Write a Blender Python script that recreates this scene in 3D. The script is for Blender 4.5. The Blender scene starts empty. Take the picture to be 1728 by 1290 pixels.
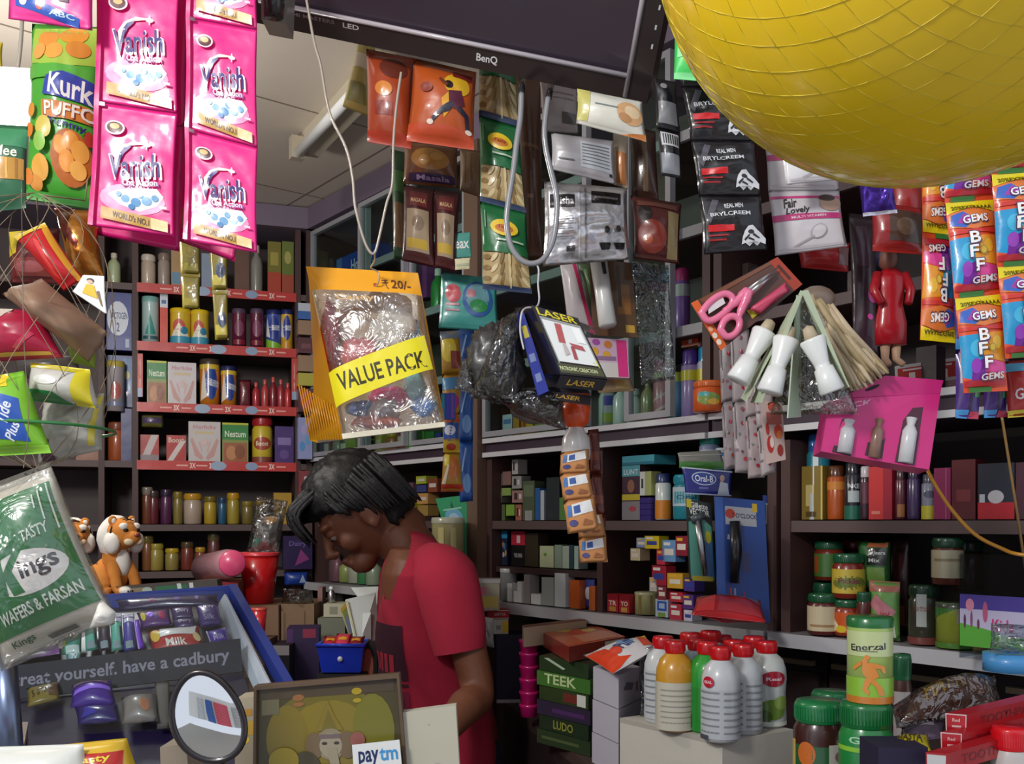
import bpy, math, random
from math import sin, cos, pi, radians, sqrt, atan2, exp
from mathutils import Vector as V, noise
from mathutils.geometry import tessellate_polygon
sc = bpy.context.scene
COL = sc.collection
rnd = random.Random(7)
# ---------------------------------------------------------------- camera, world, lights, exposure
EYE, FP, PITCH, HOR = 1.5, 1650.0, 0.0, 880      # level camera, lens shifted up: the horizon lies on row 880
CAM = V((0, 0, EYE))
FW, RT, UP = V((0, cos(PITCH), sin(PITCH))), V((1, 0, 0)), V((0, -sin(PITCH), cos(PITCH)))
cd = bpy.data.cameras.new('camera')
cam = bpy.data.objects.new('camera', cd)
COL.objects.link(cam)
cam.location = CAM
cam.rotation_euler = (pi / 2 + PITCH, 0, 0)
cd.sensor_width, cd.lens = 36, 36 * FP / 1728
cd.shift_y = (HOR - 645) / 1728
cd.clip_start = .02
sc.camera = cam
sc.view_settings.view_transform = 'Standard'
sc.view_settings.look = 'None'
sc.view_settings.gamma = 1
sc.view_settings.use_curve_mapping = False
sc.view_settings.exposure = 0.0
w = bpy.data.worlds.new('daylight')
sc.world = w
w.use_nodes = True
bg = w.node_tree.nodes['Background']
bg.inputs[0].default_value = (.80, .88, 1, 1)
bg.inputs[1].default_value = .92


def lamp(name, loc, aim, size, watts, col=(1, 1, 1)):
    ld = bpy.data.lights.new(name, 'AREA')
    ld.shape = 'DISK'
    ld.size, ld.energy, ld.color = size, watts, col
    o = bpy.data.objects.new(name, ld)
    COL.objects.link(o)
    o.location = loc
    o.rotation_euler = (V(aim) - V(loc)).to_track_quat('-Z', 'Y').to_euler()
    return o


lamp('shopfront_lamp', (-.95, -.25, 2.45), (-.1, 1.3, 1.7), .30, 24, (1, .97, .92))
bl = bpy.data.lights.new('ceiling_fill', 'POINT')  # unseen fill light added to brighten the dark ceiling, no real bulb there
bl.energy, bl.color, bl.shadow_soft_size = 15, (1, .96, .90), .06
bo = bpy.data.objects.new('ceiling_fill', bl)
COL.objects.link(bo)
bo.location = (-1.02, 1.86, 2.1)

# ---------------------------------------------------------------- pixels to places


def ray(u, v):
    return FW * FP + RT * (u - 864) + UP * (HOR - v)


def P(u, v, D):
    r = ray(u, v)
    return CAM + r * (D / r.y)


def PZ(u, v, z):
    r = ray(u, v)
    return CAM + r * ((z - EYE) / r.z)


class Wall:
    def __init__(s, A, B):
        s.A = V((A.x, A.y, 0))
        s.d = V((B.x - A.x, B.y - A.y, 0)).normalized()
        s.n = V((s.d.y, -s.d.x, 0))

    def hit(s, u, v, off=0):
        r = ray(u, v)
        q = s.A + s.n * off
        return CAM + r * ((q - CAM).dot(s.n) / r.dot(s.n))

    def s_of(s, p):
        return (p - s.A).dot(s.d)

    def su(s, u, v=880, off=0):
        return s.s_of(s.hit(u, v, off))

    def pt(s, a, off, z):
        return V((s.A.x, s.A.y, z)) + s.d * a + s.n * off


W1 = Wall(P(235, 880, 3.15), P(500, 880, 3.3))
W2 = Wall(P(530, 880, 3.3), P(1728, 880, 1.468))

# ---------------------------------------------------------------- materials
MATS = {}


def lin(h):
    h = h.lstrip('#')
    if len(h) == 3:
        h = ''.join(c * 2 for c in h)
    return tuple((lambda x: x / 12.92 if x <= .04045 else ((x + .055) / 1.055) ** 2.4)(int(h[i:i + 2], 16) / 255) for i in (0, 2, 4)) + (1,)


# kind: roughness, metallic, coat, bump strength, bump scale
KIND = {'p': (.65, 0, 0, .05, 60), 'f': (.34, 0, .3, .17, 24), 'k': (.27, .75, .2, .5, 30), 'g': (.28, 0, .35, 0, 1), 'm': (.32, 1, 0, 0, 1), 'w': (.55, 0, 0, .12, 9), 't': (.95, 0, 0, .12, 420),
        's': (.55, 0, 0, .06, 90), 'h': (.52, 0, 0, .15, 90), 'o': (.25, 0, .35, .02, 8), 'l': (.36, .0, .25, .12, 14)}


def M(col, kind='p'):
    key = col + kind
    if key in MATS:
        return MATS[key]
    m = bpy.data.materials.new('%s_%s' % ({'p': 'paper', 'f': 'film', 'k': 'foil', 'g': 'plastic', 'm': 'metal', 'w': 'paint', 't': 'cloth', 's': 'skin', 'h': 'hair', 'o': 'vinyl', 'l': 'laminate', 'c': 'clear_film', 'd': 'thin_film', 'x': 'milky_film', 'v': 'glass', 'y': 'clear_glass', 'e': 'glow', 'q': 'mirror'}[kind], col.lstrip('#')))
    MATS[key] = m
    m.use_nodes = True
    nt = m.node_tree
    nd, lk = nt.nodes, nt.links
    b = nd['Principled BSDF']
    c = lin(col)
    if kind in 'cdvy':
        out = nd['Material Output']
        t, g, mx, lw = nd.new('ShaderNodeBsdfTransparent'), nd.new('ShaderNodeBsdfGlossy'), nd.new('ShaderNodeMixShader'), nd.new('ShaderNodeLayerWeight')
        t.inputs[0].default_value = c
        g.inputs['Roughness'].default_value = {'v': .03, 'y': .03, 'c': .12, 'd': .24}[kind]
        mr = nd.new('ShaderNodeMapRange')
        mr.inputs['To Min'].default_value = {'c': .15, 'd': .11, 'v': .015, 'y': .004}[kind]
        mr.inputs['To Max'].default_value = {'c': .7, 'd': .5, 'v': .08, 'y': .025}[kind]
        lw.inputs[0].default_value = .3
        lk.new(lw.outputs['Fresnel'], mr.inputs['Value'])
        lk.new(mr.outputs[0], mx.inputs[0])
        lk.new(t.outputs[0], mx.inputs[1])
        lk.new(g.outputs[0], mx.inputs[2])
        lk.new(mx.outputs[0], out.inputs[0])
        if kind in 'cd':
            tc, n, bp = nd.new('ShaderNodeTexCoord'), nd.new('ShaderNodeTexNoise'), nd.new('ShaderNodeBump')
            n.inputs['Scale'].default_value, n.inputs['Detail'].default_value = 28, 3
            n.inputs['Distortion'].default_value = 1.2
            bp.inputs['Strength'].default_value, bp.inputs['Distance'].default_value = .9 if kind == 'c' else .55, .02
            lk.new(tc.outputs['Object'], n.inputs['Vector'])
            lk.new(n.outputs[0], bp.inputs['Height'])
            lk.new(bp.outputs[0], g.inputs['Normal'])
            lk.new(bp.outputs[0], lw.inputs['Normal'])
        return m
    b.inputs['Base Color'].default_value = c
    if kind == 'x':
        tl, mx = nd.new('ShaderNodeBsdfTranslucent'), nd.new('ShaderNodeMixShader')
        tl.inputs[0].default_value = c
        b.inputs['Roughness'].default_value = .3
        mx.inputs[0].default_value = .55
        lk.new(b.outputs[0], mx.inputs[1])
        lk.new(tl.outputs[0], mx.inputs[2])
        lk.new(mx.outputs[0], nd['Material Output'].inputs[0])
        return m
    if kind == 'e':
        b.inputs['Emission Color'].default_value = c
        b.inputs['Emission Strength'].default_value = 6
        return m
    if kind == 'q':
        b.inputs['Metallic'].default_value, b.inputs['Roughness'].default_value = 1, .02
        return m
    r, me, co, bs, bsc = KIND[kind]
    b.inputs['Roughness'].default_value, b.inputs['Metallic'].default_value = r, me
    b.inputs['Coat Weight'].default_value, b.inputs['Coat Roughness'].default_value = co, .07
    if bs:
        tc, n, bp = nd.new('ShaderNodeTexCoord'), nd.new('ShaderNodeTexNoise'), nd.new('ShaderNodeBump')
        n.inputs['Scale'].default_value, n.inputs['Detail'].default_value = bsc, 2.5
        bp.inputs['Strength'].default_value, bp.inputs['Distance'].default_value = bs, .012
        lk.new(tc.outputs['Object'], n.inputs['Vector'])
        lk.new(n.outputs[0], bp.inputs['Height'])
        lk.new(bp.outputs[0], b.inputs['Normal'])
        lk.new(bp.outputs[0], b.inputs['Coat Normal'])
    return m


# ---------------------------------------------------------------- text as flat shapes
TXT = {}


def text_shape(s, bold=.02, shear=0.):
    key = (s, bold, shear)
    if key not in TXT:
        c = bpy.data.curves.new('lettering', 'FONT')
        c.body, c.size, c.offset, c.shear, c.resolution_u = s, 1, bold, shear, 2
        o = bpy.data.objects.new('lettering', c)
        COL.objects.link(o)
        me = o.evaluated_get(bpy.context.evaluated_depsgraph_get()).to_mesh()
        me.calc_loop_triangles()
        vs = [(v.co.x, v.co.y) for v in me.vertices]
        ts = [tuple(t.vertices) for t in me.loop_triangles]
        o.evaluated_get(bpy.context.evaluated_depsgraph_get()).to_mesh_clear()
        bpy.data.objects.remove(o)
        bpy.data.curves.remove(c)
        x0, x1 = min(v[0] for v in vs), max(v[0] for v in vs)
        y0, y1 = min(v[1] for v in vs), max(v[1] for v in vs)
        TXT[key] = ([((x - x0) / (x1 - x0) - .5, (y - y0) / max(y1 - y0, 1e-6) - .5) for x, y in vs], ts)
    return TXT[key]


# ---------------------------------------------------------------- mesh collecting
class MB:
    def __init__(s):
        s.v, s.f, s.m, s.sm, s.mats = [], [], [], [], []

    def mi(s, m):
        if m not in s.mats:
            s.mats.append(m)
        return s.mats.index(m)

    def add(s, vs, fs, mat, smooth=False):
        b, k = len(s.v), s.mi(mat)
        s.v += [V(x) for x in vs]
        for f in fs:
            s.f.append(tuple(b + i for i in f))
            s.m.append(k)
            s.sm.append(smooth)
        return s

    def hexa(s, p, mat, mats=None):   # p: 4 front corners (TL,TR,BR,BL) then 4 back corners
        fs = [(3, 2, 1, 0), (4, 5, 6, 7), (0, 1, 5, 4), (2, 3, 7, 6), (1, 2, 6, 5), (3, 0, 4, 7)]
        for i, f in enumerate(fs):
            s.add([p[j] for j in f], [(0, 1, 2, 3)], (mats or {}).get(i, mat))
        b = len(s.v) - 24   # weld the corners
        idx = {}
        for i in range(len(s.f) - 6, len(s.f)):
            s.f[i] = tuple(b + fs[i - len(s.f) + 6][k] for k in range(4))
        s.v[b:] = [V(x) for x in p]
        return s

    def box(s, c, x, y, z, mat, mats=None):   # c: front bottom centre; x,y,z: full edge vectors (right, away, up)
        c, x, y, z = V(c), V(x), V(y), V(z)
        a, b2 = c - x / 2, c + x / 2
        return s.hexa([a + z, b2 + z, b2, a, a + z + y, b2 + z + y, b2 + y, a + y], mat, mats)

    def tube(s, pts, r, mat, n=8, closed=False):
        pts = [V(p) for p in pts]
        N = len(pts)
        rs = r if isinstance(r, (list, tuple)) else [r] * N
        rings, ref = [], None
        for i, p in enumerate(pts):
            a, b = pts[i - 1] if (i or closed) else p, pts[(i + 1) % N] if (i < N - 1 or closed) else p
            t = (b - a).normalized()
            if ref is None:
                ref = t.orthogonal().normalized()
            ref = (ref - t * ref.dot(t)).normalized()
            k = t.cross(ref)
            rings += [p + (ref * cos(2 * pi * j / n) + k * sin(2 * pi * j / n)) * rs[i] for j in range(n)]
        fs = []
        for i in range(N if closed else N - 1):
            for j in range(n):
                j2, i2 = (j + 1) % n, (i + 1) % N
                fs.append((i * n + j, i * n + j2, i2 * n + j2, i2 * n + j))
        if not closed:
            fs += [tuple(range(n - 1, -1, -1)), tuple(range((N - 1) * n, N * n))]
        return s.add(rings, fs, mat, True)

    def lathe(s, prof, mat, c, n=20, ax=V((0, 0, 1)), smooth=True, squash=1, fr=None):
        c, ax = V(c), V(ax).normalized()
        e1 = fr or (ax.orthogonal() if abs(ax.z) < .99 else V((1, 0, 0)))
        e1 = (e1 - ax * e1.dot(ax)).normalized()
        e2 = ax.cross(e1)
        vs, fs, idx = [], [], []
        for r, z in prof:
            if r < 1e-6:
                idx.append([len(vs)] * n)
                vs.append(c + ax * z)
            else:
                idx.append(list(range(len(vs), len(vs) + n)))
                vs += [c + ax * z + (e1 * cos(2 * pi * j / n) + e2 * sin(2 * pi * j / n) * squash) * r for j in range(n)]
        for a, b in zip(idx, idx[1:]):
            for j in range(n):
                f = (a[j], a[(j + 1) % n], b[(j + 1) % n], b[j])
                f = tuple(dict.fromkeys(f))
                if len(f) > 2:
                    fs.append(f)
        return s.add(vs, fs, mat, smooth)

    def ball(s, c, r, mat, n=16, ax=None, disp=None):   # r: one radius or three; ax: three axes
        c = V(c)
        r = r if isinstance(r, (tuple, list)) else (r, r, r)
        ax = ax or (V((1, 0, 0)), V((0, 1, 0)), V((0, 0, 1)))
        vs, fs, idx = [], [], []
        m = n // 2 + 1
        for i in range(m + 1):
            t = pi * i / m
            ring = []
            for j in range(n if 0 < i < m else 1):
                p = 2 * pi * j / n
                d = V((sin(t) * cos(p), sin(t) * sin(p), cos(t)))
                k = disp(d) if disp else 1
                q = d * k if not isinstance(k, V) else k
                ring.append(len(vs))
                vs.append(c + ax[0] * q.x * r[0] + ax[1] * q.y * r[1] + ax[2] * q.z * r[2])
            idx.append(ring if len(ring) > 1 else ring * n)
        for a, b in zip(idx, idx[1:]):
            for j in range(n):
                f = tuple(dict.fromkeys((a[j], b[j], b[(j + 1) % n], a[(j + 1) % n])))
                if len(f) > 2:
                    fs.append(f)
        return s.add(vs, fs, mat, True)

    def decals(s, S, specs, kind='f', lay=.0001, mx=.07, base=.0007):
        """Printed shapes on the surface S(u, v, height); u to the right, v upwards, both 0..1."""
        for k, d in enumerate(specs):
            e = base + lay * k
            t, col = d[0], d[{'t': 6, 'r': 5, 'e': 5, 'p': 2}[d[0]]]
            mat = M(*col.split('/')) if '/' in col else M(col, kind)
            if t == 'r':
                u0, v0, u1, v1 = d[1:5]
                nu, nv = max(1, int(abs(u1 - u0) / mx) + 1), max(1, int(abs(v1 - v0) / mx) + 1)
                vs = [S(u0 + (u1 - u0) * i / nu, v0 + (v1 - v0) * j / nv, e) for j in range(nv + 1) for i in range(nu + 1)]
                s.add(vs, [(j * (nu + 1) + i, j * (nu + 1) + i + 1, (j + 1) * (nu + 1) + i + 1, (j + 1) * (nu + 1) + i) for j in range(nv) for i in range(nu)], mat, True)
                continue
            if t == 'e':      # ellipse: centre, radii [, turn]
                cu, cv, ru, rv = d[1:5]
                a = radians(d[6]) if len(d) > 6 else 0
                n, R = 18, max(1, int(max(ru, rv) / mx) + 1)
                vs = [S(cu, cv, e)]
                for q in range(1, R + 1):
                    for i in range(n):
                        x, y = ru * cos(2 * pi * i / n) * q / R, rv * sin(2 * pi * i / n) * q / R
                        vs.append(S(cu + x * cos(a) - y * sin(a), cv + x * sin(a) + y * cos(a), e))
                fs = [(0, 1 + i, 1 + (i + 1) % n) for i in range(n)]
                for q in range(R - 1):
                    fs += [(1 + q * n + i, 1 + (q + 1) * n + i, 1 + (q + 1) * n + (i + 1) % n, 1 + q * n + (i + 1) % n) for i in range(n)]
                s.add(vs, fs, mat, True)
                continue
            if t == 't':      # text: string, centre u, v, width, height, colour [, turn in degrees, shear]
                vs, ts = text_shape(d[1], .02, d[8] if len(d) > 8 else 0)
                a = radians(d[7]) if len(d) > 7 else 0
                ca, sa = cos(a), sin(a)
                pts = [(d[2] + x * d[4] * ca - y * d[5] * sa, d[3] + x * d[4] * sa + y * d[5] * ca) for x, y in vs]
                tri = [[pts[i] for i in t3] for t3 in ts]
            else:             # polygon
                pts = d[1]
                tri = [[pts[i] for i in t3] for t3 in tessellate_polygon([[V((x, y, 0)) for x, y in pts]])]
            ix, vs, fs = {}, [], []
            while tri:
                a = tri.pop()
                L = [(a[i][0] - a[(i + 1) % 3][0]) ** 2 + (a[i][1] - a[(i + 1) % 3][1]) ** 2 for i in range(3)]
                i = L.index(max(L))
                if L[i] > mx * mx * 2:
                    p, q, r = a[i], a[(i + 1) % 3], a[(i + 2) % 3]
                    m = ((p[0] + q[0]) / 2, (p[1] + q[1]) / 2)
                    tri += [[p, m, r], [m, q, r]]
                    continue
                f = []
                for x, y in a:
                    kk = (round(x, 5), round(y, 5))
                    if kk not in ix:
                        ix[kk] = len(vs)
                        vs.append(S(x, y, e))
                    f.append(ix[kk])
                fs.append(tuple(f))
            s.add(vs, fs, mat, True)
        return s

    def build(s, name, parent=None, at=None):
        if parent:
            at, q = V((0, 0, 0)), parent
            while q:
                at, q = at + q.location, q.parent
        else:
            at = V(at) if at is not None else s.base()
        me = bpy.data.meshes.new(name)
        me.from_pydata([tuple(v - at) for v in s.v], [], s.f)
        for m in s.mats:
            me.materials.append(m)
        me.polygons.foreach_set('material_index', s.m)
        me.polygons.foreach_set('use_smooth', s.sm)
        me.update()
        o = bpy.data.objects.new(name, me)
        COL.objects.link(o)
        if parent:
            o.parent = parent
        else:
            o.location = at
        return o

    def base(s):
        n = len(s.v)
        return V((sum(v.x for v in s.v) / n, sum(v.y for v in s.v) / n, min(v.z for v in s.v)))


def tag(o, label, cat, group=None):
    o['label'], o['category'] = label, cat
    if group:
        o['group'] = group
    return o


def thing(name, label, cat, at, group=None):
    o = bpy.data.objects.new(name, None)
    o.empty_display_size = .02
    COL.objects.link(o)
    o.location = V(at)
    return tag(o, label, cat, group)


def struct(name, mb):
    o = mb.build(name)
    o['kind'] = 'structure'
    return o


# ---------------------------------------------------------------- surfaces
class Quad:
    """A bilinear patch through four picture corners (TL, TR, BR, BL) at their own distances."""

    def __init__(s, px, D):
        Ds = D if isinstance(D, (list, tuple)) else [D] * 4
        s.c = [P(u, v, d) for (u, v), d in zip(px, Ds)]
        s.fin()

    def fin(s):
        TL, TR, BR, BL = s.c
        n = (BR - TL).cross(TR - BL).normalized()
        s.n = n if n.dot(CAM - s.pt(.5, .5)) > 0 else -n
        s.w, s.h = ((TR - TL).length + (BR - BL).length) / 2, ((TL - BL).length + (TR - BR).length) / 2
        return s

    @classmethod
    def world(k, TL, TR, BR, BL):
        s = k.__new__(k)
        s.c = [V(x) for x in (TL, TR, BR, BL)]
        return s.fin()

    def pt(s, u, v):
        TL, TR, BR, BL = s.c
        return (BL * (1 - u) + BR * u) * (1 - v) + (TL * (1 - u) + TR * u) * v

    def flat(s, u, v, e):
        return s.pt(u, v) + s.n * e


def packet_mesh(mb, q, T, mat, dec=(), kind='f', amp=None, seed=0, n=(18, 24), back=None, wig=3.2, lay=.00014, mx=.05):
    amp = .022 * min(q.w, q.h) if amp is None else amp

    def h(u, v):
        eu, ev = max(0, sin(pi * u)) ** .62, max(0, sin(pi * max(0, min(1, (v - .045) / .91)))) ** .5
        k = eu * ev
        return T / 2 * k + amp * (k + .25 * eu) * (noise.noise(V((u * wig + seed * 3.7, v * wig * 1.6, seed * 1.3))) + .5 * noise.noise(V((u * wig * 2.3, v * wig * 3 + seed, 9 + seed))))
    nu, nv = n

    def S(u, v, e):
        return q.pt(.5 + (u - .5) * (1 - .035 * sin(pi * v)), v) + q.n * (h(u, v) + e)
    F, B = {}, {}
    vs, fs = [], []
    for j in range(nv + 1):
        for i in range(nu + 1):
            u, v = i / nu, j / nv
            F[i, j] = len(vs)
            vs.append(S(u, v, 0))
    fs = [(F[i, j], F[i + 1, j], F[i + 1, j + 1], F[i, j + 1]) for i in range(nu) for j in range(nv)]
    for j in range(nv + 1):
        for i in range(nu + 1):
            if i in (0, nu) or j in (0, nv):
                B[i, j] = F[i, j]
            else:
                B[i, j] = len(vs)
                vs.append(S(i / nu, j / nv, 0) - q.n * (h(i / nu, j / nv) + max(.001, h(i / nu, j / nv))))
    mb.add(vs, fs, mat, True)
    b = len(mb.v) - len(vs)
    k = mb.mi(back or mat)
    for i in range(nu):
        for j in range(nv):
            mb.f.append((b + B[i, j], b + B[i, j + 1], b + B[i + 1, j + 1], b + B[i + 1, j]))
            mb.m.append(k)
            mb.sm.append(True)
    mb.decals(S, dec, kind, lay, mx)
    return mb


SEED = [0]


def pk(name, label, cat, px, D, T, col, dec=(), kind='f', group=None, **kw):
    SEED[0] += 1
    q = Quad(px, D)
    mb = packet_mesh(MB(), q, T, M(col, kind), dec, kind, seed=SEED[0], **kw)
    return tag(mb.build(name), label, cat, group)


def strip(name, label, cat, rows, D, T, col, dec, kind='f', group=None, part='sachet', **kw):
    """A hanging strip of joined packets: rows of (left, right) picture points from the top down."""
    ds = D if isinstance(D, (list, tuple)) else [D] * len(rows)
    root = thing(name, label, cat, P(*rows[0][0], ds[0]), group)
    for i in range(len(rows) - 1):
        SEED[0] += 1
        (a, b), (c, d) = rows[i], rows[i + 1]
        q = Quad([a, b, d, c], [ds[i], ds[i], ds[i + 1], ds[i + 1]])
        dd = dec[i % len(dec)] if dec and isinstance(dec[0], list) else dec
        packet_mesh(MB(), q, T, M(col, kind), dd, kind, seed=SEED[0], **kw).build(part, root)
    return root


def slab_mesh(mb, q, T, mat, dec=(), kind='p', dv=None, mats=None, lay=.0001):
    dv = V(dv) if dv is not None else -q.n * T
    mb.hexa(q.c + [c + dv for c in q.c], mat, mats)
    mb.decals(q.flat, dec, kind, lay, 9, .0003)
    return mb


def slab(name, label, cat, px, D, T, col, dec=(), kind='p', group=None, dv=None, mats=None, build=True):
    mb = slab_mesh(MB(), Quad(px, D), T, M(col, kind), dec, kind, dv, mats)
    return tag(mb.build(name), label, cat, group)


def bez(pts, k=6):
    """Smooth curve through points (Catmull-Rom)."""
    pts = [V(p) for p in pts]
    q = [pts[0]] + pts + [pts[-1]]
    out = []
    for i in range(1, len(q) - 2):
        a, b, c, d = q[i - 1:i + 3]
        for j in range(k):
            t = j / k
            out.append(.5 * (2 * b + (c - a) * t + (2 * a - 5 * b + 4 * c - d) * t * t + (3 * b - a - 3 * c + d) * t ** 3))
    return out + [pts[-1]]


# ---------------------------------------------------------------- shelf goods
LP = {
    'jar': ([(0, 0), (.9, 0), (1, .03), (1, .72), (.84, .8)], [(.9, .79), (.94, .8), (.94, .97), (.87, 1), (0, 1)]),
    'can': ([(0, 0), (1, 0), (1, .9)], [(1.03, .88), (1.03, .98), (.96, 1), (0, 1)]),
    'bottle': ([(0, 0), (.92, 0), (1, .04), (1, .6), (.86, .7), (.45, .8), (.38, .86)], [(.48, .84), (.48, .98), (.42, 1), (0, 1)]),
    'spray': ([(0, 0), (.95, 0), (1, .02), (1, .76), (.8, .81)], [(.86, .79), (.86, .97), (.7, 1), (0, 1)]),
    'tub': ([(0, 0), (.72, 0), (1, .95), (.96, .95)], [(1.05, .93), (1.05, .98), (1, 1), (0, 1)]),
    'juice': ([(0, 0), (.88, 0), (.96, .03), (1, .1), (.95, .3), (.95, .42), (1, .56), (.97, .68), (.8, .79), (.46, .86), (.4, .88)], [(.5, .86), (.53, .87), (.53, .985), (.48, 1), (0, 1)]),
    'flask': ([(0, 0), (.9, 0), (1, .05), (1, .5), (.75, .68), (.35, .78), (.33, .82)], [(.55, .8), (.6, .82), (.55, .96), (.3, 1), (0, 1)]),
}


def cyl_surface(c, R, H, d=None, squash=1):
    c = V(c)
    d = V(d) if d is not None else V((CAM.x - c.x, CAM.y - c.y, 0)).normalized()
    rt = (-d).cross(V((0, 0, 1)))

    def S(u, v, e):
        t = (u - .5) * pi
        return V((c.x, c.y, c.z + v * H)) + (d * cos(t) + rt * sin(t)) * (R + e)
    return S


def lathe_item(kind, c, w, h, col, cap, name, label, cat, group=None, dec=(), mk='g', n=24, clear=False):
    body, lid = LP[kind]
    R = w / 2
    root = thing(name, label, cat, c, group)
    mb = MB().lathe([(r * R, z * h) for r, z in body], M(col, mk), c, n)
    if dec:
        mb.decals(cyl_surface(c, R * 1.004, h), dec, 'p' if mk == 'p' else 'g', .0001, .07, .0005)
    mb.build('body', root)
    mb = MB().lathe([(r * R, z * h) for r, z in lid], M(cap, 'g'), c, n)
    if kind in ('jar', 'juice'):
        for k in range(0, n * 2):
            a = pi * k / n
            r0, z0, z1 = lid[2][0] * R, lid[1][1] * h + .15 * h * (lid[2][1] - lid[1][1]), lid[2][1] * h - .002
            p = V((c[0] + cos(a) * r0, c[1] + sin(a) * r0, c[2] + z0))
            mb.box(p, V((-sin(a), cos(a), 0)) * r0 * .06, V((cos(a), sin(a), 0)) * r0 * .03, V((0, 0, z1 - z0)), M(cap, 'g'))
    mb.build('lid', root)
    return root


CTX = {}
BAYS = []      # (wall, lowest z, highest z, from, to): free room between the uprights


def shelf(wall, off, z, **k):
    CTX.update(wall=wall, off=off, z=z, **k)


def I(kind, u0, u1, vt, col, label, cap='#888', dec=(), vb=None, dep=None, mk=None, group=None, cat=None, off=None, lean=0, mats=None, w=None):
    """One piece of shelf stock between picture columns u0..u1 with its top at row vt, standing on the shelf in hand."""
    shape, name = kind.split(':')
    wl, of = CTX['wall'], CTX['off'] if off is None else off
    um = (u0 + u1) / 2
    z0 = wl.hit(um, vb, of).z if vb else CTX['z']
    z1 = wl.hit(um, vt, of).z
    s0, s1 = wl.s_of(wl.hit(u0, vt + 10, of)), wl.s_of(wl.hit(u1, vt + 10, of))
    z0 += .002
    ht, sm = max(.012, z1 - z0), (s0 + s1) / 2
    if of < .05:
        for bw, ba, bb, b0, b1 in BAYS:
            if bw is wl and ba <= z0 < bb and b0 - .03 < sm < b1 + .03:
                if shape in LP and abs(s1 - s0) < b1 - b0:
                    sh_ = max(0, b0 + .004 - s0) - max(0, s1 - b1 + .004)
                    s0, s1 = s0 + sh_, s1 + sh_
                else:
                    s0, s1 = max(s0, b0 + .003), min(s1, b1 - .003)
    wd, sm = abs(s1 - s0), (s0 + s1) / 2
    cat = cat or name.split('_')[-1]
    if shape in LP:
        return lathe_item(shape, wl.pt(sm, of - wd / 2, z0), wd, ht, col, cap, name, label, cat, group, dec, mk or 'g')
    dp = dep or max(.03, min(.12, wd * .7))
    c = wl.pt(sm, of, z0)
    x, y, z = wl.d * wd, -wl.n * dp, V((lean * ht, 0, ht))
    mb = MB()
    if shape == 'box':
        m2 = {k: M(v, mk or 'l') for k, v in (mats or {}).items()}
        mb.box(c, x, y, z, M(col, mk or 'l'), m2)
        mb.decals(Quad.world(c - x / 2 + z, c + x / 2 + z, c + x / 2, c - x / 2).flat, dec, 'l', .0001, 9, .0003)
    else:   # pouch
        q = Quad.world(c - x / 2 + z, c + x / 2 + z, c + x / 2, c - x / 2)
        for k in range(4):
            q.c[k] = q.c[k] - wl.n * .02
        SEED[0] += 1
        packet_mesh(mb, q, min(.05, wd * .4), M(col, mk or 'f'), dec, mk or 'f', seed=SEED[0], n=(8, 10))
    return tag(mb.build(name), label, cat, group)


def wbox(mb, wl, s0, s1, o0, o1, z0, z1, mat):
    c = wl.pt((s0 + s1) / 2, o1, z0)
    return mb.box(c, wl.d * (s1 - s0), wl.n * (o0 - o1), V((0, 0, z1 - z0)), mat)


def px(*a):
    """Picture rectangle x0, y0, x1, y1 as four corners."""
    x0, y0, x1, y1 = a
    return [(x0, y0), (x1, y0), (x1, y1), (x0, y1)]


def grp(tx):
    return [tuple(float(v) for v in p.split(',')) for p in tx.split()]
# ---------------------------------------------------------------- the room
Z = lambda e: EYE + e
CEIL = Z(1.06)


def tiles_mat():
    m = M('#8d8277', 'w').copy()
    nt = m.node_tree
    b = nt.nodes['Principled BSDF']
    tc, br = nt.nodes.new('ShaderNodeTexCoord'), nt.nodes.new('ShaderNodeTexBrick')
    br.offset = 0
    br.inputs['Color1'].default_value = br.inputs['Color2'].default_value = lin('#d8cdbf')
    br.inputs['Mortar'].default_value = lin('#8a7c6e')
    for k, v in (('Scale', 1), ('Mortar Size', .004), ('Brick Width', .6), ('Row Height', .6)):
        br.inputs[k].default_value = v
    mp = nt.nodes.new('ShaderNodeMapping')
    mp.inputs['Rotation'].default_value = (0, 0, radians(-38))
    nt.links.new(tc.outputs['Object'], mp.inputs[0])
    nt.links.new(mp.outputs[0], br.inputs['Vector'])
    nt.links.new(br.outputs['Color'], b.inputs['Base Color'])
    return m


struct('floor', MB().box((-.3, -2.5, -.06), (6, 0, 0), (0, 7.4, 0), (0, 0, .06), M('#a39d94', 'w')))
struct('ceiling', MB().box((-.3, .55, CEIL), (6, 0, 0), (0, 4.3, 0), (0, 0, .08), tiles_mat()))
mb = MB()
wbox(mb, W1, -2.0, W1.su(528) + .2, -.34, -.30, 0, CEIL, M('#7d7268', 'w'))
struct('wall_back', mb)
mb = MB()
wbox(mb, W2, -.25, W2.su(1728) + .75, -.34, -.30, 0, CEIL, M('#6a5f58', 'w'))
struct('wall_right', mb)
struct('wall_left', MB().box((-2.35, .55, 0), (.05, 0, 0), (0, 3.4, 0), (0, 0, CEIL), M('#8d8175', 'w')))
mb = MB()
wbox(mb, W1, -2.0, W1.su(528), -.3, .02, Z(.985), CEIL - .004, M('#75687a', 'w'))
struct('trim_1', mb)
mb = MB()
wbox(mb, W2, -.02, W2.su(1728) + .7, -.3, .02, Z(.985), CEIL - .004, M('#75687a', 'w'))
struct('trim_2', mb)

WOOD, DARK, ALU, LINE = M('#4a3230', 'w'), M('#2c2028', 'w'), M('#c9c9cc', 'm'), M('#3b2a3a', 'w')
PALE = M('#a7a6ab', 'w')


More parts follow.
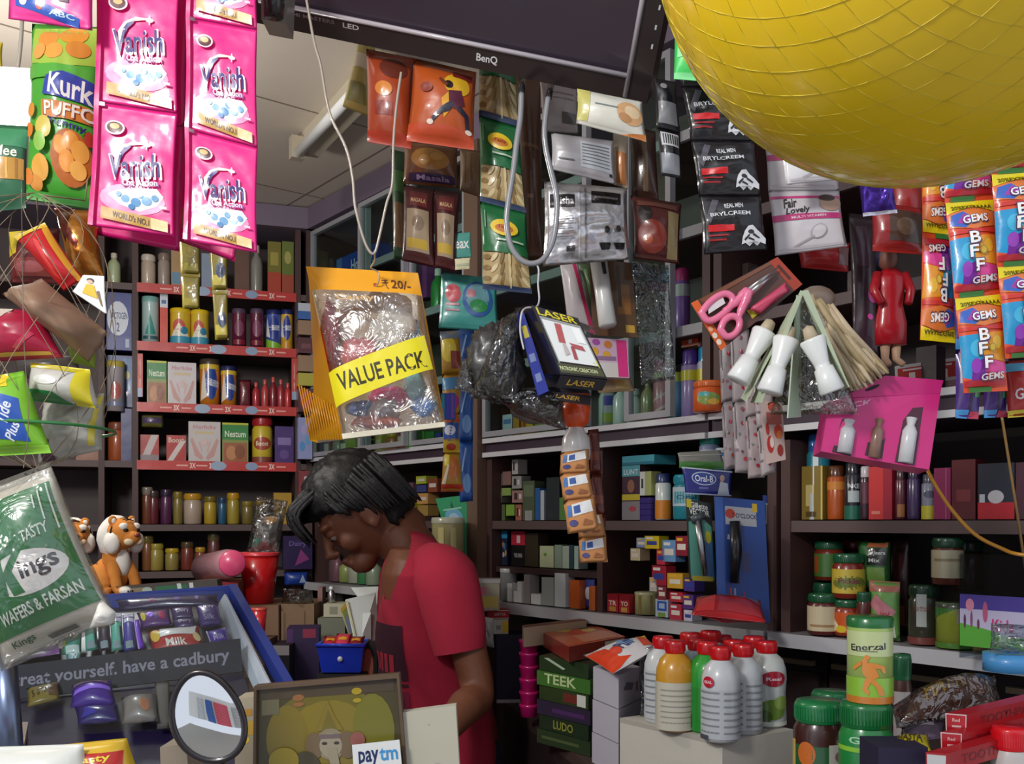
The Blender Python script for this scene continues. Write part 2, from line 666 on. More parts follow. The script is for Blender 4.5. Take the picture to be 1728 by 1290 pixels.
def cabinet(label, wl, sa, sb, z0, z1, shelves, group=None, back='#54453f', side=WOOD, ledge=None, rails=None, depth=.28, uprights=(), lip='#5b4a48', doors=()):
    root = thing('shelf_cabinet', label, 'cabinet', wl.pt((sa + sb) / 2, 0, z0), group)
    mb = MB()
    wbox(mb, wl, sa, sb, -depth - .012, -depth, z0, z1, M(back, 'w'))
    mb.build('back_panel', root)
    for a in (sa, sb - .02):
        mb = MB()
        wbox(mb, wl, a, a + .02, -depth, 0, z0, z1, side)
        mb.build('side_panel', root)
    for a in uprights:
        mb = MB()
        wbox(mb, wl, a - .009, a + .009, -depth, 0, z0, z1, side)
        mb.build('upright', root)
    ed = [sa + .011] + list(uprights) + [sb - .011]
    for a, b in zip(ed, ed[1:]):
        BAYS.append((wl, z0 - .02, z1, a + .009, b - .009))
    for z in list(shelves):
        z, a, b = z if isinstance(z, tuple) else (z, sa, sb)
        mb = MB()
        wbox(mb, wl, a + .02, b - .02, -depth, -.012, z - .018, z, WOOD)
        wbox(mb, wl, a + .02, b - .02, -.012, -.002, z - .02, z + .001, M(lip, 'w'))
        mb.build('shelf', root)
    if ledge:
        mb = MB()
        wbox(mb, wl, sa, sb, -depth, .035, ledge - .02, ledge, M('#8e8b90', 'w'))
        wbox(mb, wl, sa, sb, .035, .04, ledge - .022, ledge + .003, M('#b9b9bd', 'g'))
        mb.build('ledge', root)
    if rails:
        mb = MB()
        wbox(mb, wl, sa, sb, -depth, .004, rails - .04, rails, LINE)
        mb.build('rail_board', root)
        for z in (rails - .008, rails - .044):
            mb = MB()
            wbox(mb, wl, sa, sb, .004, .016, z, z + .012, M('#d4d4d8', 'g'))
            mb.build('slide_rail', root)
    for (a, b, za, zb, o) in doors:
        f = MB()
        t = .014
        for q in ((a, a + t, za, zb), (b - t, b, za, zb), (a + t, b - t, za, za + t), (a + t, b - t, zb - t, zb)):
            wbox(f, wl, q[0], q[1], o - .008, o + .008, q[2], q[3], M('#9c9ca2', 'g'))
        fr = f.build('sliding_door', root)
        f = MB()
        wbox(f, wl, a + t * .8, b - t * .8, o - .002, o + .002, za + t * .8, zb - t * .8, M('#e8f4f0', 'v'))
        f.build('glass_pane', fr)
    return root


S1 = lambda u: W1.su(u)
S2 = lambda u: W2.su(u)
BACKZ = [Z(.765), Z(.577), Z(.38), Z(.193)]
cab_back = cabinet('dark wooden wall cabinet with red price strips along its shelves', W1, S1(-260), S1(527), Z(-.9), Z(.985),
                   [BACKZ[0], (BACKZ[1], S1(228) - .011, S1(527)), (BACKZ[2], S1(228) - .011, S1(527)), BACKZ[3], Z(-.012), Z(-.165), Z(-.40)], uprights=(S1(171), S1(228), S1(503)), back='#4d4040')
# price strips on the shelf edges
for i, z in enumerate(BACKZ):
    q = Quad.world(W1.pt(S1(231), .003, z + .004), W1.pt(S1(500), .003, z + .004), W1.pt(S1(500), .003, z - .026), W1.pt(S1(231), .003, z - .026))
    g = .1 * (i % 2)
    d = []
    for a in (.24 + g, .56 - g, .84):
        d.append(('t', '3X', a, .5, .035, .6, '#ffe9e0'))
        d.append(('r', a - .1, .42, a - .03, .58, '#f0b0a4'))
        d.append(('r', a + .03, .42, a + .09, .58, '#f0b0a4'))
    d += [('e', .40 + g, .5, .05, .5, '#9fb2cc'), ('e', .71, .5, .04, .45, '#8fa6c6')]
    slab_mesh(MB(), q, .003, M('#c53a36', 'l'), d, 'l').build('price_strip', cab_back)
for u, a, b in ((232, 597, 650), (492, 605, 655)):
    q = Quad.world(W1.hit(u, a, .004), W1.hit(u + 9, a, .004), W1.hit(u + 9, b + 20, .004), W1.hit(u, b + 20, .004))
    slab_mesh(MB(), q, .003, M('#c84038', 'l'), [('t', '3X', .5, .55, .7, .14, '#ffe9e0', 90), ('r', .1, 0, .9, .2, '#8fb2d4')], 'l').build('price_strip', cab_back)

cabinet('upper glass cabinet in the far corner above the silver rail', W2, S2(531), S2(797), Z(.21), Z(.985), [Z(.40), Z(.60), Z(.80)], rails=Z(.208),
        doors=[(S2(533), S2(628), Z(.215), Z(.97), .012), (S2(622), S2(700), Z(.215), Z(.97), .03), (S2(700), S2(795), Z(.215), Z(.97), .012)], lip='#9a9aa0', back='#5b5650')
cabinet('lower wall shelves in the far corner behind the man', W2, S2(531), S2(797), Z(-.205), Z(.165), [Z(0)], ledge=Z(-.205), back='#4a3c38')
cabinet('upper glass cabinet of white and green bottles above the silver rail', W2, S2(822), S2(1198), Z(.21), Z(.985), [Z(.40), Z(.60), Z(.80)], rails=Z(.208),
        doors=[(S2(824), S2(1000), Z(.215), Z(.97), .012), (S2(1064), S2(1142), Z(.215), Z(.97), .012)], lip='#9a9aa0', back='#5c5b56')
cabinet('lower wall shelves packed with small boxes under the silver rail', W2, S2(822), S2(1310), Z(-.205), Z(.165), [Z(0)], ledge=Z(-.205), uprights=(S2(1012),), back='#463a36')
cabinet('upper dark cabinet behind the hanging sachet strips', W2, S2(1204), S2(1800), Z(.21), Z(.985), [Z(.40), Z(.60), Z(.80)], rails=Z(.208), lip='#6a5a5c', back='#3a2d30')
cabinet('lower wall shelves of pickle jars and spray cans', W2, S2(1318), S2(1800), Z(-.205), Z(.15), [Z(0)], ledge=Z(-.205), back='#3a2c2e')
mb = MB()
wbox(mb, W2, S2(798), S2(821), -.28, .03, 0, Z(.985), M('#6b5346', 'w'))
o = mb.build('wooden_post')
tag(o, 'brown wooden post between the corner shelves and the next shelves', 'post')
for a, b, lb in ((531, 797, 'base cabinet under the corner ledge behind the man'), (822, 1310, 'base cabinet under the ledge with the game boxes'), (1318, 1800, 'base cabinet under the pickle jar ledge')):
    r = thing('base_cabinet', 'dark ' + lb, 'cabinet', W2.pt((S2(a) + S2(b)) / 2, 0, 0))
    mb = MB()
    wbox(mb, W2, S2(a), S2(b), -.28, -.16, 0, Z(-.228), M('#2a1f22', 'w'))
    mb.build('body', r)
    n = 3
    for k in range(n):
        mb = MB()
        x0 = S2(a) + (S2(b) - S2(a)) * (k + .03) / n
        x1 = S2(a) + (S2(b) - S2(a)) * (k + .97) / n
        wbox(mb, W2, x0, x1, -.158, -.145, .08, Z(-.30), M('#3b2a2a', 'w'))
        wbox(mb, W2, x0 + .01, x1 - .01, -.15, -.135, Z(-.285), Z(-.275), M('#8a7a60', 'w'))
        mb.build('door', r)
# tube light on the ceiling
t0, t1 = PZ(506, 240, CEIL - .02), PZ(633, 98, CEIL - .02)
d = (t1 - t0).normalized()
sd = d.cross(V((0, 0, 1)))
r = thing('tube_light', 'white fluorescent tube light fixed to the ceiling panels', 'light', (t0 + t1) / 2)
L = (t1 - t0).length
c = t0 + d * (L / 2) - sd * .03
mb = MB().hexa([t0 + V((0, 0, .02)), t0 + V((0, 0, .02)) - sd * .05, t0 - V((0, 0, .035)) - sd * .05, t0 - V((0, 0, .035)), t1 + V((0, 0, .02)), t1 + V((0, 0, .02)) - sd * .05, t1 - V((0, 0, .035)) - sd * .05, t1 - V((0, 0, .035))], M('#c9bfa8', 'g'))
mb.build('batten', r)
z = V((0, 0, -.045))
mb = MB().tube([t0 + d * .02 + z + sd * .016, t1 - d * .02 + z + sd * .016], .0135, M('#eef0f0', 'g'), 12)
mb.build('tube', r)
for p in (t0, t1 - d * .03):
    mb = MB().box(p + z * 1.3 + sd * .016 + d * .012, sd * .036, d * .028, V((0, 0, .06)), M('#b5ab98', 'g'))
    mb.build('end_cap', r)
# ---------------------------------------------------------------- stock on the back cabinet
B_TOP, B_2, B_3, B_4 = BACKZ
sh = 'red-stripped shelf of the back cabinet'
shelf(W1, -.03, B_TOP)
I('bottle:glass_bottle', 180, 203, 425, '#b9c49a', 'pale green bottle on the top back shelf, end nearest the hung snacks', '#d9d2c0')
I('jar:plastic_jar', 236, 262, 428, '#c9b6a2', 'cloudy jar on the top back shelf beside a pale green bottle', '#d8cfc0')
I('jar:plastic_jar', 266, 287, 426, '#a89a90', 'greyish jar on the top back shelf under the pink sachets, second of its row', '#8f7d70')
I('box:carton', 289, 306, 420, '#b08a5c', 'tan carton on the top back shelf behind the yellow sachet strip', dec=[('r', .1, .1, .9, .4, '#5f8fae')])
I('box:carton', 340, 360, 428, '#8a9ab0', 'bluish carton on the top back shelf between two yellow sachet strips')
I('box:carton', 396, 420, 405, '#6a4a3c', 'brown carton on the top back shelf just past the yellow strips')
I('bottle:glass_bottle', 423, 444, 412, '#8c8a82', 'grey bottle on the top back shelf beside a brown carton', '#c8c2b8')
I('box:carton', 452, 474, 408, '#7c7430', 'olive carton with a red foot on the top back shelf', dec=[('r', 0, 0, 1, .42, '#b5432e'), ('r', .2, .55, .8, .8, '#a89c4a')])
I('box:carton', 476, 498, 408, '#6c7a36', 'mossy green carton at the corner end of the top back shelf', dec=[('r', 0, 0, 1, .38, '#a84a34'), ('e', .5, .7, .3, .12, '#b0a860')])
shelf(W1, -.03, B_2)
I('can:milk_powder_tin', 238, 268, 499, '#bcd6d2', 'white and teal tin at the start of the second back shelf', '#8fc4bd', [('p', [(.3, .2), (.5, .62), (.7, .2)], '#3f9c92'), ('r', .2, .1, .8, .17, '#3d6a72')])
I('box:carton', 270, 283, 490, '#d8462f', 'slim red and white carton beside the teal tin', dec=[('r', 0, .68, 1, 1, '#dfe6ee'), ('r', .2, .75, .8, .82, '#4a7cb0')])
for k, (a, b, t) in enumerate(((286, 322, 519), (322, 353, 522))):
    I('can:biscuit_tin', a, b, t, '#e6c33a', ('yellow lidded tin with blue rainbow label, the wider one' if k == 0 else 'yellow lidded tin with blue rainbow label beside the hung strip'), '#f2cf2c',
      [('r', .0, .0, 1, .25, '#4aa6c4'), ('e', .45, .5, .2, .2, '#d96a5a'), ('p', [(.2, .25), (.45, .6), (.8, .25)], '#f1efdc'), ('e', .62, .4, .12, .1, '#3c8fb8')], group='yellow tins on the second back shelf')
for k, (a, b) in enumerate(((392, 416), (423, 446))):
    I('can:malt_drink_jar', a, b, 520, '#6a2440', ('maroon jar on the second back shelf next to the dangling yellow strip' if k == 0 else 'maroon jar on the second back shelf next to the blue and green jar'), '#5c4a62',
      [('e', .5, .5, .22, .2, '#8a4a66'), ('r', .2, .1, .8, .22, '#8b2338')], group='maroon malt jars')
for k, (a, b) in enumerate(((450, 476), (480, 500))):
    I('can:malt_drink_jar', a, b, 522, '#4c63b8' if k == 0 else '#e8b838', ('blue jar with green foot and white swoosh on second back shelf' if k == 0 else 'yellow and purple jar ending the second back shelf'), '#27306e',
      [('p', [(0, 0), (0, .3), (1, .12), (1, 0)], '#8cc43c' if k == 0 else '#d89a28'), ('e', .5, .55, .2, .3, '#2a3f9a'), ('p', [(.1, .35), (.2, .8), (.35, .3)], '#e8ecf0'), ('t', 'horlicks', .5, .55, .12, .5, '#fff', 90)])
shelf(W1, -.03, B_3)
NES = [('r', 0, .58, 1, .95, '#2f8a3c'), ('t', 'Nestum', .5, .72, .8, .16, '#e8f0d8'), ('r', .05, 0, .95, .5, '#a5643a'), ('e', .35, .25, .2, .18, '#c98a5a'), ('e', .68, .28, .2, .18, '#8d4f30'), ('r', 0, .95, 1, 1, '#c8c830')]
MOT = [('t', 'Horlicks', .5, .87, .7, .1, '#c98a94'), ('r', .2, .7, .8, .76, '#d8c59a'), ('p', [(.06, .55), (.12, .6), (.3, .3), (.46, .12), (.4, .06), (.2, .16)], '#d0a09c'), ('p', [(.94, .55), (.88, .6), (.7, .3), (.54, .12), (.6, .06), (.8, .16)], '#d0a09c'), ('p', [(.3, .5), (.35, .52), (.44, .28), (.4, .24)], '#dcb4b0'), ('p', [(.7, .5), (.65, .52), (.56, .28), (.6, .24)], '#dcb4b0'), ('e', .5, .5, .1, .09, '#e0c4c0')]
I('box:cereal_box', 248, 281, 609, '#8a9a4a', 'green topped cereal carton on the third back shelf', dec=NES)
I('box:carton', 283, 331, 612, '#d6d0d2', 'white carton with pink cupped hands on the third back shelf', dec=MOT)
for k, (a, b, t) in enumerate(((337, 371, 605), (373, 400, 617))):
    I('can:malt_drink_jar', a, b, t, '#e08a2a', ('tall orange jar with blue oval on the third back shelf' if k == 0 else 'smaller orange jar with blue oval beside the tall one'), '#4a4036' if k == 0 else '#23285c',
      [('e', .55, .5, .2, .36, '#2b4aa0'), ('p', [(.15, .1), (.3, .9), (.42, .2)], '#efe6da'), ('r', 0, .78, 1, .88, '#e6c23c'), ('t', 'Horlicks', .55, .5, .14, .6, '#eef2f8', 80)], group='orange malt jars')
I('pouch:sweets_pouch', 404, 424, 640, '#6c1f2a', 'dark red pouch lying low on the third back shelf beside an orange jar')
for k, (a, t, c) in enumerate(((426, 645, '#b5303a'), (441, 640, '#c24448'), (455, 636, '#8a2430'), (468, 640, '#a8343c'), (480, 646, '#c83a3c'))):
    I('bottle:tonic_bottle', a, a + 13, t, c, 'small red bottle of the bunch on the third back shelf, %s from the orange jars' % ('first', 'second', 'third', 'fourth', 'fifth')[k], '#d05a52', group='small red bottles')
shelf(W1, -.03, B_4)
I('pouch:biscuit_packet', 232, 276, 697, '#6c6a34', 'olive packet lying on two red packets, bottom striped back shelf', vb=722, dec=[('r', .1, .3, .9, .7, '#5a4a70')])
I('box:biscuit_box', 236, 268, 734, '#b23a34', 'red and white carton under the olive packet', dec=[('p', [(0, 0), (.6, 1), (1, 1), (.4, 0)], '#c8b8b8'), ('r', 0, 0, 1, .25, '#8c7c80')])
I('box:biscuit_box', 281, 314, 735, '#b8362f', 'red carton with white stripe beside the hands carton, bottom striped shelf', dec=[('p', [(.0, 0), (.7, .8), (1, .8), (.3, 0)], '#dcd0cc'), ('t', 'Boost', .5, .82, .8, .2, '#e8cabc')])
I('box:carton', 318, 372, 712, '#d0cac8', 'white carton with pink cupped hands on the bottom striped shelf', dec=MOT)
I('box:cereal_box', 375, 419, 714, '#8a9a4a', 'green topped cereal carton on the bottom striped shelf', dec=NES)
I('jar:chocolate_drink_jar', 426, 461, 702, '#d6bd3a', 'yellow jar with a broad red lid on the bottom striped shelf', '#b8262c', [('e', .5, .42, .3, .14, '#b04a30'), ('r', 0, .0, 1, .14, '#8c4a3a'), ('t', 'Boost', .5, .42, .4, .1, '#f0e0c0')])
I('box:chocolate_box', 464, 496, 720, '#4c3478', 'purple carton beside the red lidded yellow jar', dec=[('r', .15, .5, .85, .7, '#8a78b4'), ('e', .5, .25, .25, .12, '#6a4c92')])
# blue infant food boxes in the left bay
shelf(W1, -.03, B_3)
I('box:infant_food_box', 172, 226, 494, '#2c3c8a', 'blue infant food carton with a white cloud reading stage two', vb=592, dec=[('e', .45, .55, .42, .3, '#d4dae8'), ('t', 'LACTOGEN', .5, .6, .66, .12, '#3c4a7a'), ('t', '2', .46, .4, .12, .16, '#2a3470'), ('r', .75, .05, .9, .2, '#aab4cc')])
I('box:infant_food_box', 172, 226, 600, '#3a4c86', 'tall dim blue carton below the cloud carton', off=-.06, dec=[('r', .65, .3, .95, .95, '#3a6aa8'), ('e', .8, .62, .1, .08, '#c8c25a'), ('r', .1, .7, .6, .85, '#5a6ab0')], vb=688)
shelf(W1, -.03, B_4)
I('can:infant_food_tin', 172, 203, 608, '#a8a0a4', 'grey infant food tin with yellow lid and baby mark', '#b8a84a', [('e', .5, .4, .2, .18, '#b5645c'), ('r', .1, .1, .9, .18, '#7c86a8')], vb=694, off=.0)
I('box:infant_food_box', 204, 226, 690, '#2b3670', 'narrow navy carton at the bay edge, lower blue bay')
I('jar:plastic_jar', 176, 208, 712, '#a8562f', 'orange brown jar at the foot of the blue bay', '#8a4a34')
I('box:carton', 128, 168, 700, '#8c5030', 'rust coloured carton in the blue bay behind the net bag')
# dark jars under the striped shelves
shelf(W1, -.05, Z(-.012))
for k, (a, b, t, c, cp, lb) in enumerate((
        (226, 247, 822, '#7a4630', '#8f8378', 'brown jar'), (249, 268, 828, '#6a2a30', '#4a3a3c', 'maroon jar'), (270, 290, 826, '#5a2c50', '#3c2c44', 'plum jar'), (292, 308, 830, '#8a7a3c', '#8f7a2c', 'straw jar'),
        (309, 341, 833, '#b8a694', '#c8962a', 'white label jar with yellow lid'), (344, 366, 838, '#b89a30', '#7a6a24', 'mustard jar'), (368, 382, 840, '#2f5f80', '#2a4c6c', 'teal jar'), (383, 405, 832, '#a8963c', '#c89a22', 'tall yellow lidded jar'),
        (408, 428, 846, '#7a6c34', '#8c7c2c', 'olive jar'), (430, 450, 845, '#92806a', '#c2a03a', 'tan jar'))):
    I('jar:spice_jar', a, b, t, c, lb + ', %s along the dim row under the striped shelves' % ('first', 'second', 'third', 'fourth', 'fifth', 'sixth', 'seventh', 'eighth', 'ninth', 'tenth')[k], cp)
I('box:carton', 462, 492, 832, '#b8922c', 'bright yellow carton at the end of the dim row, beside the clear bag', dec=[('r', 0, .0, .5, .3, '#5a4030')])
shelf(W1, -.05, Z(-.165))
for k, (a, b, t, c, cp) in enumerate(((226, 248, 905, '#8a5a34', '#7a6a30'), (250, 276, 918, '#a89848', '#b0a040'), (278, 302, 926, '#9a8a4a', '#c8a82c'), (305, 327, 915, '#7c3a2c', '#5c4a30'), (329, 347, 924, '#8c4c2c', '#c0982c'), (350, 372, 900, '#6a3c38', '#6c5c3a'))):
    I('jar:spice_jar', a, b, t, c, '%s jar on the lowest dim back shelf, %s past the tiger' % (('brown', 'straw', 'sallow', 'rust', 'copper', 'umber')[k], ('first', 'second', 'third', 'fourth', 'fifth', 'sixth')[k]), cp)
# corner column between the back cabinet and the far corner shelves
shelf(W1, -.01, B_4)
for k, (a, b, t, vb, c, lb, dec) in enumerate((
        (503, 531, 512, 540, '#3a6ab4', 'blue and white packet topping the corner column', [('r', 0, .5, 1, 1, '#c6ccd8')]),
        (503, 530, 541, 566, '#a08066', 'tan carton in the corner column, beneath the blue packet', []),
        (503, 530, 570, 597, '#5a3038', 'dark maroon carton in the corner column', [('r', .2, .3, .8, .6, '#7c4a50')]),
        (503, 531, 600, 628, '#9a7a5c', 'brown carton in the corner column above the olive one', []),
        (503, 531, 630, 652, '#b5ac3a', 'olive yellow carton in the corner column', []),
        (503, 529, 656, 696, '#5c2a2c', 'dark carton with a red round badge in the corner column', [('e', .5, .5, .36, .36, '#b83a48')]),
        (503, 527, 705, 776, '#9aa2d4', 'lilac carton with blue flowers at the foot of the corner column', [('e', .3, .3, .2, .12, '#5a9ad4'), ('e', .7, .45, .2, .12, '#6aa8dc'), ('e', .4, .7, .2, .12, '#b8a8d8'), ('e', .7, .85, .2, .1, '#c8b4d4')]))):
    I('box:carton', a, b, t, c, lb, vb=vb, dec=dec, dep=.052, off=.06)
I('box:chocolate_box', 478, 527, 905, '#2a1c4c', 'dark purple chocolate carton beside the red tub', vb=962, dec=[('t', 'Dairy', .5, .75, .6, .2, '#6a5a9a'), ('p', [(.4, .1), (.6, .6), (.9, .3)], '#8a3a7a')], cat='carton', off=.06, dep=.052)
I('pouch:chips_packet', 480, 522, 966, '#24439a', 'deep blue packet under the purple carton beside the red tub', vb=990, off=.06, dec=[('p', [(.6, .2), (.75, .8), (.9, .2)], '#a8c0e0')])
I('box:carton', 504, 530, 795, '#8a3c40', 'maroon carton with a pink and white panel beside the man', vb=860, off=.06, dep=.045, dec=[('r', .35, .5, .8, .85, '#d8c4cc'), ('r', .6, .05, 1, .4, '#7c9a5c')])

# ---------------------------------------------------------------- far corner shelves (behind the man)
shelf(W2, -.07, Z(.803))
I('box:tea_box', 553, 637, 427, '#2b4fae', 'wide blue carton with white lettering above the orange pack', dep=.05, dec=[('t', 'Horlicks', .62, .5, .5, .5, '#dfe6f2'), ('r', 0, 0, .14, 1, '#5a86cc')], cat='carton')
shelf(W2, -.02, Z(.212))
row = ((541, 556, 742, '#6a4a54'), (557, 568, 738, '#8c8a84'), (569, 581, 742, '#39412a'), (583, 600, 740, '#8a9c34'), (602, 614, 736, '#a89a3a'), (616, 630, 741, '#4a4436'), (632, 644, 735, '#b0a848'), (646, 660, 732, '#a6683a'), (662, 682, 730, '#a84a50'), (684, 698, 731, '#4f9440'), (700, 716, 728, '#3c8a34'), (718, 732, 729, '#2f7a36'), (734, 744, 731, '#2a3f9a'))
nm = ('plum', 'grey', 'dark olive', 'lime', 'straw', 'khaki', 'pale yellow', 'tan', 'rose', 'leaf green', 'bright green', 'deep green', 'royal blue')
for k, (a, b, t, c) in enumerate(row):
    I(('box:carton', 'jar:spice_jar', 'can:tin')[k % 3] if k < 9 else 'box:carton', a, b, t, c, nm[k] + ' pack in the row behind the foot of the orange bag', '#b8a030' if k % 2 else '#4a3a3a', [('r', .15, .35, .85, .75, '#c8bfae')] if k % 2 == 0 and k < 9 else [])
I('bottle:cleaner_bottle', 722, 736, 452, '#2f8a3c', 'green bottle hanging back beside the price header of the orange bag', '#cfd4cc', vb=532)
for k, (a, b, c) in enumerate(((676, 690, '#8a6a92'), (691, 704, '#7a4a82'), (705, 720, '#7c3c7a'))):
    I('box:soap_carton', a, b, 436, c, '%s carton in the upper corner cabinet below the brown packs' % ('mauve', 'violet', 'magenta')[k], vb=505)
shelf(W2, -.03, Z(.001))
for k, (a, b, t, vb, c, lb) in enumerate((
        (663, 677, 815, 832, '#b04a5c', 'pink soap carton'), (663, 676, 833, 852, '#8a3a48', 'wine soap carton'), (664, 677, 853, 872, '#9a9aa6', 'grey soap carton'),
        (680, 697, 815, 832, '#6a4a5c', 'dusky soap carton'), (680, 697, 833, 846, '#4a3440', 'black soap carton'), (681, 698, 848, 858, '#a8a828', 'mustard soap carton'), (683, 700, 858, 877, '#d0662a', 'orange soap carton'),
        (702, 719, 804, 818, '#a8b83a', 'lime soap carton'), (703, 719, 819, 832, '#3a4a84', 'blue soap carton'), (704, 722, 833, 852, '#c89a5a', 'sandy soap carton'), (705, 722, 853, 872, '#a88a4a', 'wheat soap carton'), (722, 738, 808, 832, '#8a4a34', 'brick soap carton'),
        (645, 660, 800, 838, '#8a8a80', 'silver soap carton'), (646, 660, 840, 874, '#7a6a3c', 'bronze soap carton'))):
    I('box:soap_carton', a, b, t, c, lb + ' in the little stacks behind the man\'s neck', vb=vb, dec=[('r', .15, .35, .85, .65, '#d8d0cc')] if k % 2 else [])
shelf(W2, -.03, Z(-.204))
for k, (a, b, t, c, cp) in enumerate(((545, 556, 930, '#5c4a52', '#3a3038'), (557, 566, 934, '#7a5560', '#5a4048'), (567, 580, 944, '#9aa860', '#b8b89a'), (581, 596, 944, '#a8ac98', '#4c7a4a'), (598, 610, 946, '#3c7a4a', '#8aa080'), (612, 626, 944, '#8a9880', '#6a8a6a'))):
    I('bottle:hair_oil_bottle', a, b, t, c, '%s bottle on the corner ledge under the man\'s chin' % ('mauve', 'dusky rose', 'yellow green', 'milky', 'deep green', 'sage')[k], cp)

# ---------------------------------------------------------------- second bay, above the silver rail
shelf(W2, -.03, Z(.212))
for k, (a, b, t, c, lb, dec) in enumerate((
        (825, 833, 700, '#d8b8c0', 'pale pink tube carton', []), (834, 846, 690, '#6a4038', 'brown carton', []), (848, 864, 700, '#c8d4e4', 'white carton with blue print', [('r', .1, .6, .9, .8, '#6a8cc0')]), (866, 876, 702, '#c88a2c', 'amber carton', []), (880, 899, 706, '#e0b428', 'yellow carton', [('r', .1, .3, .4, .9, '#b84a2a')]), (902, 926, 704, '#8c9a5a', 'sage carton', []), (928, 950, 690, '#7a705c', 'taupe carton', []))):
    I('box:cream_carton', a, b, t, c, lb + ' behind the grey plastic bags on the railed shelf', dec=dec)
W_ = '#a8c8c0'
I('bottle:shampoo_bottle', 1003, 1026, 640, W_, 'pale mint bottle with a blue mark behind the orange cap', '#8fb0a8', [('r', .35, .45, .65, .65, '#3c4aa8'), ('r', .3, .1, .7, .3, '#98c04a')])
I('bottle:shampoo_bottle', 1028, 1048, 646, '#9cc0b4', 'mint bottle beside the pale one on the railed shelf', '#7fa898')
I('flask:shampoo_bottle', 1051, 1073, 655, '#c4d4d4', 'white angular bottle on the railed shelf', '#b8c8c8')
I('bottle:shampoo_bottle', 1076, 1094, 640, '#8c8c64', 'olive bottle on the railed shelf beside the pink one', '#6a6a4c')
I('spray:talc_bottle', 1095, 1119, 606, '#c87a8c', 'pink talc bottle with a rounded rose cap', '#c8304c', [('p', [(.1, .1), (.9, .3), (.9, .35), (.1, .15)], '#e0b0bc'), ('p', [(.1, .3), (.9, .5), (.9, .55), (.1, .35)], '#e0b0bc'), ('r', 0, .7, 1, .78, '#b8b83c')])
I('spray:talc_bottle', 1119, 1142, 628, '#5c98b8', 'sky blue talc bottle beside the pink one', '#b8c048')
I('spray:talc_bottle', 1143, 1166, 590, '#a890cc', 'lilac bottle with purple cap and yellow band', '#5c3a9c', [('r', 0, .55, 1, .7, '#d8cc2c'), ('r', 0, .78, 1, .8, '#4c2c8c')])
I('spray:talc_bottle', 1168, 1196, 584, '#c8d0e0', 'white bottle with cyan top and yellow band', '#2a9cd0', [('r', 0, .5, 1, .68, '#d8cc2c'), ('e', .5, .42, .3, .06, '#2a3a9c')])
I('jar:baby_powder_tub', 1158, 1199, 642, '#d8602a', 'orange tub with a green cartoon print in front of the white bottle', '#e07030', [('e', .5, .4, .25, .2, '#8aa04a'), ('e', .4, .55, .12, .08, '#4ab0b0'), ('e', .6, .3, .12, .1, '#e8b03a')], off=.05)
I('flask:shampoo_bottle', 1196, 1212, 592, '#b8d8a0', 'pale lime bottle at the end of the railed shelf', '#d0e0c0')
shelf(W2, -.05, Z(.402))
I('spray:talc_bottle', 1131, 1152, 452, '#8a60b4', 'violet bottle with pink cap on the upper glass shelf', '#b83a78', [('r', 0, .55, 1, .74, '#b8c0c0')])
I('box:soap_carton', 1150, 1180, 562, '#cc4424', 'red orange carton with white mark beneath the upper glass shelf', vb=586, dec=[('r', .4, .2, .6, .5, '#f0e0d8')])
I('box:soap_carton', 1178, 1193, 555, '#6a1c28', 'dark red carton beside the red orange one', vb=586)
# second bay, shelves below the rail (first part)
shelf(W2, -.03, Z(.001))
for k, (a, b, t, vb, c, dec) in enumerate((
        (832, 846, 800, 822, '#a0a09a', 1), (848, 862, 796, 820, '#8a6a64', 0), (864, 874, 776, 802, '#b8b4b0', 1), (864, 880, 804, 826, '#9a9a98', 1), (830, 842, 824, 850, '#6c6c62', 1), (844, 862, 824, 838, '#8aa45c', 0), (864, 884, 828, 850, '#a07c78', 1),
        (820, 832, 852, 880, '#8c8c84', 1), (834, 852, 852, 880, '#5f6f4c', 0), (854, 868, 852, 872, '#86b04a', 0), (870, 880, 852, 880, '#a86a5a', 1), (886, 898, 862, 880, '#a8a8a6', 0))):
    I('box:blade_packet', a, b, t, c, '%s little packet in the speckled stack under the rail, %s' % (('silver', 'rosy', 'white', 'ash', 'slate', 'sage', 'pinkish', 'pewter', 'moss', 'grass green', 'salmon', 'pearl')[k], ('top row', 'middle row', 'bottom row')[0 if k < 3 else 1 if k < 7 else 2]), vb=vb, dec=[('r', .2, .25, .45, .8, '#3a3434'), ('r', .6, .3, .8, .7, '#d8d4d0')] if dec else [])
I('box:tube_carton', 903, 911, 824, '#2a62a4', 'slim blue tube carton standing under the rail')
I('box:tube_carton', 912, 918, 828, '#b8c4cc', 'slim white tube carton beside the blue one')
I('box:carton', 922, 944, 806, '#2a3236', 'black carton standing behind the glue tube cards')
I('box:carton', 944, 956, 840, '#5c8a4a', 'green carton peeping out beside the glue tube cards')
I('box:carton', 882, 902, 812, '#54604a', 'murky green carton under the crumpled film', dec=[('r', .1, .6, .9, .9, '#6a7a5c')])
shelf(W2, -.03, Z(-.115))
cab2 = thing('shelf_board', 'short dark extra shelf board below the speckled stack', 'shelf', W2.pt((S2(824) + S2(1008)) / 2, -.1, Z(-.125)))
mb = MB()
wbox(mb, W2, S2(822) + .024, S2(1012) - .014, -.27, -.01, Z(-.13), Z(-.116), M('#3c2a2a', 'w'))
mb.build('board', cab2)
I('box:battery_card', 824, 856, 896, '#232c44', 'dark card with cyan header and batteries on it', dec=[('r', 0, .78, 1, 1, '#2f9ad0'), ('e', .25, .6, .12, .08, '#c88a5c'), ('e', .5, .55, .2, .1, '#4a7aa8'), ('e', .35, .3, .2, .08, '#b8b8b8'), ('e', .75, .35, .14, .1, '#c8a03c')], cat='card')
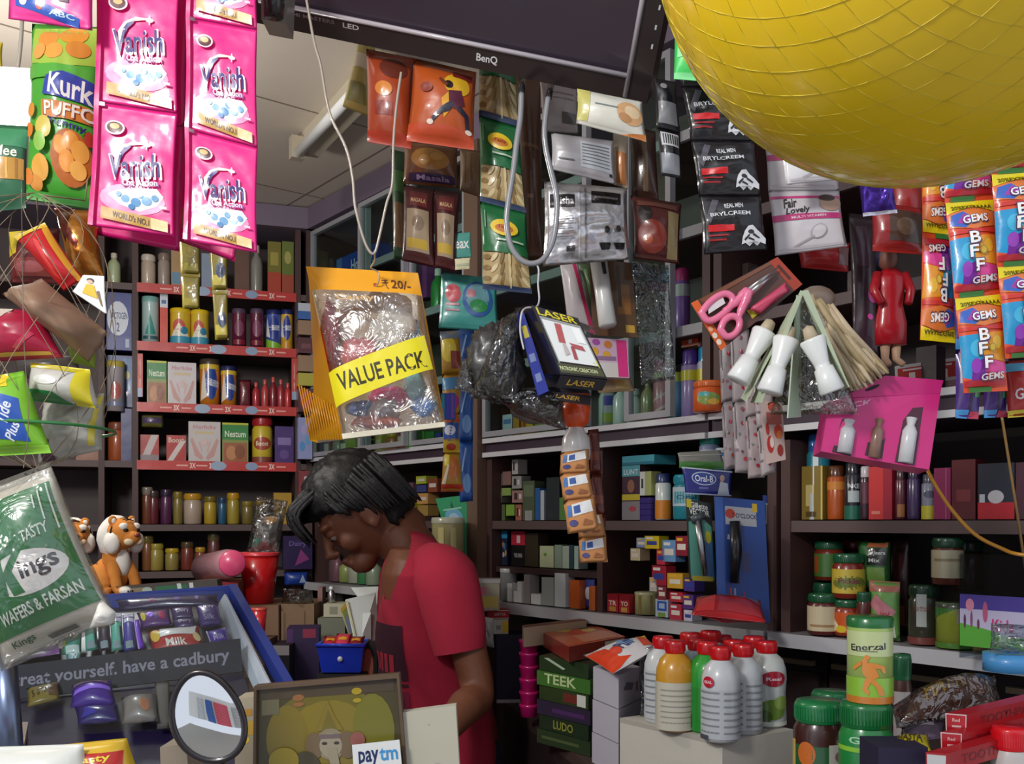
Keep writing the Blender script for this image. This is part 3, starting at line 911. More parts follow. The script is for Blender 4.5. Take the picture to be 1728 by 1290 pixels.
I('box:perfume_carton', 863, 886, 897, '#17141a', 'black carton with a red top under the rail', dec=[('r', 0, .6, 1, 1, '#c02a44'), ('r', .4, .66, .65, .88, '#e8c8cc'), ('t', 'THE KING', .5, .3, .6, .12, '#b8b8b8')], cat='carton')
for k, (a, b, t, c) in enumerate(((911, 934, 922, '#bcc8a0'), (936, 948, 920, '#8aa08c'), (949, 960, 922, '#a8b8a8'), (961, 968, 920, '#2f4a54'), (969, 976, 922, '#a8c0b4'))):
    I('box:soap_carton', a, b, t, c, '%s carton on the short extra shelf under the glue cards' % ('cream', 'sage', 'silver green', 'inky teal', 'minty')[k], dec=[('e', .4, .6, .12, .08, '#6a9a3c')] if k == 0 else [])
for k, (a, b, t, c) in enumerate(((886, 908, 900, '#3a3226'),)):
    I('box:carton', a, b, t, c, 'dusky carton beside the red topped black one')
shelf(W2, .0, Z(-.204))
for k, (a, b, t, c, mk) in enumerate(((856, 864, 985, '#c2c6c6', 'l'), (866, 872, 998, '#dcdcdc', 'l'), (873, 880, 982, '#d0d0d0', 'l'), (884, 894, 970, '#8a8484', 'l'), (896, 912, 1003, '#d4d6d4', 'l'), (936, 954, 968, '#c4cccc', 'l'), (914, 934, 975, '#9aa09c', 'l'))):
    I('box:trinket_box', a, b, t, c, '%s little box among the clear jars on the ledge' % ('ivory', 'snowy', 'chalk', 'dove grey', 'low white', 'pearly', 'misty')[k])
I('can:clear_jar', 838, 856, 960, '#8a8c8c', 'greyish jar at the post end of the ledge', '#b8bcbc')
I('box:carton', 962, 978, 980, '#c8622a', 'orange carton on the ledge under the glue cards')
I('pouch:sweets_pouch', 976, 994, 975, '#3a4a9a', 'blue and white pouch on the ledge beside the orange carton', dec=[('e', .5, .5, .3, .2, '#dfe4ee')])
I('box:carton', 994, 1004, 990, '#c86a3a', 'slim rust carton on the ledge beside the blue pouch')

# second bay, right part
shelf(W2, -.03, Z(.001))
I('box:toothpaste_carton', 1050, 1104, 769, '#4aa8b8', 'flat teal carton lying across the upright cartons', vb=786, dec=[('r', .0, .0, 1, .3, '#2a7a92')])
I('box:hair_colour_box', 1050, 1080, 786, '#4a3040', 'dark hair colour carton with a yellow band', dec=[('r', 0, .8, 1, 1, '#58a8b4'), ('t', 'LUNT', .5, .88, .8, .1, '#d8e4e8'), ('e', .5, .62, .2, .12, '#9a6a54'), ('r', 0, .36, 1, .47, '#c8b83c'), ('r', 0, 0, 1, .34, '#8a8488'), ('e', .6, .2, .2, .05, '#b04a54')])
I('box:cream_carton', 1080, 1099, 796, '#a8b070', 'pale lime carton with black bar in front of the purple ones', vb=838, dec=[('r', .0, 0, .45, 1, '#d8dcd4'), ('r', .12, .3, .3, .7, '#3a3a3a')])
for k in range(4):
    I('box:soap_carton', 1080, 1098, 842 + k * 10, '#3a2c7a', 'indigo soap carton, %s of the four stacked under the lime carton' % ('topmost', 'second', 'third', 'lowest')[k], vb=851 + k * 10, group='indigo soap cartons')
I('spray:lotion_bottle', 1100, 1120, 799, '#d4dcd8', 'white bottle with an orange band and navy cap', '#2a3a6c', [('r', 0, .02, 1, .42, '#d8862a')])
I('jar:mouthwash_bottle', 1126, 1160, 801, '#2a8a9a', 'teal mouthwash bottle with white label', '#2fa0b4', [('r', .05, .3, .95, .72, '#b8ccd8'), ('r', .15, .36, .85, .62, '#4a9cac'), ('t', 'Oral', .5, .5, .5, .1, '#1f5a74')])
I('jar:balm_jar', 1172, 1200, 740, '#8a96b4', 'frosted jar with a teal lid behind the toothbrush card', '#1f8a7c', [('r', .1, .2, .9, .6, '#c0c8d8')], off=.0, vb=790)
I('jar:balm_jar', 1201, 1222, 756, '#2f7ac4', 'blue and white jar beside the teal lidded one', '#dfe8f0', [('e', .6, .5, .2, .2, '#dfe8f0')], off=.0, vb=800)
shelf(W2, -.01, Z(-.204))
SM = ((1088, 1112, 905, 928, '#d8c024', 'yellow tag like carton'), (1074, 1090, 908, 926, '#8aa0c4', 'light blue carton'), (1064, 1080, 926, 948, '#d4c8a0', 'cream carton with pink edge'), (1108, 1122, 928, 955, '#c03a4c', 'crimson carton'), (1118, 1140, 912, 950, '#6a9ac8', 'sky carton'),
      (1140, 1160, 905, 940, '#8a2436', 'dark cherry carton'), (1100, 1124, 955, 990, '#a82a3c', 'raspberry carton'), (1126, 1152, 968, 995, '#d8a83a', 'golden carton'), (1130, 1152, 1000, 1018, '#c03440', 'scarlet carton'), (1154, 1172, 976, 1000, '#4a3a8c', 'violet carton'),
      (1130, 1150, 1020, 1048, '#b83448', 'poppy carton'), (1152, 1170, 1004, 1030, '#5c3c84', 'plum carton'), (1154, 1168, 1030, 1050, '#c8c4d4', 'pale lilac carton'), (1096, 1108, 975, 1000, '#c8c4be', 'grey white carton'), (1110, 1124, 990, 1015, '#8a3c44', 'rosewood carton'))
for k, (a, b, t, vb, c, lb) in enumerate(SM):
    I('box:medicine_carton', a, b, t, c, lb + ' in the jumble above the ledge', vb=vb, dec=[('r', .15, .3, .85, .6, '#e4dccc' if k % 3 else '#3a4a9c'), ('r', .1, .75, .6, .9, '#e8b83a' if k % 2 else '#e8e4e0')])
I('box:sweets_box', 1025, 1043, 1003, '#b02c34', 'red counter box of sweets at the end of the jumble', dec=[('r', 0, .7, 1, 1, '#8c1c28'), ('t', 'TR', .5, .5, .7, .26, '#e8dcc4'), ('r', .2, .05, .8, .3, '#b88a3a')])
I('box:sweets_box', 1045, 1062, 1004, '#b02c34', 'red counter box of sweets beside the glass of sticks', dec=[('r', 0, .7, 1, 1, '#8c1c28'), ('t', 'YO', .5, .5, .7, .26, '#e8dcc4'), ('r', .2, .05, .8, .3, '#c89a4a')])
I('can:stick_jar', 1062, 1094, 1000, '#b4b47a', 'clear jar of pale yellow sticks on the ledge', '#b8b890', [('r', .25, .05, .33, .85, '#8c7a48'), ('r', .55, .05, .62, .85, '#8c7a48'), ('r', .68, .05, .8, .85, '#c88a6a')])
I('box:frame_box', 1106, 1127, 1012, '#b8c4d8', 'white carton with a blue square frame on the ledge', dec=[('r', .15, .35, .9, .9, '#2a5ab0'), ('r', .3, .48, .75, .78, '#a8bcdc'), ('r', .2, .0, .8, .25, '#7a9c4a')], cat='carton')
I('jar:sweets_tub', 1134, 1152, 1036, '#b8382f', 'little red and green tub on the ledge beside the red tray', '#8ab03c')

# ---------------------------------------------------------------- third bay: cans and pickle jars
shelf(W2, -.03, Z(.001))
I('spray:deodorant_can', 1318, 1350, 735, '#2a7f92', 'tall teal and silver spray can at the start of the third bay', '#2c5c9c', [('r', 0, 0, 1, .3, '#c4ccd0'), ('r', .35, .3, .5, .75, '#d8e8ea')])
I('box:perfume_carton', 1353, 1388, 787, '#8a7430', 'gold carton beside the tall teal can', dec=[('r', .2, .25, .6, .65, '#c8b878'), ('r', .92, 0, 1, 1, '#d8c470'), ('r', .2, .05, .7, .15, '#5a4420')])
I('spray:deodorant_can', 1390, 1416, 786, '#b8561f', 'orange spray can beside the gold carton', '#5c3018', [('r', 0, .55, 1, .7, '#d88a3a')])
I('spray:deodorant_can', 1419, 1445, 780, '#242430', 'black spray can with green foot beside the orange one', '#1c1a24', [('r', 0, 0, 1, .24, '#1f6a54'), ('r', .3, .3, .7, .5, '#b8c4c4'), ('t', 'AXE', .5, .58, .4, .08, '#c8ccd0')])
I('spray:deodorant_can', 1447, 1464, 787, '#3c2430', 'slim dusky can with white cap beside the black one', '#c8c4c8', [('r', .3, .3, .8, .7, '#6a3c4c')])
I('box:perfume_carton', 1466, 1490, 788, '#d43a3c', 'bright red carton in the can row', dec=[('r', .2, .1, .8, .16, '#e88a7c')])
I('box:perfume_carton', 1490, 1505, 786, '#a8243a', 'crimson carton touching the bright red one')
I('spray:deodorant_can', 1506, 1524, 792, '#5c1f2c', 'wine coloured can past the red cartons', '#3a1620', [('r', .3, .05, .7, .3, '#a8703a')])
I('spray:deodorant_can', 1526, 1547, 790, '#45305c', 'purple can past the wine coloured one', '#2c2040')
I('spray:deodorant_can', 1550, 1574, 800, '#8a8c9c', 'grey can with a yellow foot near the cord', '#4a4a58', [('r', 0, 0, 1, .3, '#c8c030'), ('e', .5, .55, .25, .08, '#5a5c70')])
I('box:perfume_carton', 1576, 1604, 790, '#8c2458', 'magenta carton behind the cord', dec=[('r', .7, 0, .76, 1, '#b85a84')])
I('box:perfume_carton', 1606, 1646, 776, '#5c1a24', 'dark maroon carton behind the cord', dec=[('r', .2, .3, .8, .5, '#7c3038')])
I('box:razor_pack', 1650, 1712, 782, '#242c3c', 'navy pack with red foot and white figures', dec=[('r', 0, 0, 1, .3, '#c02430'), ('e', .5, .4, .22, .12, '#d0ccd0'), ('r', .05, .3, .2, .45, '#c8ccd4')], cat='carton')
I('box:perfume_carton', 1714, 1760, 780, '#4c2434', 'plum carton at the frame end of the can row')
shelf(W2, .0, Z(-.204))
G, RD = '#1f5c3a', '#8c1c24'
CR = [('r', .0, .1, 1, .7, '#cdbf9c'), ('r', .2, .2, .8, .26, '#a4805a')]
YL = [('r', .05, .12, .95, .66, '#c8b040'), ('e', .5, .36, .36, .16, '#6a7a34'), ('t', 'Pickle', .5, .4, .4, .12, '#7a2a4a')]
OR = [('r', 0, .1, 1, .66, '#c8561f'), ('p', [(.1, .1), (.1, .6), (.35, .2)], '#e8dcc0'), ('e', .35, .2, .12, .1, '#d8b82c')]
GR = [('r', .05, .1, .95, .68, '#4c7a34'), ('r', .1, .2, .25, .62, '#b8502a'), ('r', .65, .25, .9, .65, '#b4a878')]
I('jar:pickle_jar', 1328, 1358, 982, '#3a1c1c', 'dark pickle jar at the cabinet end, lower tier', G, [('r', .15, .35, .7, .75, '#c4b8ac'), ('r', .2, .6, .6, .72, '#b83a54'), ('e', .6, .2, .3, .14, '#8a8450')], off=-.05)
I('jar:pickle_jar', 1328, 1369, 913, '#7a2a1c', 'red pickle jar with green label at the cabinet end, upper tier', G, GR, vb=980, off=-.05)
I('jar:pickle_jar', 1352, 1396, 1003, '#5c1f1a', 'pickle jar with a cream label in front of the dark one', G, CR, off=.02)
I('jar:pickle_jar', 1386, 1434, 913, '#4c2018', 'pickle jar with a red lid behind the yellow label jar', RD, CR, vb=980, off=-.12)
I('jar:pickle_jar', 1393, 1441, 935, '#7c2418', 'pickle jar with a yellow label on top of the orange one', G, YL, vb=1013)
I('jar:pickle_jar', 1395, 1439, 1013, '#8c2c18', 'pickle jar with an orange label under the yellow one', G, OR)
I('pouch:masala_pouch', 1437, 1492, 914, '#2f6a34', 'dark green pouch with a black panel beside the pickle jars', vb=1000, dec=[('r', .35, .88, .95, .98, '#c8704a'), ('r', .38, .52, .95, .86, '#1c2420'), ('t', 'Jal Jeera', .66, .76, .5, .1, '#d8dcd8'), ('t', 'Mix', .62, .62, .35, .08, '#d8dcd8'), ('r', .4, .2, .9, .48, '#7aa04a')], off=-.03)
I('jar:pickle_jar', 1440, 1462, 1000, '#5c2018', 'half hidden pickle jar behind the green jar on the tub', G, off=.0)
I('pouch:noodle_pouch', 1456, 1508, 982, '#7ab45c', 'pale green and pink pouch leaning behind the green topped jar', dec=[('r', .0, .82, 1, 1, '#b8705c'), ('p', [(.05, .6), (.3, .78), (.95, .5), (.7, .3)], '#d88a94'), ('t', 'Salty', .5, .4, .6, .16, '#c04a5c', 10), ('r', .1, .05, .9, .25, '#cfe0c4')])
I('pouch:masala_pouch', 1492, 1526, 905, '#3c1c20', 'dark brown pouch behind the tall jar', dec=[('e', .5, .7, .3, .14, '#5c2a2a'), ('r', .2, .1, .8, .3, '#8c4a2c')], off=-.08)
I('jar:pickle_jar', 1522, 1570, 988, '#3a3a2c', 'tall dusky jar with a narrow white label behind the green topped jar', '#24422c', [('r', .35, .3, .55, .85, '#b8bcb4'), ('t', 'OLIVE', .45, .6, .08, .3, '#8c2c34', 90), ('r', 0, 0, 1, .12, '#7a4038')])
I('jar:pickle_jar', 1562, 1611, 908, '#5c2a20', 'pickle jar with a broad cream label on the upper tier, near the clear case', '#234a34', [('r', 0, .15, 1, .74, '#b4ab8c'), ('r', .2, .5, .8, .56, '#8a7c5c')], vb=990)
I('can:spread_tub', 1566, 1630, 1018, '#8f9a34', 'squat yellow green tub under the cream labelled jar', '#4a4a40', [('p', [(0, 1), (0, .6), (.5, .88), (.5, 1)], '#3c7a34'), ('r', .5, .55, 1, .88, '#8c8878'), ('r', 0, 0, 1, .12, '#4c7a2c')], off=.01)
I('jar:pickle_jar', 1604, 1648, 913, '#3a2420', 'jar with green lid half behind the clear case', '#22503a', vb=1000, off=-.1)
I('pouch:sweets_pouch', 1630, 1676, 1048, '#b8a23c', 'yellow pouch lying on the ledge under the clear case', dec=[('r', .1, .1, .7, .5, '#a87a4a')], off=.03)
# upper dark cabinet, dim stock behind the strips
shelf(W2, -.06, Z(.402))
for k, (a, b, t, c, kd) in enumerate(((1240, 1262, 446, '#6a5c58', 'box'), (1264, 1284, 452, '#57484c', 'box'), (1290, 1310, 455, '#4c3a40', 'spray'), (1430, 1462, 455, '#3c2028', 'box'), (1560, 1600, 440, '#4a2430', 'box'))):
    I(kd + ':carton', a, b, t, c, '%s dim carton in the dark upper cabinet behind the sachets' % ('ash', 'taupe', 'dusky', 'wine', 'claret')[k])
shelf(W2, -.06, Z(.212))
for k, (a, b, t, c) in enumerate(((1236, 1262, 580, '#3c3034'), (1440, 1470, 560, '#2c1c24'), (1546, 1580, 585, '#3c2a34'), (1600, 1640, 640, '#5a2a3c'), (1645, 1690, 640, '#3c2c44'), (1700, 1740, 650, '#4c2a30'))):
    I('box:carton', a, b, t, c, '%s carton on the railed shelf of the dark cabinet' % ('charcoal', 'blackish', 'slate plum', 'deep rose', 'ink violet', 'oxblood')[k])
slab('notice_board', 'white notice with a red lettered band behind the pink gift box', 'sign', grp('1512,618 1616,603 1618,640 1514,654'), 1.66, .006, '#c9c2bd', [('r', .02, .15, .98, .85, '#b8332c'), ('r', .2, .3, .3, .6, '#e6d4cc'), ('r', .4, .15, .47, .6, '#e6d4cc'), ('r', .56, .3, .64, .7, '#e6d4cc'), ('r', .74, .15, .82, .55, '#e6d4cc'), ('r', .1, .7, .9, .78, '#e6d4cc')])
# ---------------------------------------------------------------- hanging goods at the shop front
def sub(px4, u0, v0, u1, v1):
    """Corners of a part of a picture quad (u right, v up)."""
    TL, TR, BR, BL = [V((a, b, 0)) for a, b in px4]
    f = lambda u, v: tuple(((BL * (1 - u) + BR * u) * (1 - v) + (TL * (1 - u) + TR * u) * v)[:2])
    return [f(u0, v1), f(u1, v1), f(u1, v0), f(u0, v0)]


def uvp(q4, pts):
    """Picture points as (u, v) on a picture quad."""
    TL, TR, BR, BL = q4
    out = []
    for x, y in pts:
        u = v = .5
        for _ in range(12):
            f = [(BL[i] * (1 - u) + BR[i] * u) * (1 - v) + (TL[i] * (1 - u) + TR[i] * u) * v - (x, y)[i] for i in (0, 1)]
            du = [(BR[i] - BL[i]) * (1 - v) + (TR[i] - TL[i]) * v for i in (0, 1)]
            dv = [(TL[i] - BL[i]) * (1 - u) + (TR[i] - BR[i]) * u for i in (0, 1)]
            D = du[0] * dv[1] - du[1] * dv[0]
            u, v = u - (f[0] * dv[1] - f[1] * dv[0]) / D, v - (du[0] * f[1] - du[1] * f[0]) / D
        out.append((u, v))
    return out


def wire(name, label, pts, D, r, col, cat='wire', kind='g', n=8, group=None):
    ds = D if isinstance(D, (list, tuple)) else [D] * len(pts)
    mb = MB().tube(bez([P(u, v, d) for (u, v), d in zip(pts, ds)]), r, M(col, kind), n)
    return tag(mb.build(name), label, cat, group)


# a rod under the ceiling that everything hangs from
mb = MB().tube([V((-1.5, 1.2, 2.36)), V((-.6, 1.2, 2.36))], .012, M('#8a8a8c', 'm'))
for x in (-1.4, -.65):
    mb.tube([V((x, 1.2, 2.36)), V((x, 1.2, CEIL))], .006, M('#8a8a8c', 'm'))
tag(mb.build('hanging_rod'), 'grey steel rod slung under the ceiling at the shop front', 'rod')

# pink stain remover sachets
PINK, GOLD = '#f0288a', '#c79a4c'
VAN = [('e', .5, .25, .40, .12, '#f59ac4'), ('p', [(.2, .27), (.3, .31), (.45, .33), (.8, .36), (.88, .3), (.8, .22), (.6, .16), (.35, .2)], '#dfeaf4'),
       ('e', .42, .25, .05, .03, '#7fb2d8'), ('e', .55, .23, .06, .035, '#5f9acb'), ('e', .68, .25, .06, .035, '#8cbade'), ('e', .6, .29, .04, .025, '#6aa6d4'), ('e', .78, .28, .04, .025, '#76acd6'), ('e', .34, .28, .03, .02, '#9fc4e2'), ('e', .5, .19, .04, .022, '#4d8cc4'),
       ('p', [(.28, .50), (.27, .58), (.34, .66), (.48, .71), (.62, .715), (.62, .70), (.48, .68), (.38, .62), (.345, .56), (.34, .5)], '#f4f0d8'), ('p', [(.31, .50), (.31, .58), (.38, .655), (.48, .685), (.46, .66), (.39, .61), (.35, .55), (.35, .49)], '#463a86'),
       ('e', .66, .70, .05, .018, '#fbe6f2'), ('e', .66, .70, .012, .04, '#fbe6f2'),
       ('t', 'Vanish', .53, .51, .66, .215, '#f6eef4', 5), ('t', 'Vanish', .525, .515, .62, .185, '#3c2f7c', 5),
       ('t', 'Oxi Action', .6, .385, .46, .06, '#9a4f9c', 4), ('t', 'Oxi Action', .6, .388, .43, .05, '#f4eaf4', 4),
       ('p', [(.14, .07), (.14, .165), (.94, .105), (.94, .02)], GOLD), ('p', [(.74, .035), (.74, .12), (.94, .105), (.94, .02)], '#e6cf96'), ('t', "WORLD's NO.1", .5, .095, .44, .05, '#4c3423', -5),
       ('e', .27, .8, .125, .058, '#f6d8e6'), ('e', .27, .8, .10, .046, '#5a2c34'), ('e', .27, .81, .06, .024, '#d8b878'), ('r', .04, .965, .13, .995, '#4a1c30'), ('r', .85, .2, .93, .22, '#f6d3e6'), ('r', .0, .0, .06, 1, '#e0207c')]
strip('sachet_strip', 'strip of shiny pink sachets beside the green puffs bag', 'sachets', [((175, -258), (308, -238)), ((166, -38), (303, -18)), ((162, 172), (300, 192)), ((151, 381), (294, 400))], 1.15, .007, PINK, VAN, group='pink sachet strips', amp=.0016, n=(28, 36), lay=.0002, mx=.032)
strip('sachet_strip', 'strip of shiny pink sachets hung lower, beside the open ceiling view', 'sachets', [((318, -160), (433, -135)), ((316, 30), (434, 50)), ((314, 217), (435, 250)), ((311, 406), (434, 427))], [1.14, 1.14, 1.14, 1.13], .007, PINK, VAN, group='pink sachet strips', amp=.0016, n=(28, 36), lay=.0002, mx=.032)
BK = [('r', .1, .12, .9, .3, '#b0885a'), ('r', .0, .93, .12, .98, '#3c1430')]
strip('sachet_strip', 'darker pink sachet strip hidden behind the first strip', 'sachets', [((180, -30), (322, -10)), ((170, 200), (312, 215)), ((160, 396), (303, 425))], 1.21, .007, '#d81c78', BK, amp=.002)
strip('sachet_strip', 'darker pink sachet strip poking out below both front strips', 'sachets', [((300, -30), (428, -10)), ((300, 210), (428, 226)), ((296, 405), (396, 442))], 1.22, .007, '#d01a72', BK, amp=.002)
pk('washing_powder_packet', 'pink packet with a blue banner above the puffs bag', 'packet', grp('12,-90 162,-70 156,52 14,32'), 1.12, .02, '#ee3c96', [('p', [(.1, .18), (.1, .36), (.86, .12), (.84, 0)], '#2b56b4'), ('r', .25, .36, .62, .75, '#78c4e4'), ('e', .2, .25, .05, .06, '#e8eef8'), ('e', .4, .21, .04, .06, '#e0503c'), ('t', 'ABC', .66, .13, .3, .07, '#bcd4f4', -6), ('r', .63, .3, .75, .5, '#3c1c34')])
# puffs
PU = [('p', [(.05, .76), (.05, .97), (.95, .99), (.97, .77), (.5, .72)], '#a8c84a'), ('e', .3, .9, .16, .06, '#e8963a'), ('e', .42, .82, .14, .05, '#f0a848'), ('e', .65, .93, .2, .06, '#e89a34'), ('e', .75, .84, .16, .05, '#d98a34'), ('e', .2, .82, .1, .05, '#e8a650'), ('r', .0, .66, 1, .74, '#58b040'),
      ('p', [(.33, .56), (.36, .67), (.6, .7), (1, .67), (1, .54)], '#3a4aa8'), ('t', 'Kurk', .7, .615, .56, .12, '#f4f4f0', -3), ('r', .32, .44, 1, .53, '#d8843c'), ('t', 'PUFFC', .69, .485, .66, .085, '#7a3a24'), ('t', 'PUFFC', .68, .488, .62, .075, '#f6ece0'), ('t', 'Yummy', .67, .41, .5, .05, '#2a2c7c', -2),
      ('e', .72, .24, .26, .15, '#c06a2c'), ('e', .6, .3, .09, .05, '#f0a444'), ('e', .74, .33, .1, .05, '#e89838'), ('e', .85, .28, .1, .06, '#f2ac4c'), ('e', .68, .22, .1, .06, '#ee9c3a'), ('e', .82, .18, .1, .05, '#f4b454'), ('e', .95, .36, .05, .04, '#c8402c'),
      ('e', .14, .48, .07, .04, '#e89a3c'), ('e', .12, .37, .08, .04, '#ea8a34'), ('e', .3, .17, .14, .07, '#f0b04c'), ('e', .22, .09, .1, .04, '#e89a3c'), ('e', .1, .12, .08, .045, '#e6882f'), ('e', .38, .38, .12, .06, '#d8c45a'), ('r', .0, .0, 1, .05, '#46a034'), ('e', .32, .3, .1, .05, '#9fd060')]
pk('puffs_bag', 'bright green bag of orange puffs hung beside the glaring lamp', 'snack bag', grp('54,40 172,46 164,357 43,338'), 1.3, .06, '#4fae38', PU, lay=.0003, mx=.03, amp=.003)
pk('snack_packet', 'dark green packet of sticks under the glaring lamp', 'snack bag', grp('-42,208 47,213 45,352 -44,362'), 1.16, .03, '#2f6a48', [('r', 0, .72, 1, .95, '#3c8a5c'), ('t', 'Mee', .68, .66, .4, .13, '#e4ecd8'), ('r', .35, .33, .98, .58, '#c8923c'), ('r', .5, .34, .55, .57, '#e2b45c'), ('r', .7, .34, .74, .57, '#e2b45c'), ('r', .86, .34, .9, .57, '#a8742c'), ('r', 0, 0, 1, .14, '#2a5a40')])
pk('snack_packet', 'yellow packet edge above the glaring lamp at the picture corner', 'snack bag', grp('-60,62 5,72 4,112 -60,110'), 1.3, .02, '#d8c13a', [('r', .6, .2, .95, .8, '#f0e48c')])
# lamp
r = thing('led_lamp', 'blazing white lamp between the hung snack packets', 'lamp', P(0, 165, 1.42))
slab_mesh(MB(), Quad(grp('-70,108 66,116 62,216 -70,216'), 1.42), .03, M('#e8e8e8', 'g')).build('housing', r)
slab_mesh(MB(), Quad(grp('-64,112 62,120 58,212 -64,212'), 1.415), .004, M('#f4fbff', 'e')).build('diffuser', r)
wire('lamp_cord', 'pale cord holding the glaring lamp', [(30, 116), (36, 60), (40, -40)], 1.45, .003, '#b8b0a4', 'cord')
# packets in the string net
NB = 1.12
pk('biscuit_packet', 'yellow cornered dark red packet in the net bag', 'packet', grp('15,392 100,385 105,480 18,478'), NB + .12, .05, '#6a2024', [('p', [(0, 1), (.35, 1), (.28, .5), (0, .45)], '#d8bc2c'), ('r', .2, .1, .9, .4, '#8c3c38'), ('e', .5, .25, .3, .1, '#a85a5a')])
pk('biscuit_packet', 'bright red packet lying slanted at the top of the net bag', 'packet', grp('24,400 76,376 140,470 108,492'), NB + .02, .035, '#c01f26', [('p', [(.75, 0), (.95, 0), (1, 1), (.85, 1)], '#d89a2c'), ('p', [(.2, .2), (.5, .8), (.6, .7), (.3, .1)], '#d83c34'), ('r', 0, .92, 1, 1, '#d8b83c')])
pk('snack_packet', 'golden foil packet behind the red packet in the net', 'packet', grp('92,352 160,356 176,470 122,480'), NB + .08, .04, '#b8762c', [('p', [(0, 1), (.5, 1), (.2, .5)], '#5c2c24'), ('p', [(.1, .7), (.5, .4), (.6, .5), (.2, .9)], '#7c3a30')], 'k')
pk('sugar_bag', 'plump brown paper coloured bag in the middle of the net bag', 'bag', grp('2,496 70,470 182,560 150,612'), NB, .13, '#94755f', [], 'w', amp=.009)
pk('snack_packet', 'crimson packet wedged under the plump brown bag', 'packet', grp('-30,520 66,524 108,604 -30,612'), NB - .02, .05, '#a8183c', [('p', [(.2, 1), (.55, 1), (.45, .8), (.3, .75)], '#c8b8a8'), ('r', 0, .06, .9, .12, '#d8a83c'), ('p', [(.5, .2), (.8, .5), (.85, .45), (.55, .15)], '#c03a54')])
pk('detergent_packet', 'white packet with yellow edge and green foot in the net bag', 'packet', grp('52,612 152,624 168,690 46,676'), NB - .01, .06, '#cfcdc4', [('p', [(0, .86), (0, 1), (1, 1), (1, .84)], '#e6d62c'), ('p', [(.84, .9), (1, .9), (.95, 0), (.7, 0)], '#e4d42e'), ('p', [(0, 0), (0, .3), (.5, .26), (.66, 0)], '#1f8a48'), ('e', .4, .55, .2, .12, '#e8e6e0')])
pk('detergent_packet', 'green bordered packet with blue lettering at the net bag rim', 'packet', grp('-40,640 40,626 88,765 -36,772'), NB - .05, .05, '#7cbc2e', [('p', [(.2, .98), (.66, 1), (.72, .82), (.3, .82)], '#e8cf2c'), ('p', [(.36, .2), (.44, .78), (.86, .66), (.82, .14)], '#2c58b0'), ('t', 'Tide', .62, .5, .3, .16, '#dfe6ee', 60), ('t', 'Plus', .66, .28, .26, .12, '#dfe6ee', 50), ('p', [(0, .2), (0, .75), (.34, .65), (.34, .12)], '#e09a2c'), ('r', .05, .35, .3, .42, '#b4402c'), ('r', 0, 0, 1, .1, '#8cc83c')])
pk('soap_bag', 'translucent white bag sagging at the foot of the net', 'bag', grp('74,672 176,664 172,760 62,784'), NB + .04, .07, '#b8b6ac', [('p', [(.85, .1), (.95, .95), (1, .95), (.93, .1)], '#d8c84c'), ('r', .1, .0, .3, .3, '#4c2c44')], amp=.012)
pk('flyer', 'small white card printed with a figure in yellow, tucked into the net', 'card', grp('140,464 176,466 181,532 122,492'), 1.06, .003, '#efefec', [('e', .42, .8, .16, .08, '#40383c'), ('e', .42, .74, .12, .07, '#d9b49a'), ('p', [(.25, .2), (.3, .62), (.6, .66), (.75, .3)], '#e4be3c'), ('p', [(.7, .5), (.85, .15), (.9, .15), (.8, .55)], '#8a6a4a')], 'p', amp=0)
pk('snack_packet', 'dark grey wrapper deep in the net above the white packet', 'packet', grp('20,596 130,600 140,636 30,640'), NB + .1, .04, '#4c4644', [])
pk('snack_packet', 'lime green packet corner peeking behind the brown bag', 'packet', grp('112,584 162,578 160,622 122,612'), NB + .05, .03, '#8cae2c', [])
net = thing('net_bag', 'string net bag bulging with packets at the shop edge', 'net bag', P(60, 790, NB))
cn, mb = P(62, 560, NB + .03), MB()
sx, sz = 122 * NB / FP, 232 * NB / FP


def on_net(a, b):      # a round, b from -1 (foot) to 1 (neck)
    k = (1 - abs(b) ** 2.6) ** .5 if abs(b) < 1 else 0
    k = max(k, .08)
    return cn + V((sx * cos(a) * k, -.105 * sin(a) * k, sz * b * 1.02))


for k in range(9):
    for sg in (1, -1):
        mb.tube([on_net(k * 2 * pi / 9 + sg * t * .11, -1 + t / 10) for t in range(0, 21)], .0005, M('#94836a', 'p'), 4)
mb.build('net', net)
mb = MB().tube([cn + V((sx * cos(a) * 1.0, -.105 * sin(a), -sz * .73)) for a in [2 * pi * t / 24 for t in range(24)]], .002, M('#3c8a4c', 'g'), 6, True)
mb.build('hoop', net)
mb = MB().tube([on_net(0, 1), cn + V((.0, .13, sz * 1.25)), cn + V((.0, .2, sz * 3))], .001, M('#a8977c', 'p'), 6)
mb.build('cord', net)
# wafers bag
KQ = grp('-66,846 86,788 192,1046 6,1126')
root = thing('wafers_bag', 'clear bag with a green printed panel hung low before the chocolate case', 'snack bag', P(70, 1100, .82))
kp = lambda *p: ('p', uvp(KQ, p[:-1]), p[-1])


def ke(cx, cy, rx, ry, a, col):
    a = radians(a)
    return ('p', uvp(KQ, [(cx + rx * cos(t) * cos(a) - ry * sin(t) * sin(a), cy + rx * cos(t) * sin(a) + ry * sin(t) * cos(a)) for t in [2 * pi * k / 28 for k in range(28)]]), col)


def kt(txt, cx, cy, w_, h_, col, turn=0):
    (u, v), = uvp(KQ, [(cx, cy)])
    return ('t', txt, u, v, w_ / 180, h_ / 290, col, turn)


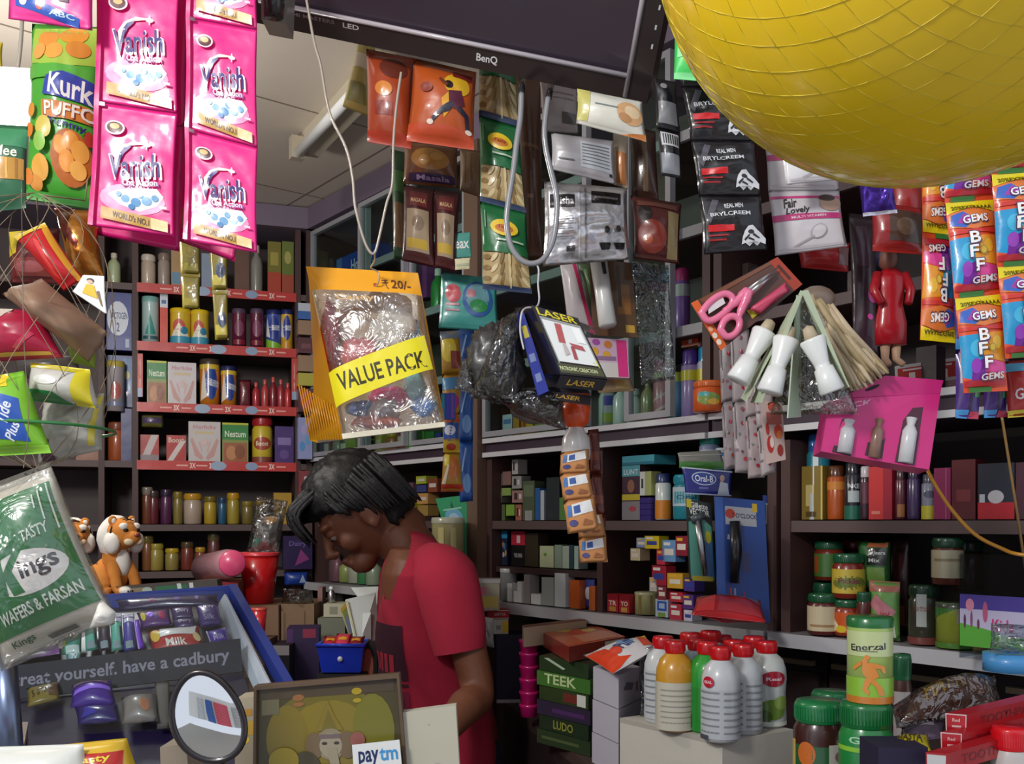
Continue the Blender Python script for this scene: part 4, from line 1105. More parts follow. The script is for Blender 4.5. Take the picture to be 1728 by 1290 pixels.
WA = [kp((-62, 876), (86, 812), (174, 1012), (-10, 1092), '#1c7434'), ke(66, 964, 68, 36, -20, '#ece6e0'),
      kp((4, 944), (22, 936), (30, 966), (52, 918), (66, 914), (46, 962), (68, 996), (48, 1004), (34, 978), (40, 1012), (20, 1020), '#1c7434'),
      kt('ings', 88, 952, 62, 40, '#2c2a28', 2), kt('TASTY', 78, 896, 44, 20, '#d8e6d4', 4), kt('"N"', 14, 888, 22, 14, '#d8e6d4', 4), kt('WAFERS & FARSAN', 84, 1016, 138, 22, '#e4ecdc', 2), kt('Kings', 50, 1082, 40, 15, '#1f5a30', 2),
      kp((88, 1072), (134, 1052), (137, 1058), (91, 1078), '#4c5450')] + [kp((a, b), (a + 2, b - 1), (a + 2 + c * .42, b - 1 + c), (a + c * .42, b + c), '#dfe8dc') for a, b, c in ((65, 836, 22), (72, 828, 48), (84, 820, 70))]
packet_mesh(MB(), Quad(sub(KQ, .03, .02, .97, .9), .83), .04, M('#dcd4c4', 'f'), [], seed=5).build('wafers', root)
packet_mesh(MB(), Quad(KQ, .808), .05, M('#cfc8b8', 'f'), WA, seed=5, amp=.0012, n=(30, 40), lay=.0002, mx=.03).build('printed_film', root)
packet_mesh(MB(), Quad(grp('-70,838 84,780 202,1050 2,1134'), .803), .058, M('#f4f4f4', 'd'), [], seed=8, amp=.004).build('clear_bag', root)
packet_mesh(MB(), Quad(grp('168,1010 196,1034 192,1054 150,1062'), .80), .02, M('#dcd8d0', 'f'), [], seed=9, amp=.003, n=(8, 8)).build('corner', root)
wire('bag_string', 'thin string holding up the clear wafers bag', [(40, 790), (48, 700), (40, 560), (36, 300)], [.8, .86, 1.0, 1.0], .0004, '#6c6254', 'string')

# ---------------------------------------------------------------- monitor
MC = [None, P(1162, -170, 1.06), P(1094, 171, 1.24), P(430, 33, 1.34)]
MC[0] = MC[3] + MC[1] - MC[2]
q = Quad.world(*MC)
mon = thing('monitor', 'black computer monitor hung tilted above the counter', 'monitor', q.pt(.5, 0))
slab_mesh(MB(), q, .035, M('#241b1e', 'g'), []).build('casing', mon)
mb = MB()
for a in ((0, 0, 1, .135), (0, .135, .028, 1), (.945, .135, 1, 1), (.028, .95, .945, 1)):
    p = [q.flat(a[0], a[3], .008), q.flat(a[2], a[3], .008), q.flat(a[2], a[1], .008), q.flat(a[0], a[1], .008)]
    mb.hexa(p + [x - q.n * .0075 for x in p], M('#2a2022', 'g'))
mb.decals(lambda u, v, e: q.flat(u, v, .0076 + e), [('t', 'BenQ', .612, .066, .052, .052, '#d8d8dc'), ('t', 'HDMI MASTERS', .155, .098, .14, .022, '#8a7c82'), ('t', 'LED', .268, .094, .042, .028, '#b8b0b4')] + [('r', .985, .3 + .1 * k, .989, .325 + .1 * k, '#c8c8cc') for k in range(5)], 'g')
mb.build('bezel', mon)
slab_mesh(MB(), Quad.world(q.flat(.028, .95, .002), q.flat(.945, .95, .002), q.flat(.945, .135, .002), q.flat(.028, .135, .002)), .001, M('#3a303c', 'g')).build('screen', mon)
mb = MB()
for a, b in ((q.flat(.028, .137, .009), q.flat(.948, .137, .009)), (q.flat(.948, .02, .009), q.flat(.948, 1, .009))):
    mb.tube([a, b], .0016 if a.z < b.z + .02 and abs(a.z - b.z) < .12 else .0032, M('#b8b0b8', 'g'), 6)
mb.build('silver_trim', mon)
mb = MB().hexa([q.flat(.4, .9, -.035), q.flat(.6, .9, -.035), q.flat(.6, .6, -.035), q.flat(.4, .6, -.035)] + [q.flat(.4, .9, -.06), q.flat(.6, .9, -.06), q.flat(.6, .6, -.06), q.flat(.4, .6, -.06)], M('#3c3838', 'g'))
mb.tube([q.flat(.5, .75, -.05), V((q.pt(.5, .75).x, q.pt(.5, .75).y + .2, CEIL))], .015, M('#3c3838', 'g'))
mb.build('mount_arm', mon)
r = thing('bracket', 'silvery bracket with a dark lens clipped beside the monitor corner', 'bracket', P(462, 20, 1.22))
slab_mesh(MB(), Quad(grp('440,-40 486,-30 483,40 441,32'), 1.22), .04, M('#8c8a84', 'l')).build('housing', r)
MB().lathe([(0, 0), (.012, 0), (.014, .03), (.01, .05), (0, .05)], M('#2c2a2c', 'o'), P(462, 28, 1.2), 14).build('lens', r)
# cords and hooks
wire('cord_loop', 'long beige cord looping down from the monitor to the orange pack', [(512, -30), (530, 70), (541, 110), (556, 190), (584, 250), (595, 300), (599, 345), (611, 395), (622, 422), (632, 427), (640, 400), (652, 345), (662, 310), (664, 240), (669, 180), (677, 122)], 1.2, .0017, '#a89c8e', 'cord')
wire('wire_hook', 'thin wire hook holding the orange value pack', [(632, 424), (632, 440), (626, 452), (636, 458), (640, 468), (637, 480), (631, 487)], [1.2, 1.22, 1.24, 1.245, 1.245, 1.25, 1.262], .001, '#c0a890', 'hook')
r = thing('hose_loop', 'thick grey plastic loop hanging under the monitor', 'loop', P(895, 442, 1.17))
MB().tube(bez([P(u, v, 1.24) for u, v in ((880, 158), (878, 200), (872, 240), (866, 290), (858, 340), (855, 375), (861, 412), (876, 436), (895, 445), (916, 438), (932, 410), (939, 370), (939, 330), (930, 290), (921, 250), (919, 215), (925, 165))]), .0037, M('#8c8c90', 'g'), 10).build('loop', r)
for a, b in (((880, 160), (882, 128)), ((925, 167), (931, 140))):
    MB().tube([P(*a, 1.24), P(*b, 1.29)], .0042, M('#1c1818', 'g'), 10).build('sleeve', r)
wire('wire_hook', 'thin wire hook dropping from the grey plastic loop to the boxed toys', [(903, 444), (909, 455), (908, 480), (910, 505), (905, 518), (888, 520), (880, 530), (878, 560), (884, 590)], [1.24, 1.24, 1.23, 1.22, 1.2, 1.19, 1.18, 1.18, 1.18], .0012, '#c8c8cc', 'hook')

# ---------------------------------------------------------------- packets behind the monitor
def hang(name, label, px4, D, T, col, dec=(), kind='f', **k):
    return pk(name, label, 'packet', px4, D, T, col, dec, kind, **k)


hang('snack_packet', 'olive and cream packet hung highest before the tube light', grp('606,60 634,72 626,198 578,180'), 1.46, .03, '#b8a85a', [('r', .1, .55, .9, .75, '#d8ccb0'), ('r', .1, .1, .8, .35, '#8a8a4a')])
hang('snack_packet', 'orange red packet beside the olive cream one, under the monitor', grp('618,82 698,98 694,252 620,240'), 1.34, .04, '#a8421f', [('e', .6, .8, .3, .12, '#6a3024'), ('r', .2, .28, .6, .42, '#8c2c20'), ('r', 0, 0, 1, .12, '#b43c24'), ('e', .4, .55, .2, .08, '#e08a3c')])
hang('snack_packet', 'orange packet with a jumping sportsman under the monitor', grp('698,98 804,122 800,254 686,238'), 1.32, .045, '#b9531f',
     [('r', 0, 0, 1, .2, '#c24a26'), ('e', .72, .72, .2, .14, '#e0b02c'), ('p', [(.55, .28), (.5, .5), (.7, .7), (.8, .55)], '#e4a42c'), ('e', .6, .7, .07, .05, '#2c1c1c'), ('p', [(.6, .62), (.8, .66), (.86, .48), (.7, .4), (.62, .48)], '#5c2438'), ('p', [(.7, .44), (.62, .36), (.5, .32), (.38, .22), (.36, .28), (.5, .4), (.66, .5)], '#2a2438'), ('p', [(.8, .46), (.92, .38), (.94, .2), (.88, .2), (.86, .34), (.74, .4)], '#2a2438'), ('e', .34, .22, .05, .03, '#e8dccc'), ('e', .92, .18, .05, .03, '#e8dccc'), ('p', [(.56, .66), (.44, .74), (.46, .77), (.6, .7)], '#6a3a28'), ('r', .65, .82, .95, .9, '#7c2420'), ('e', .25, .62, .1, .06, '#8c3424')])
hang('noodle_packet', 'brown packet showing noodles, low behind the orange packets', grp('682,236 772,248 774,318 680,310'), 1.5, .04, '#7c4a24', [('e', .5, .55, .36, .26, '#b8843c'), ('e', .4, .5, .1, .12, '#d8a85a'), ('e', .62, .6, .12, .1, '#c8944a'), ('r', .1, .05, .95, .22, '#3c2450'), ('t', 'Masala', .55, .13, .6, .1, '#a894b8')])
hang('spice_packet', 'green edged packet behind the beige cord', grp('660,252 686,258 686,440 664,436'), 1.55, .03, '#2c5c34', [('r', .1, .1, .9, .5, '#8a6a3c'), ('r', .2, .6, .9, .8, '#4c8a4a')])
for k, (p4, lb) in enumerate((('682,312 732,320 734,452 678,440', 'maroon packet with a tan window, left of its twin under the orange packets'), ('732,320 776,326 770,460 734,450', 'maroon packet with a tan window, right of its twin under the orange packets'))):
    hang('spice_packet', lb, grp(p4), 1.46, .03, '#4a1a1e', [('r', .12, .14, .85, .68, '#a89478'), ('r', .16, .18, .8, .3, '#c8a83c'), ('r', .2, .72, .8, .92, '#6a2c2c'), ('e', .5, .5, .2, .1, '#8a745c'), ('t', 'MASALA', .5, .8, .5, .06, '#c8a878')], group='maroon packets with tan windows')
hang('spice_packet', 'tan wrapped strip right of the jumping sportsman packet', grp('776,248 814,256 812,334 776,322'), 1.54, .03, '#8a6a4a', [('r', .3, .1, .5, .9, '#a88a64')])
NOO = [('r', .02, .04, .98, .42, '#b8a070'), ('r', .0, .0, 1, .06, '#2a3a5c')] + [('e', .1 + .16 * (k % 6), .12 + .12 * (k // 6), .09, .03, '#d8c596' if k % 2 else '#8a7040', 30 * k) for k in range(18)] + [('r', .02, .42, .98, .5, '#1f6a3c'), ('e', .5, .72, .3, .1, '#e8c42c'), ('e', .5, .71, .2, .05, '#c8782c'), ('t', 'Tasty', .5, .72, .3, .05, '#8a2c1c'), ('r', .3, .56, .9, .58, '#b4c8b0'), ('r', .08, .7, .1, .9, '#8ab89a')]
strip('noodle_strip', 'long green strip of noodle packets hanging by the grey loop', 'packets', [((806, 40), (868, 52)), ((808, 195), (876, 215)), ((810, 340), (888, 360)), ((814, 488), (898, 496))], 1.38, .03, '#1d6a3a', [NOO], part='packet')
hang('snack_packet', 'brown packet edge between the noodle strip and the silver packets', grp('866,96 912,110 916,440 884,440'), 1.48, .03, '#5c3a28', [('r', .3, .3, .6, .32, '#8a6a4a'), ('r', .2, .55, .9, .57, '#7c5a40')])
SIL = '#c9c7ca'
hang('foil_packet', 'plain greyish packet topmost behind the grey loop', grp('910,128 974,140 976,226 916,222'), 1.42, .02, '#a89a98', [('r', .55, .15, .95, .35, '#5c5450'), ('r', .2, .6, .9, .62, '#8a7c7a'), ('r', .2, .7, .9, .72, '#8a7c7a')])
hang('foil_packet', 'pale packet with a pastry picture tucked under the monitor', grp('974,150 1084,172 1092,240 972,208'), 1.2, .022, '#dcd8cc', [('p', [(0, .1), (0, 1), (.2, 1), (.15, .1)], '#c8c06a'), ('e', .78, .55, .2, .3, '#d8a878'), ('e', .82, .6, .12, .16, '#e8cba4'), ('e', .7, .4, .1, .12, '#c08a5a'), ('r', .25, .6, .6, .63, '#7c8a8a'), ('p', [(.6, .0), (1, .15), (.98, -.02), (.9, 0)], '#c87a3c')])
hang('foil_packet', 'clear faced packet with small print below the pastry packet', grp('930,224 1036,238 1040,312 930,286'), 1.37, .02, '#b8b4b8', [('r', .45, .2, .95, .85, '#c8ccd2')] + [('r', .48, .28 + .08 * k, .92, .3 + .08 * k, '#6c7078') for k in range(7)] + [('r', .1, .3, .35, .34, '#5c5860'), ('r', .9, .12, .95, .18, '#2c2c30')])
hang('foil_packet', 'silver packet edge with an orange bar beside the small print packet', grp('1034,220 1060,228 1060,320 1036,312'), 1.39, .02, '#b4a48c', [('r', .15, .05, .85, .6, '#b8703a'), ('r', .4, .05, .5, .6, '#d89a64')])
hang('foil_packet', 'large shiny silver packet behind the grey loop', grp('918,306 1058,318 1064,438 916,450'), 1.33, .03, SIL,
     [('r', .06, .68, .36, .84, '#3c3638'), ('t', 'nisha', .24, .76, .22, .09, '#c8c4c4'), ('r', .56, .74, .92, .9, '#2a2426'), ('r', .6, .8, .88, .83, '#7c7474'), ('r', .4, .05, .42, .95, '#dedee2'), ('r', .48, .05, .5, .95, '#8a888c'), ('p', [(.64, .22), (.78, .22), (.76, .13), (.67, .13)], '#2c2828'), ('p', [(.81, .22), (.95, .22), (.93, .13), (.84, .13)], '#2c2828'), ('e', .74, .38, .03, .05, '#3c3636'), ('e', .88, .4, .03, .05, '#4c4646'), ('r', .26, .13, .36, .2, '#4c4848')] + [('r', .08, .3 + .06 * k, .34, .315 + .06 * k, '#a4a2a6') for k in range(5)], 'k', amp=.004, lay=.0003, mx=.03)
hang('dry_fruit_packet', 'dark brown packet with round jar pictures beside the silver packet', grp('1064,330 1150,344 1146,446 1068,436'), 1.36, .035, '#4c1c1a', [('e', .25, .72, .14, .14, '#1c0e0e'), ('e', .4, .35, .3, .26, '#7c2c20'), ('r', .72, .05, .95, .8, '#8c7a54'), ('e', .3, .3, .1, .08, '#a8502c'), ('r', .1, .84, .9, .92, '#6a3a30')])
hang('dry_fruit_packet', 'dark packet above the jar picture packet', grp('1062,210 1106,222 1112,340 1066,336'), 1.42, .03, '#3c2218', [('r', .4, .1, .6, .9, '#6a5440')])
hang('snack_packet', 'bright green packet between the monitor and the yellow ball', grp('1138,-40 1216,-30 1218,140 1137,134'), 1.12, .03, '#4ed868', [('r', .2, .26, .5, .32, '#1f5a2c'), ('t', 'MRP', .36, .29, .3, .05, '#173c1c'), ('p', [(.05, .2), (.05, .9), (.2, .9), (.16, .2)], '#9af0a4'), ('r', 0, 0, 1, .06, '#90f0a0')])
strip('sachet_strip', 'narrow black strip with grey labels and a barcode by the monitor edge', 'sachets', [((1103, 132), (1140, 138)), ((1108, 215), (1148, 225)), ((1116, 296), (1150, 302))], 1.2, .016, '#17151a', [[('r', .1, .1, .9, .52, '#77777c'), ('e', .4, .84, .15, .06, '#8c8c90')], [('r', .12, .62, .9, .92, '#c4c4c6')] + [('r', .2 + .1 * k, .66, .25 + .1 * k, .88, '#2c2c2e') for k in range(7)] + [('r', .05, .05, .9, .45, '#8a8c94')]])
LION = [('p', [(.6, .12), (.62, .24), (.66, .34), (.72, .42), (.8, .44), (.86, .36), (.92, .3), (1, .2), (.98, .1), (.9, .14), (.84, .08), (.78, .14), (.72, .08), (.66, .14)], '#dcdce0'), ('e', .76, .32, .05, .04, '#2a282c'), ('p', [(.64, .2), (.72, .28), (.74, .26), (.66, .17)], '#2a282c'), ('p', [(.8, .3), (.9, .22), (.88, .2), (.78, .26)], '#2a282c'), ('p', [(.7, .2), (.8, .16), (.8, .19), (.72, .23)], '#2a282c')]
BRY = [('p', [(.3, .9), (.12, .5), (.06, .6), (.2, .92)], '#55505a'), ('t', 'REAL MEN', .52, .79, .3, .08, '#d4d4d8', 3), ('t', 'BRYLCREEM', .46, .655, .66, .07, '#d8d8dc', 2), ('r', .08, .36, .5, .47, '#d02026'), ('r', .08, .28, .4, .31, '#a01c22'), ('r', .08, .2, .36, .23, '#a01c22')] + LION
strip('sachet_strip', 'black cream sachet strip with white crests under the yellow ball', 'sachets', [((1140, 40), (1246, 44)), ((1149, 146), (1258, 146)), ((1165, 237), (1272, 238)), ((1179, 330), (1284, 330)), ((1188, 430), (1295, 422))], 1.16, .014, '#1b181c', [BRY], amp=.004)
FL = [('r', .0, .86, 1, .9, '#d84a8a'), ('r', 0, .5, .98, .6, '#c83a7c'), ('t', 'Fair', .26, .78, .2, .15, '#3a3438', 6, .3), ('t', 'Lovely', .36, .65, .36, .13, '#3a3438', 6, .3), ('t', 'MULTI VITAMIN', .5, .55, .5, .04, '#f4d8e4', 2), ('e', .84, .76, .16, .13, '#c8a48c'), ('e', .8, .86, .12, .06, '#4c3a34'), ('e', .62, .3, .13, .1, '#b8b0b4', 40), ('e', .62, .3, .115, .085, '#e4dfe2', 40), ('p', [(.25, .1), (.55, .24), (.56, .22), (.26, .08)], '#b4acb0'), ('r', .05, .06, .95, .08, '#cfc8cc')]
strip('sachet_strip', 'white and pink face cream sachet strip behind the front one', 'sachets', [((1282, 110), (1404, 116)), ((1288, 224), (1412, 228)), ((1296, 322), (1416, 322)), ((1308, 432), (1430, 416))], 1.22, .014, '#dedade', [FL])
strip('sachet_strip', 'white and pink face cream sachet pair cut short in front', 'sachets', [((1305, 120), (1428, 124)), ((1312, 222), (1432, 220)), ((1326, 312), (1434, 302))], 1.17, .014, '#e6e3e6', [FL])
hang('snack_packet', 'red packet beneath the white face cream sachets', grp('1344,418 1434,410 1432,460 1352,452'), 1.3, .03, '#b01f22', [('r', .75, .2, .98, .8, '#8c6a6a')])
hang('chocolate_packet', 'shiny purple wrapper under the rim of the yellow ball', grp('1440,250 1498,250 1514,360 1456,366'), 1.08, .03, '#4a2c94', [('p', [(.1, .95), (.1, .7), (.45, .55), (.6, .95)], '#c4b8d4'), ('r', 0, 0, 1, .05, '#d8d4e0')], 'k', amp=.008)
hang('snack_packet', 'dark red packet with a brown panel behind the purple wrapper', grp('1470,340 1556,352 1556,430 1472,424'), 1.2, .03, '#961c1c', [('r', .28, .2, .98, .85, '#4c3428'), ('e', .6, .5, .2, .18, '#6a5240'), ('r', 0, 0, 1, .12, '#a8241f')])
hang('snack_packet', 'deep red packet behind the candy strips below the ball', grp('1500,280 1556,290 1556,400 1500,380'), 1.26, .03, '#a02222', [])
hang('hair_brush_packet', 'dim long packet with purple spots behind the doll', grp('1432,360 1476,364 1482,600 1440,590'), 1.34, .03, '#38202c', [('e', .7, .4, .2, .05, '#c82a8c'), ('e', .6, .25, .12, .02, '#d83aa0'), ('r', .2, .6, .6, .9, '#4c2c3c')])  # magenta ovals on a dark wrapper
# candy strips
GEM = [('r', 0, .0, 1, .87, '#e8542c'), ('p', [(0, .16), (0, .6), (.45, .6), (.38, .1)], '#2aa0d8'), ('p', [(.15, .08), (.2, .3), (.5, .36), (.5, .06)], '#7a2a9c'), ('p', [(.45, .6), (.42, .34), (.95, .3), (1, .62)], '#f0a02c'), ('p', [(.42, .34), (.98, .28), (.98, .18), (.45, .2)], '#e8489c'), ('e', .3, .45, .14, .09, '#4cc0ea'), ('e', .26, .27, .1, .08, '#9c44bc'), ('e', .74, .5, .12, .07, '#f4c23c'),
       ('p', [(0, .87), (0, 1), (1, 1), (1, .87), (.5, .93)], '#f0dc1c'), ('p', [(0, .72), (.02, .87), (.5, .92), (1, .86), (1, .72), (.5, .68)], '#e8803c'), ('p', [(.02, .74), (.06, .85), (.3, .88), (.5, .78), (.3, .7)], '#3a6ac8'), ('p', [(.15, .76), (.3, .86), (.42, .8), (.3, .74)], '#b03aa8'), ('r', 0, .64, 1, .68, '#d83a34'), ('r', 0, .06, .95, .12, '#b82430'), ('r', .1, .0, .6, .05, '#3a7a34'),
       ('t', '20%EXTRAAAA', .5, .925, .84, .045, '#5c5410', 0), ('t', 'GEMS', .52, .785, .56, .105, '#403050', 2), ('t', 'GEMS', .52, .79, .53, .085, '#ffffff', 2),
       ('t', 'B', .45, .585, .25, .15, '#503458'), ('t', 'B', .45, .588, .21, .125, '#ffffff'), ('t', 'F', .4, .44, .22, .15, '#503458'), ('t', 'F', .4, .443, .18, .125, '#ffffff'), ('e', .6, .445, .08, .045, '#a8861c'), ('e', .6, .447, .06, .034, '#dcb838'), ('t', 'F', .5, .295, .22, .15, '#503458'), ('t', 'F', .5, .298, .18, .125, '#ffffff'), ('t', 'GEMS', .6, .15, .56, .085, '#5c4450', 2), ('t', 'GEMS', .6, .154, .53, .068, '#e4dce0', 2)]
GEMB = [('r', 0, .0, 1, .93, '#4a2c7c'), ('r', .45, .1, .6, .9, '#2c1c44'), ('r', .1, .5, .25, .95, '#b8b4c4'), ('r', 0, 0, .5, .12, '#4a9ad8'), ('r', .55, 0, 1, .1, '#c83a54'), ('r', .65, .3, .9, .4, '#3c8a4c')]
strip('candy_strip', 'rainbow candy packet strip hanging full length below the ball', 'candy packets', [((1586, 190), (1666, 186)), ((1594, 344), (1675, 338)), ((1610, 505), (1690, 497)), ((1626, 664), (1700, 660))], [1.1, 1.09, 1.08, 1.08], .022, '#e0502c', [GEM], part='packet', n=(10, 14), group='rainbow candy strips')
strip('candy_strip', 'rainbow candy packet strip at the picture edge below the ball', 'candy packets', [((1664, 140), (1752, 136)), ((1672, 296), (1762, 290)), ((1682, 452), (1772, 446)), ((1696, 606), (1780, 600))], 1.07, .022, '#e0502c', [GEM], part='packet', n=(10, 14), group='rainbow candy strips')
strip('candy_strip', 'purple backs of candy packets showing under the full rainbow strip', 'candy packets', [((1602, 300), (1640, 300)), ((1606, 450), (1650, 452)), ((1612, 590), (1662, 590)), ((1612, 706), (1650, 708))], 1.13, .018, '#5a3c94', [GEMB], part='packet', n=(6, 8))
strip('candy_strip', 'dark candy packet backs between the two rainbow strips', 'candy packets', [((1648, 480), (1694, 480)), ((1660, 600), (1702, 600)), ((1660, 706), (1698, 704))], 1.13, .018, '#4c2c6c', [GEMB], part='packet', n=(6, 8))
R180 = [(d[:2] + (1 - d[2], 1 - d[3]) + d[4:7] + (180 + (d[7] if len(d) > 7 else 0),)) if d[0] == 't' else ('r', 1 - d[3], 1 - d[4], 1 - d[1], 1 - d[2], d[5]) if d[0] == 'r' else ('e', 1 - d[1], 1 - d[2], d[3], d[4], d[5]) if d[0] == 'e' else ('p', [(1 - x, 1 - y) for x, y in d[1]], d[2]) for d in GEM]
strip('candy_strip', 'rainbow candy strip hung upside down beside the red doll', 'candy packets', [((1552, 236), (1606, 240)), ((1556, 392), (1606, 398)), ((1552, 574), (1612, 580))], 1.14, .02, '#e0502c', [R180], part='packet', n=(10, 14))
strip('candy_strip', 'rainbow candy packets in the lower corner under the edge strip', 'candy packets', [((1694, 610), (1760, 606)), ((1700, 706), (1766, 700))], 1.12, .02, '#b8302c', [[('t', 'GEMS', .5, .4, .7, .2, '#e8e0e4'), ('r', 0, 0, 1, .12, '#d8c43c'), ('r', 0, .8, .5, .95, '#5ab0d8')]], part='packet', n=(8, 8))
# doll in red
r = thing('doll', 'small doll in a red sequin dress hung beside the candy strips', 'doll', P(1506, 592, 1.24))
mb = MB()
k = 1.24 / FP
c = P(1503, 500, 1.24)
mb.lathe([(0, -.062), (.020, -.062), (.0205, -.035), (.0155, -.012), (.0175, .008), (.019, .022), (.010, .034), (0, .034)], M('#b01524', 'f'), c, 14, squash=.6)
mb.build('dress', r)
for sg in (-1, 1):
    MB().tube([c + V((sg * .016, 0, .028)), c + V((sg * .0235, -.006, .006)), c + V((sg * .017, -.014, -.012))], [.007, .006, .005], M('#a81422', 'f'), 8).build('sleeve', r)
    MB().tube([c + V((sg * .007, 0, -.058)), c + V((sg * .007, 0, -.08)), c + V((sg * .009 + .005, -.006, -.088))], [.007, .005, .004], M('#b89478', 's'), 8).build('leg', r)
MB().ball(c + V((-.004, 0, .047)), (.012, .012, .015), M('#7a4a3c', 's')).build('head', r)
MB().ball(c + V((-.004, .004, .051)), (.0155, .0125, .016), M('#1c1630', 'h')).build('hair', r)
wire('doll_string', 'thin string above the red doll', [(1500, 432), (1500, 400), (1500, 330)], 1.24, .0008, '#8a5a5a', 'string')
YS = [[('r', .1, .1, .9, .3, '#a0922c'), ('e', .5, .6, .3, .16, '#94832a'), ('r', 0, .92, 1, 1, '#8a7a1c')]]
strip('sachet_strip', 'dangling yellow sachet strip ending above the yellow lidded tins', 'sachets', [((302, 400), (338, 404)), ((305, 462), (338, 464)), ((308, 521), (337, 522))], 1.9, .006, '#857722', YS, n=(8, 10))
strip('sachet_strip', 'longer dangling yellow sachet strip reaching down beside the maroon jars', 'sachets', [((352, 405), (384, 408)), ((358, 490), (384, 490)), ((363, 574), (386, 574))], 1.9, .006, '#857722', [[('r', .1, .1, .9, .3, '#c8b83a'), ('e', .6, .4, .3, .16, '#3a4a6c'), ('r', 0, .92, 1, 1, '#8a7a1c')]], n=(8, 10))
# yellow ball in a net
BD, BR_ = .56, 491 * .56 / FP
bc = P(1580, -185, BD)
bc = CAM + (bc - CAM) * 1.0
BR_ = 491 * (bc - CAM).dot(FW) / FP * .97
r = thing('ball', 'huge yellow ball in a thin net hanging in front', 'ball', bc - V((0, 0, BR_)))
MB().ball(bc, BR_, M('#f4cb20', 'o'), 64).build('shell', r)
mb = MB()
nn, K = 30, 26
for i in range(nn):
    for sg in (1, -1):
        pts = []
        for t in range(0, 79):
            th = .2 + (pi - .4) * t / 78
            a = 2 * pi * i / nn + (abs(((t / 78 * K) % 2) - 1) - .5) * sg * 2 * pi / nn
            d = V((sin(th) * cos(a), -cos(th), sin(th) * sin(a)))      # the knots gather at the far and near side
            d = V((d.x * .94 + d.y * .34, d.y * .94 - d.x * .34, d.z)).normalized()
            pts.append(bc + d * (BR_ - .0001))
        mb.tube(pts, .0003, M('#dcc63c', 'g'), 3)
mb.build('net', r)
MB().tube([bc - V((0, 0, -BR_)), bc + V((0, .1, BR_ + .4))], .002, M('#d8cc8a', 'g'), 6).build('cord', r)
# ---------------------------------------------------------------- the orange value pack and its sweets
VQ, VD = grp('518,452 706,463 752,721 580,742'), 1.27
q = Quad(VQ, VD)
r = thing('value_pack', 'orange gusseted pack with a clear front and a yellow band, hung in the middle', 'sweet pack', P(640, 742, VD))
qb = Quad(grp('520,454 704,464 744,722 536,748'), VD + .10)
mb = packet_mesh(MB(), qb, .01, M('#fffaec', 'x'), [], amp=.002, seed=3)
mb.build('back_panel', r)
qs = Quad(grp('519,452 520,453 582,742 524,744'), [VD + .0, VD + .1, VD + .0, VD + .1])
TL, TR, BR, BL = q.c[0], qb.c[0], qb.c[3], q.c[3]
mid = P(533, 560, VD + .045)
low = P(522, 742, VD + .05)
mb = MB()
vs, n = [], 10
for j in range(n + 1):
    t = j / n
    w_ = sin(pi * min(1, t * 1.0)) ** .8
    a, b = TL.lerp(BL, t), TR.lerp(BR, t)
    m = P(519 + 12 * w_ + (2 if t > .9 else 0), 453 + 290 * t, VD + .05)
    vs += [a, m, b]
mb.add(vs, [(j * 3 + k, j * 3 + k + 1, j * 3 + k + 4, j * 3 + k + 3) for j in range(n) for k in range(2)], M('#e8a81c', 'x'), True)
f = len(mb.v)
for k in range(14):      # crimp ridges at the foot of the gusset
    t = (k + .5) / 14
    a, b = BL.lerp(low, t), BL.lerp(low, t) + (TL - BL) * (.18 + .16 * t)
    mb.tube([a, b], .0012, M('#c8860f', 'f'), 4)
mb.build('gusset', r)
mb = MB()
vs = []
for j in range(n + 1):
    t = j / n
    a, b = q.c[1].lerp(q.c[2], t), qb.c[1].lerp(qb.c[2], t)
    vs += [a, a.lerp(b, .5) - V((.012 * sin(pi * min(1, t * 1.05)), 0, 0)), b]
mb.add(vs, [(j * 3 + k, j * 3 + k + 1, j * 3 + k + 4, j * 3 + k + 3) for j in range(n) for k in range(2)], M('#e8a81c', 'x'), True)
mb.build('gusset', r)
SEED[0] = 77
mb = packet_mesh(MB(), Quad(VQ, VD - .004), .03, M('#ffffff', 'd'), [], seed=4, amp=.007)
mb.build('clear_front', r)


def vs_front(u, v, e):
    k = sqrt(max(0, min(1, 4.2 * min(u, 1 - u))) * (2 - max(0, min(1, 4.2 * min(u, 1 - u)))))
    return q.pt(u, v) + q.n * (.006 + .016 * k * min(1, 5 * min(v, 1 - v)) + e)


mb = MB().decals(vs_front, [('p', [(0, .86), (0, 1), (1, 1), (1, .85)], '#f4a91e'), ('e', .6, .9, .02, .014, '#b4562c'), ('t', 'Candy', .4, .81, .34, .05, '#d8b078'), ('p', [(.66, .936), (.72, .94), (.72, .932), (.66, .928)], '#7a4a2c'), ('p', [(.66, .92), (.72, .924), (.72, .916), (.66, .912)], '#7a4a2c'), ('p', [(.68, .936), (.7, .936), (.71, .915), (.69, .9), (.71, .875), (.72, .875), (.7, .9)], '#7a4a2c'), ('t', '20/-', .83, .908, .17, .06, '#6a3a1c', -2),
                            ('p', [(0, .18), (0, .38), (.96, .585), (.985, .37)], '#f0e21c'), ('t', 'VALUE PACK', .51, .375, .86, .105, '#3a3410', 8), ('p', [(0, 0), (0, .03), (1, .03), (1, 0)], '#f0e8d0')], 'f')
mb.build('printed_bands', r)
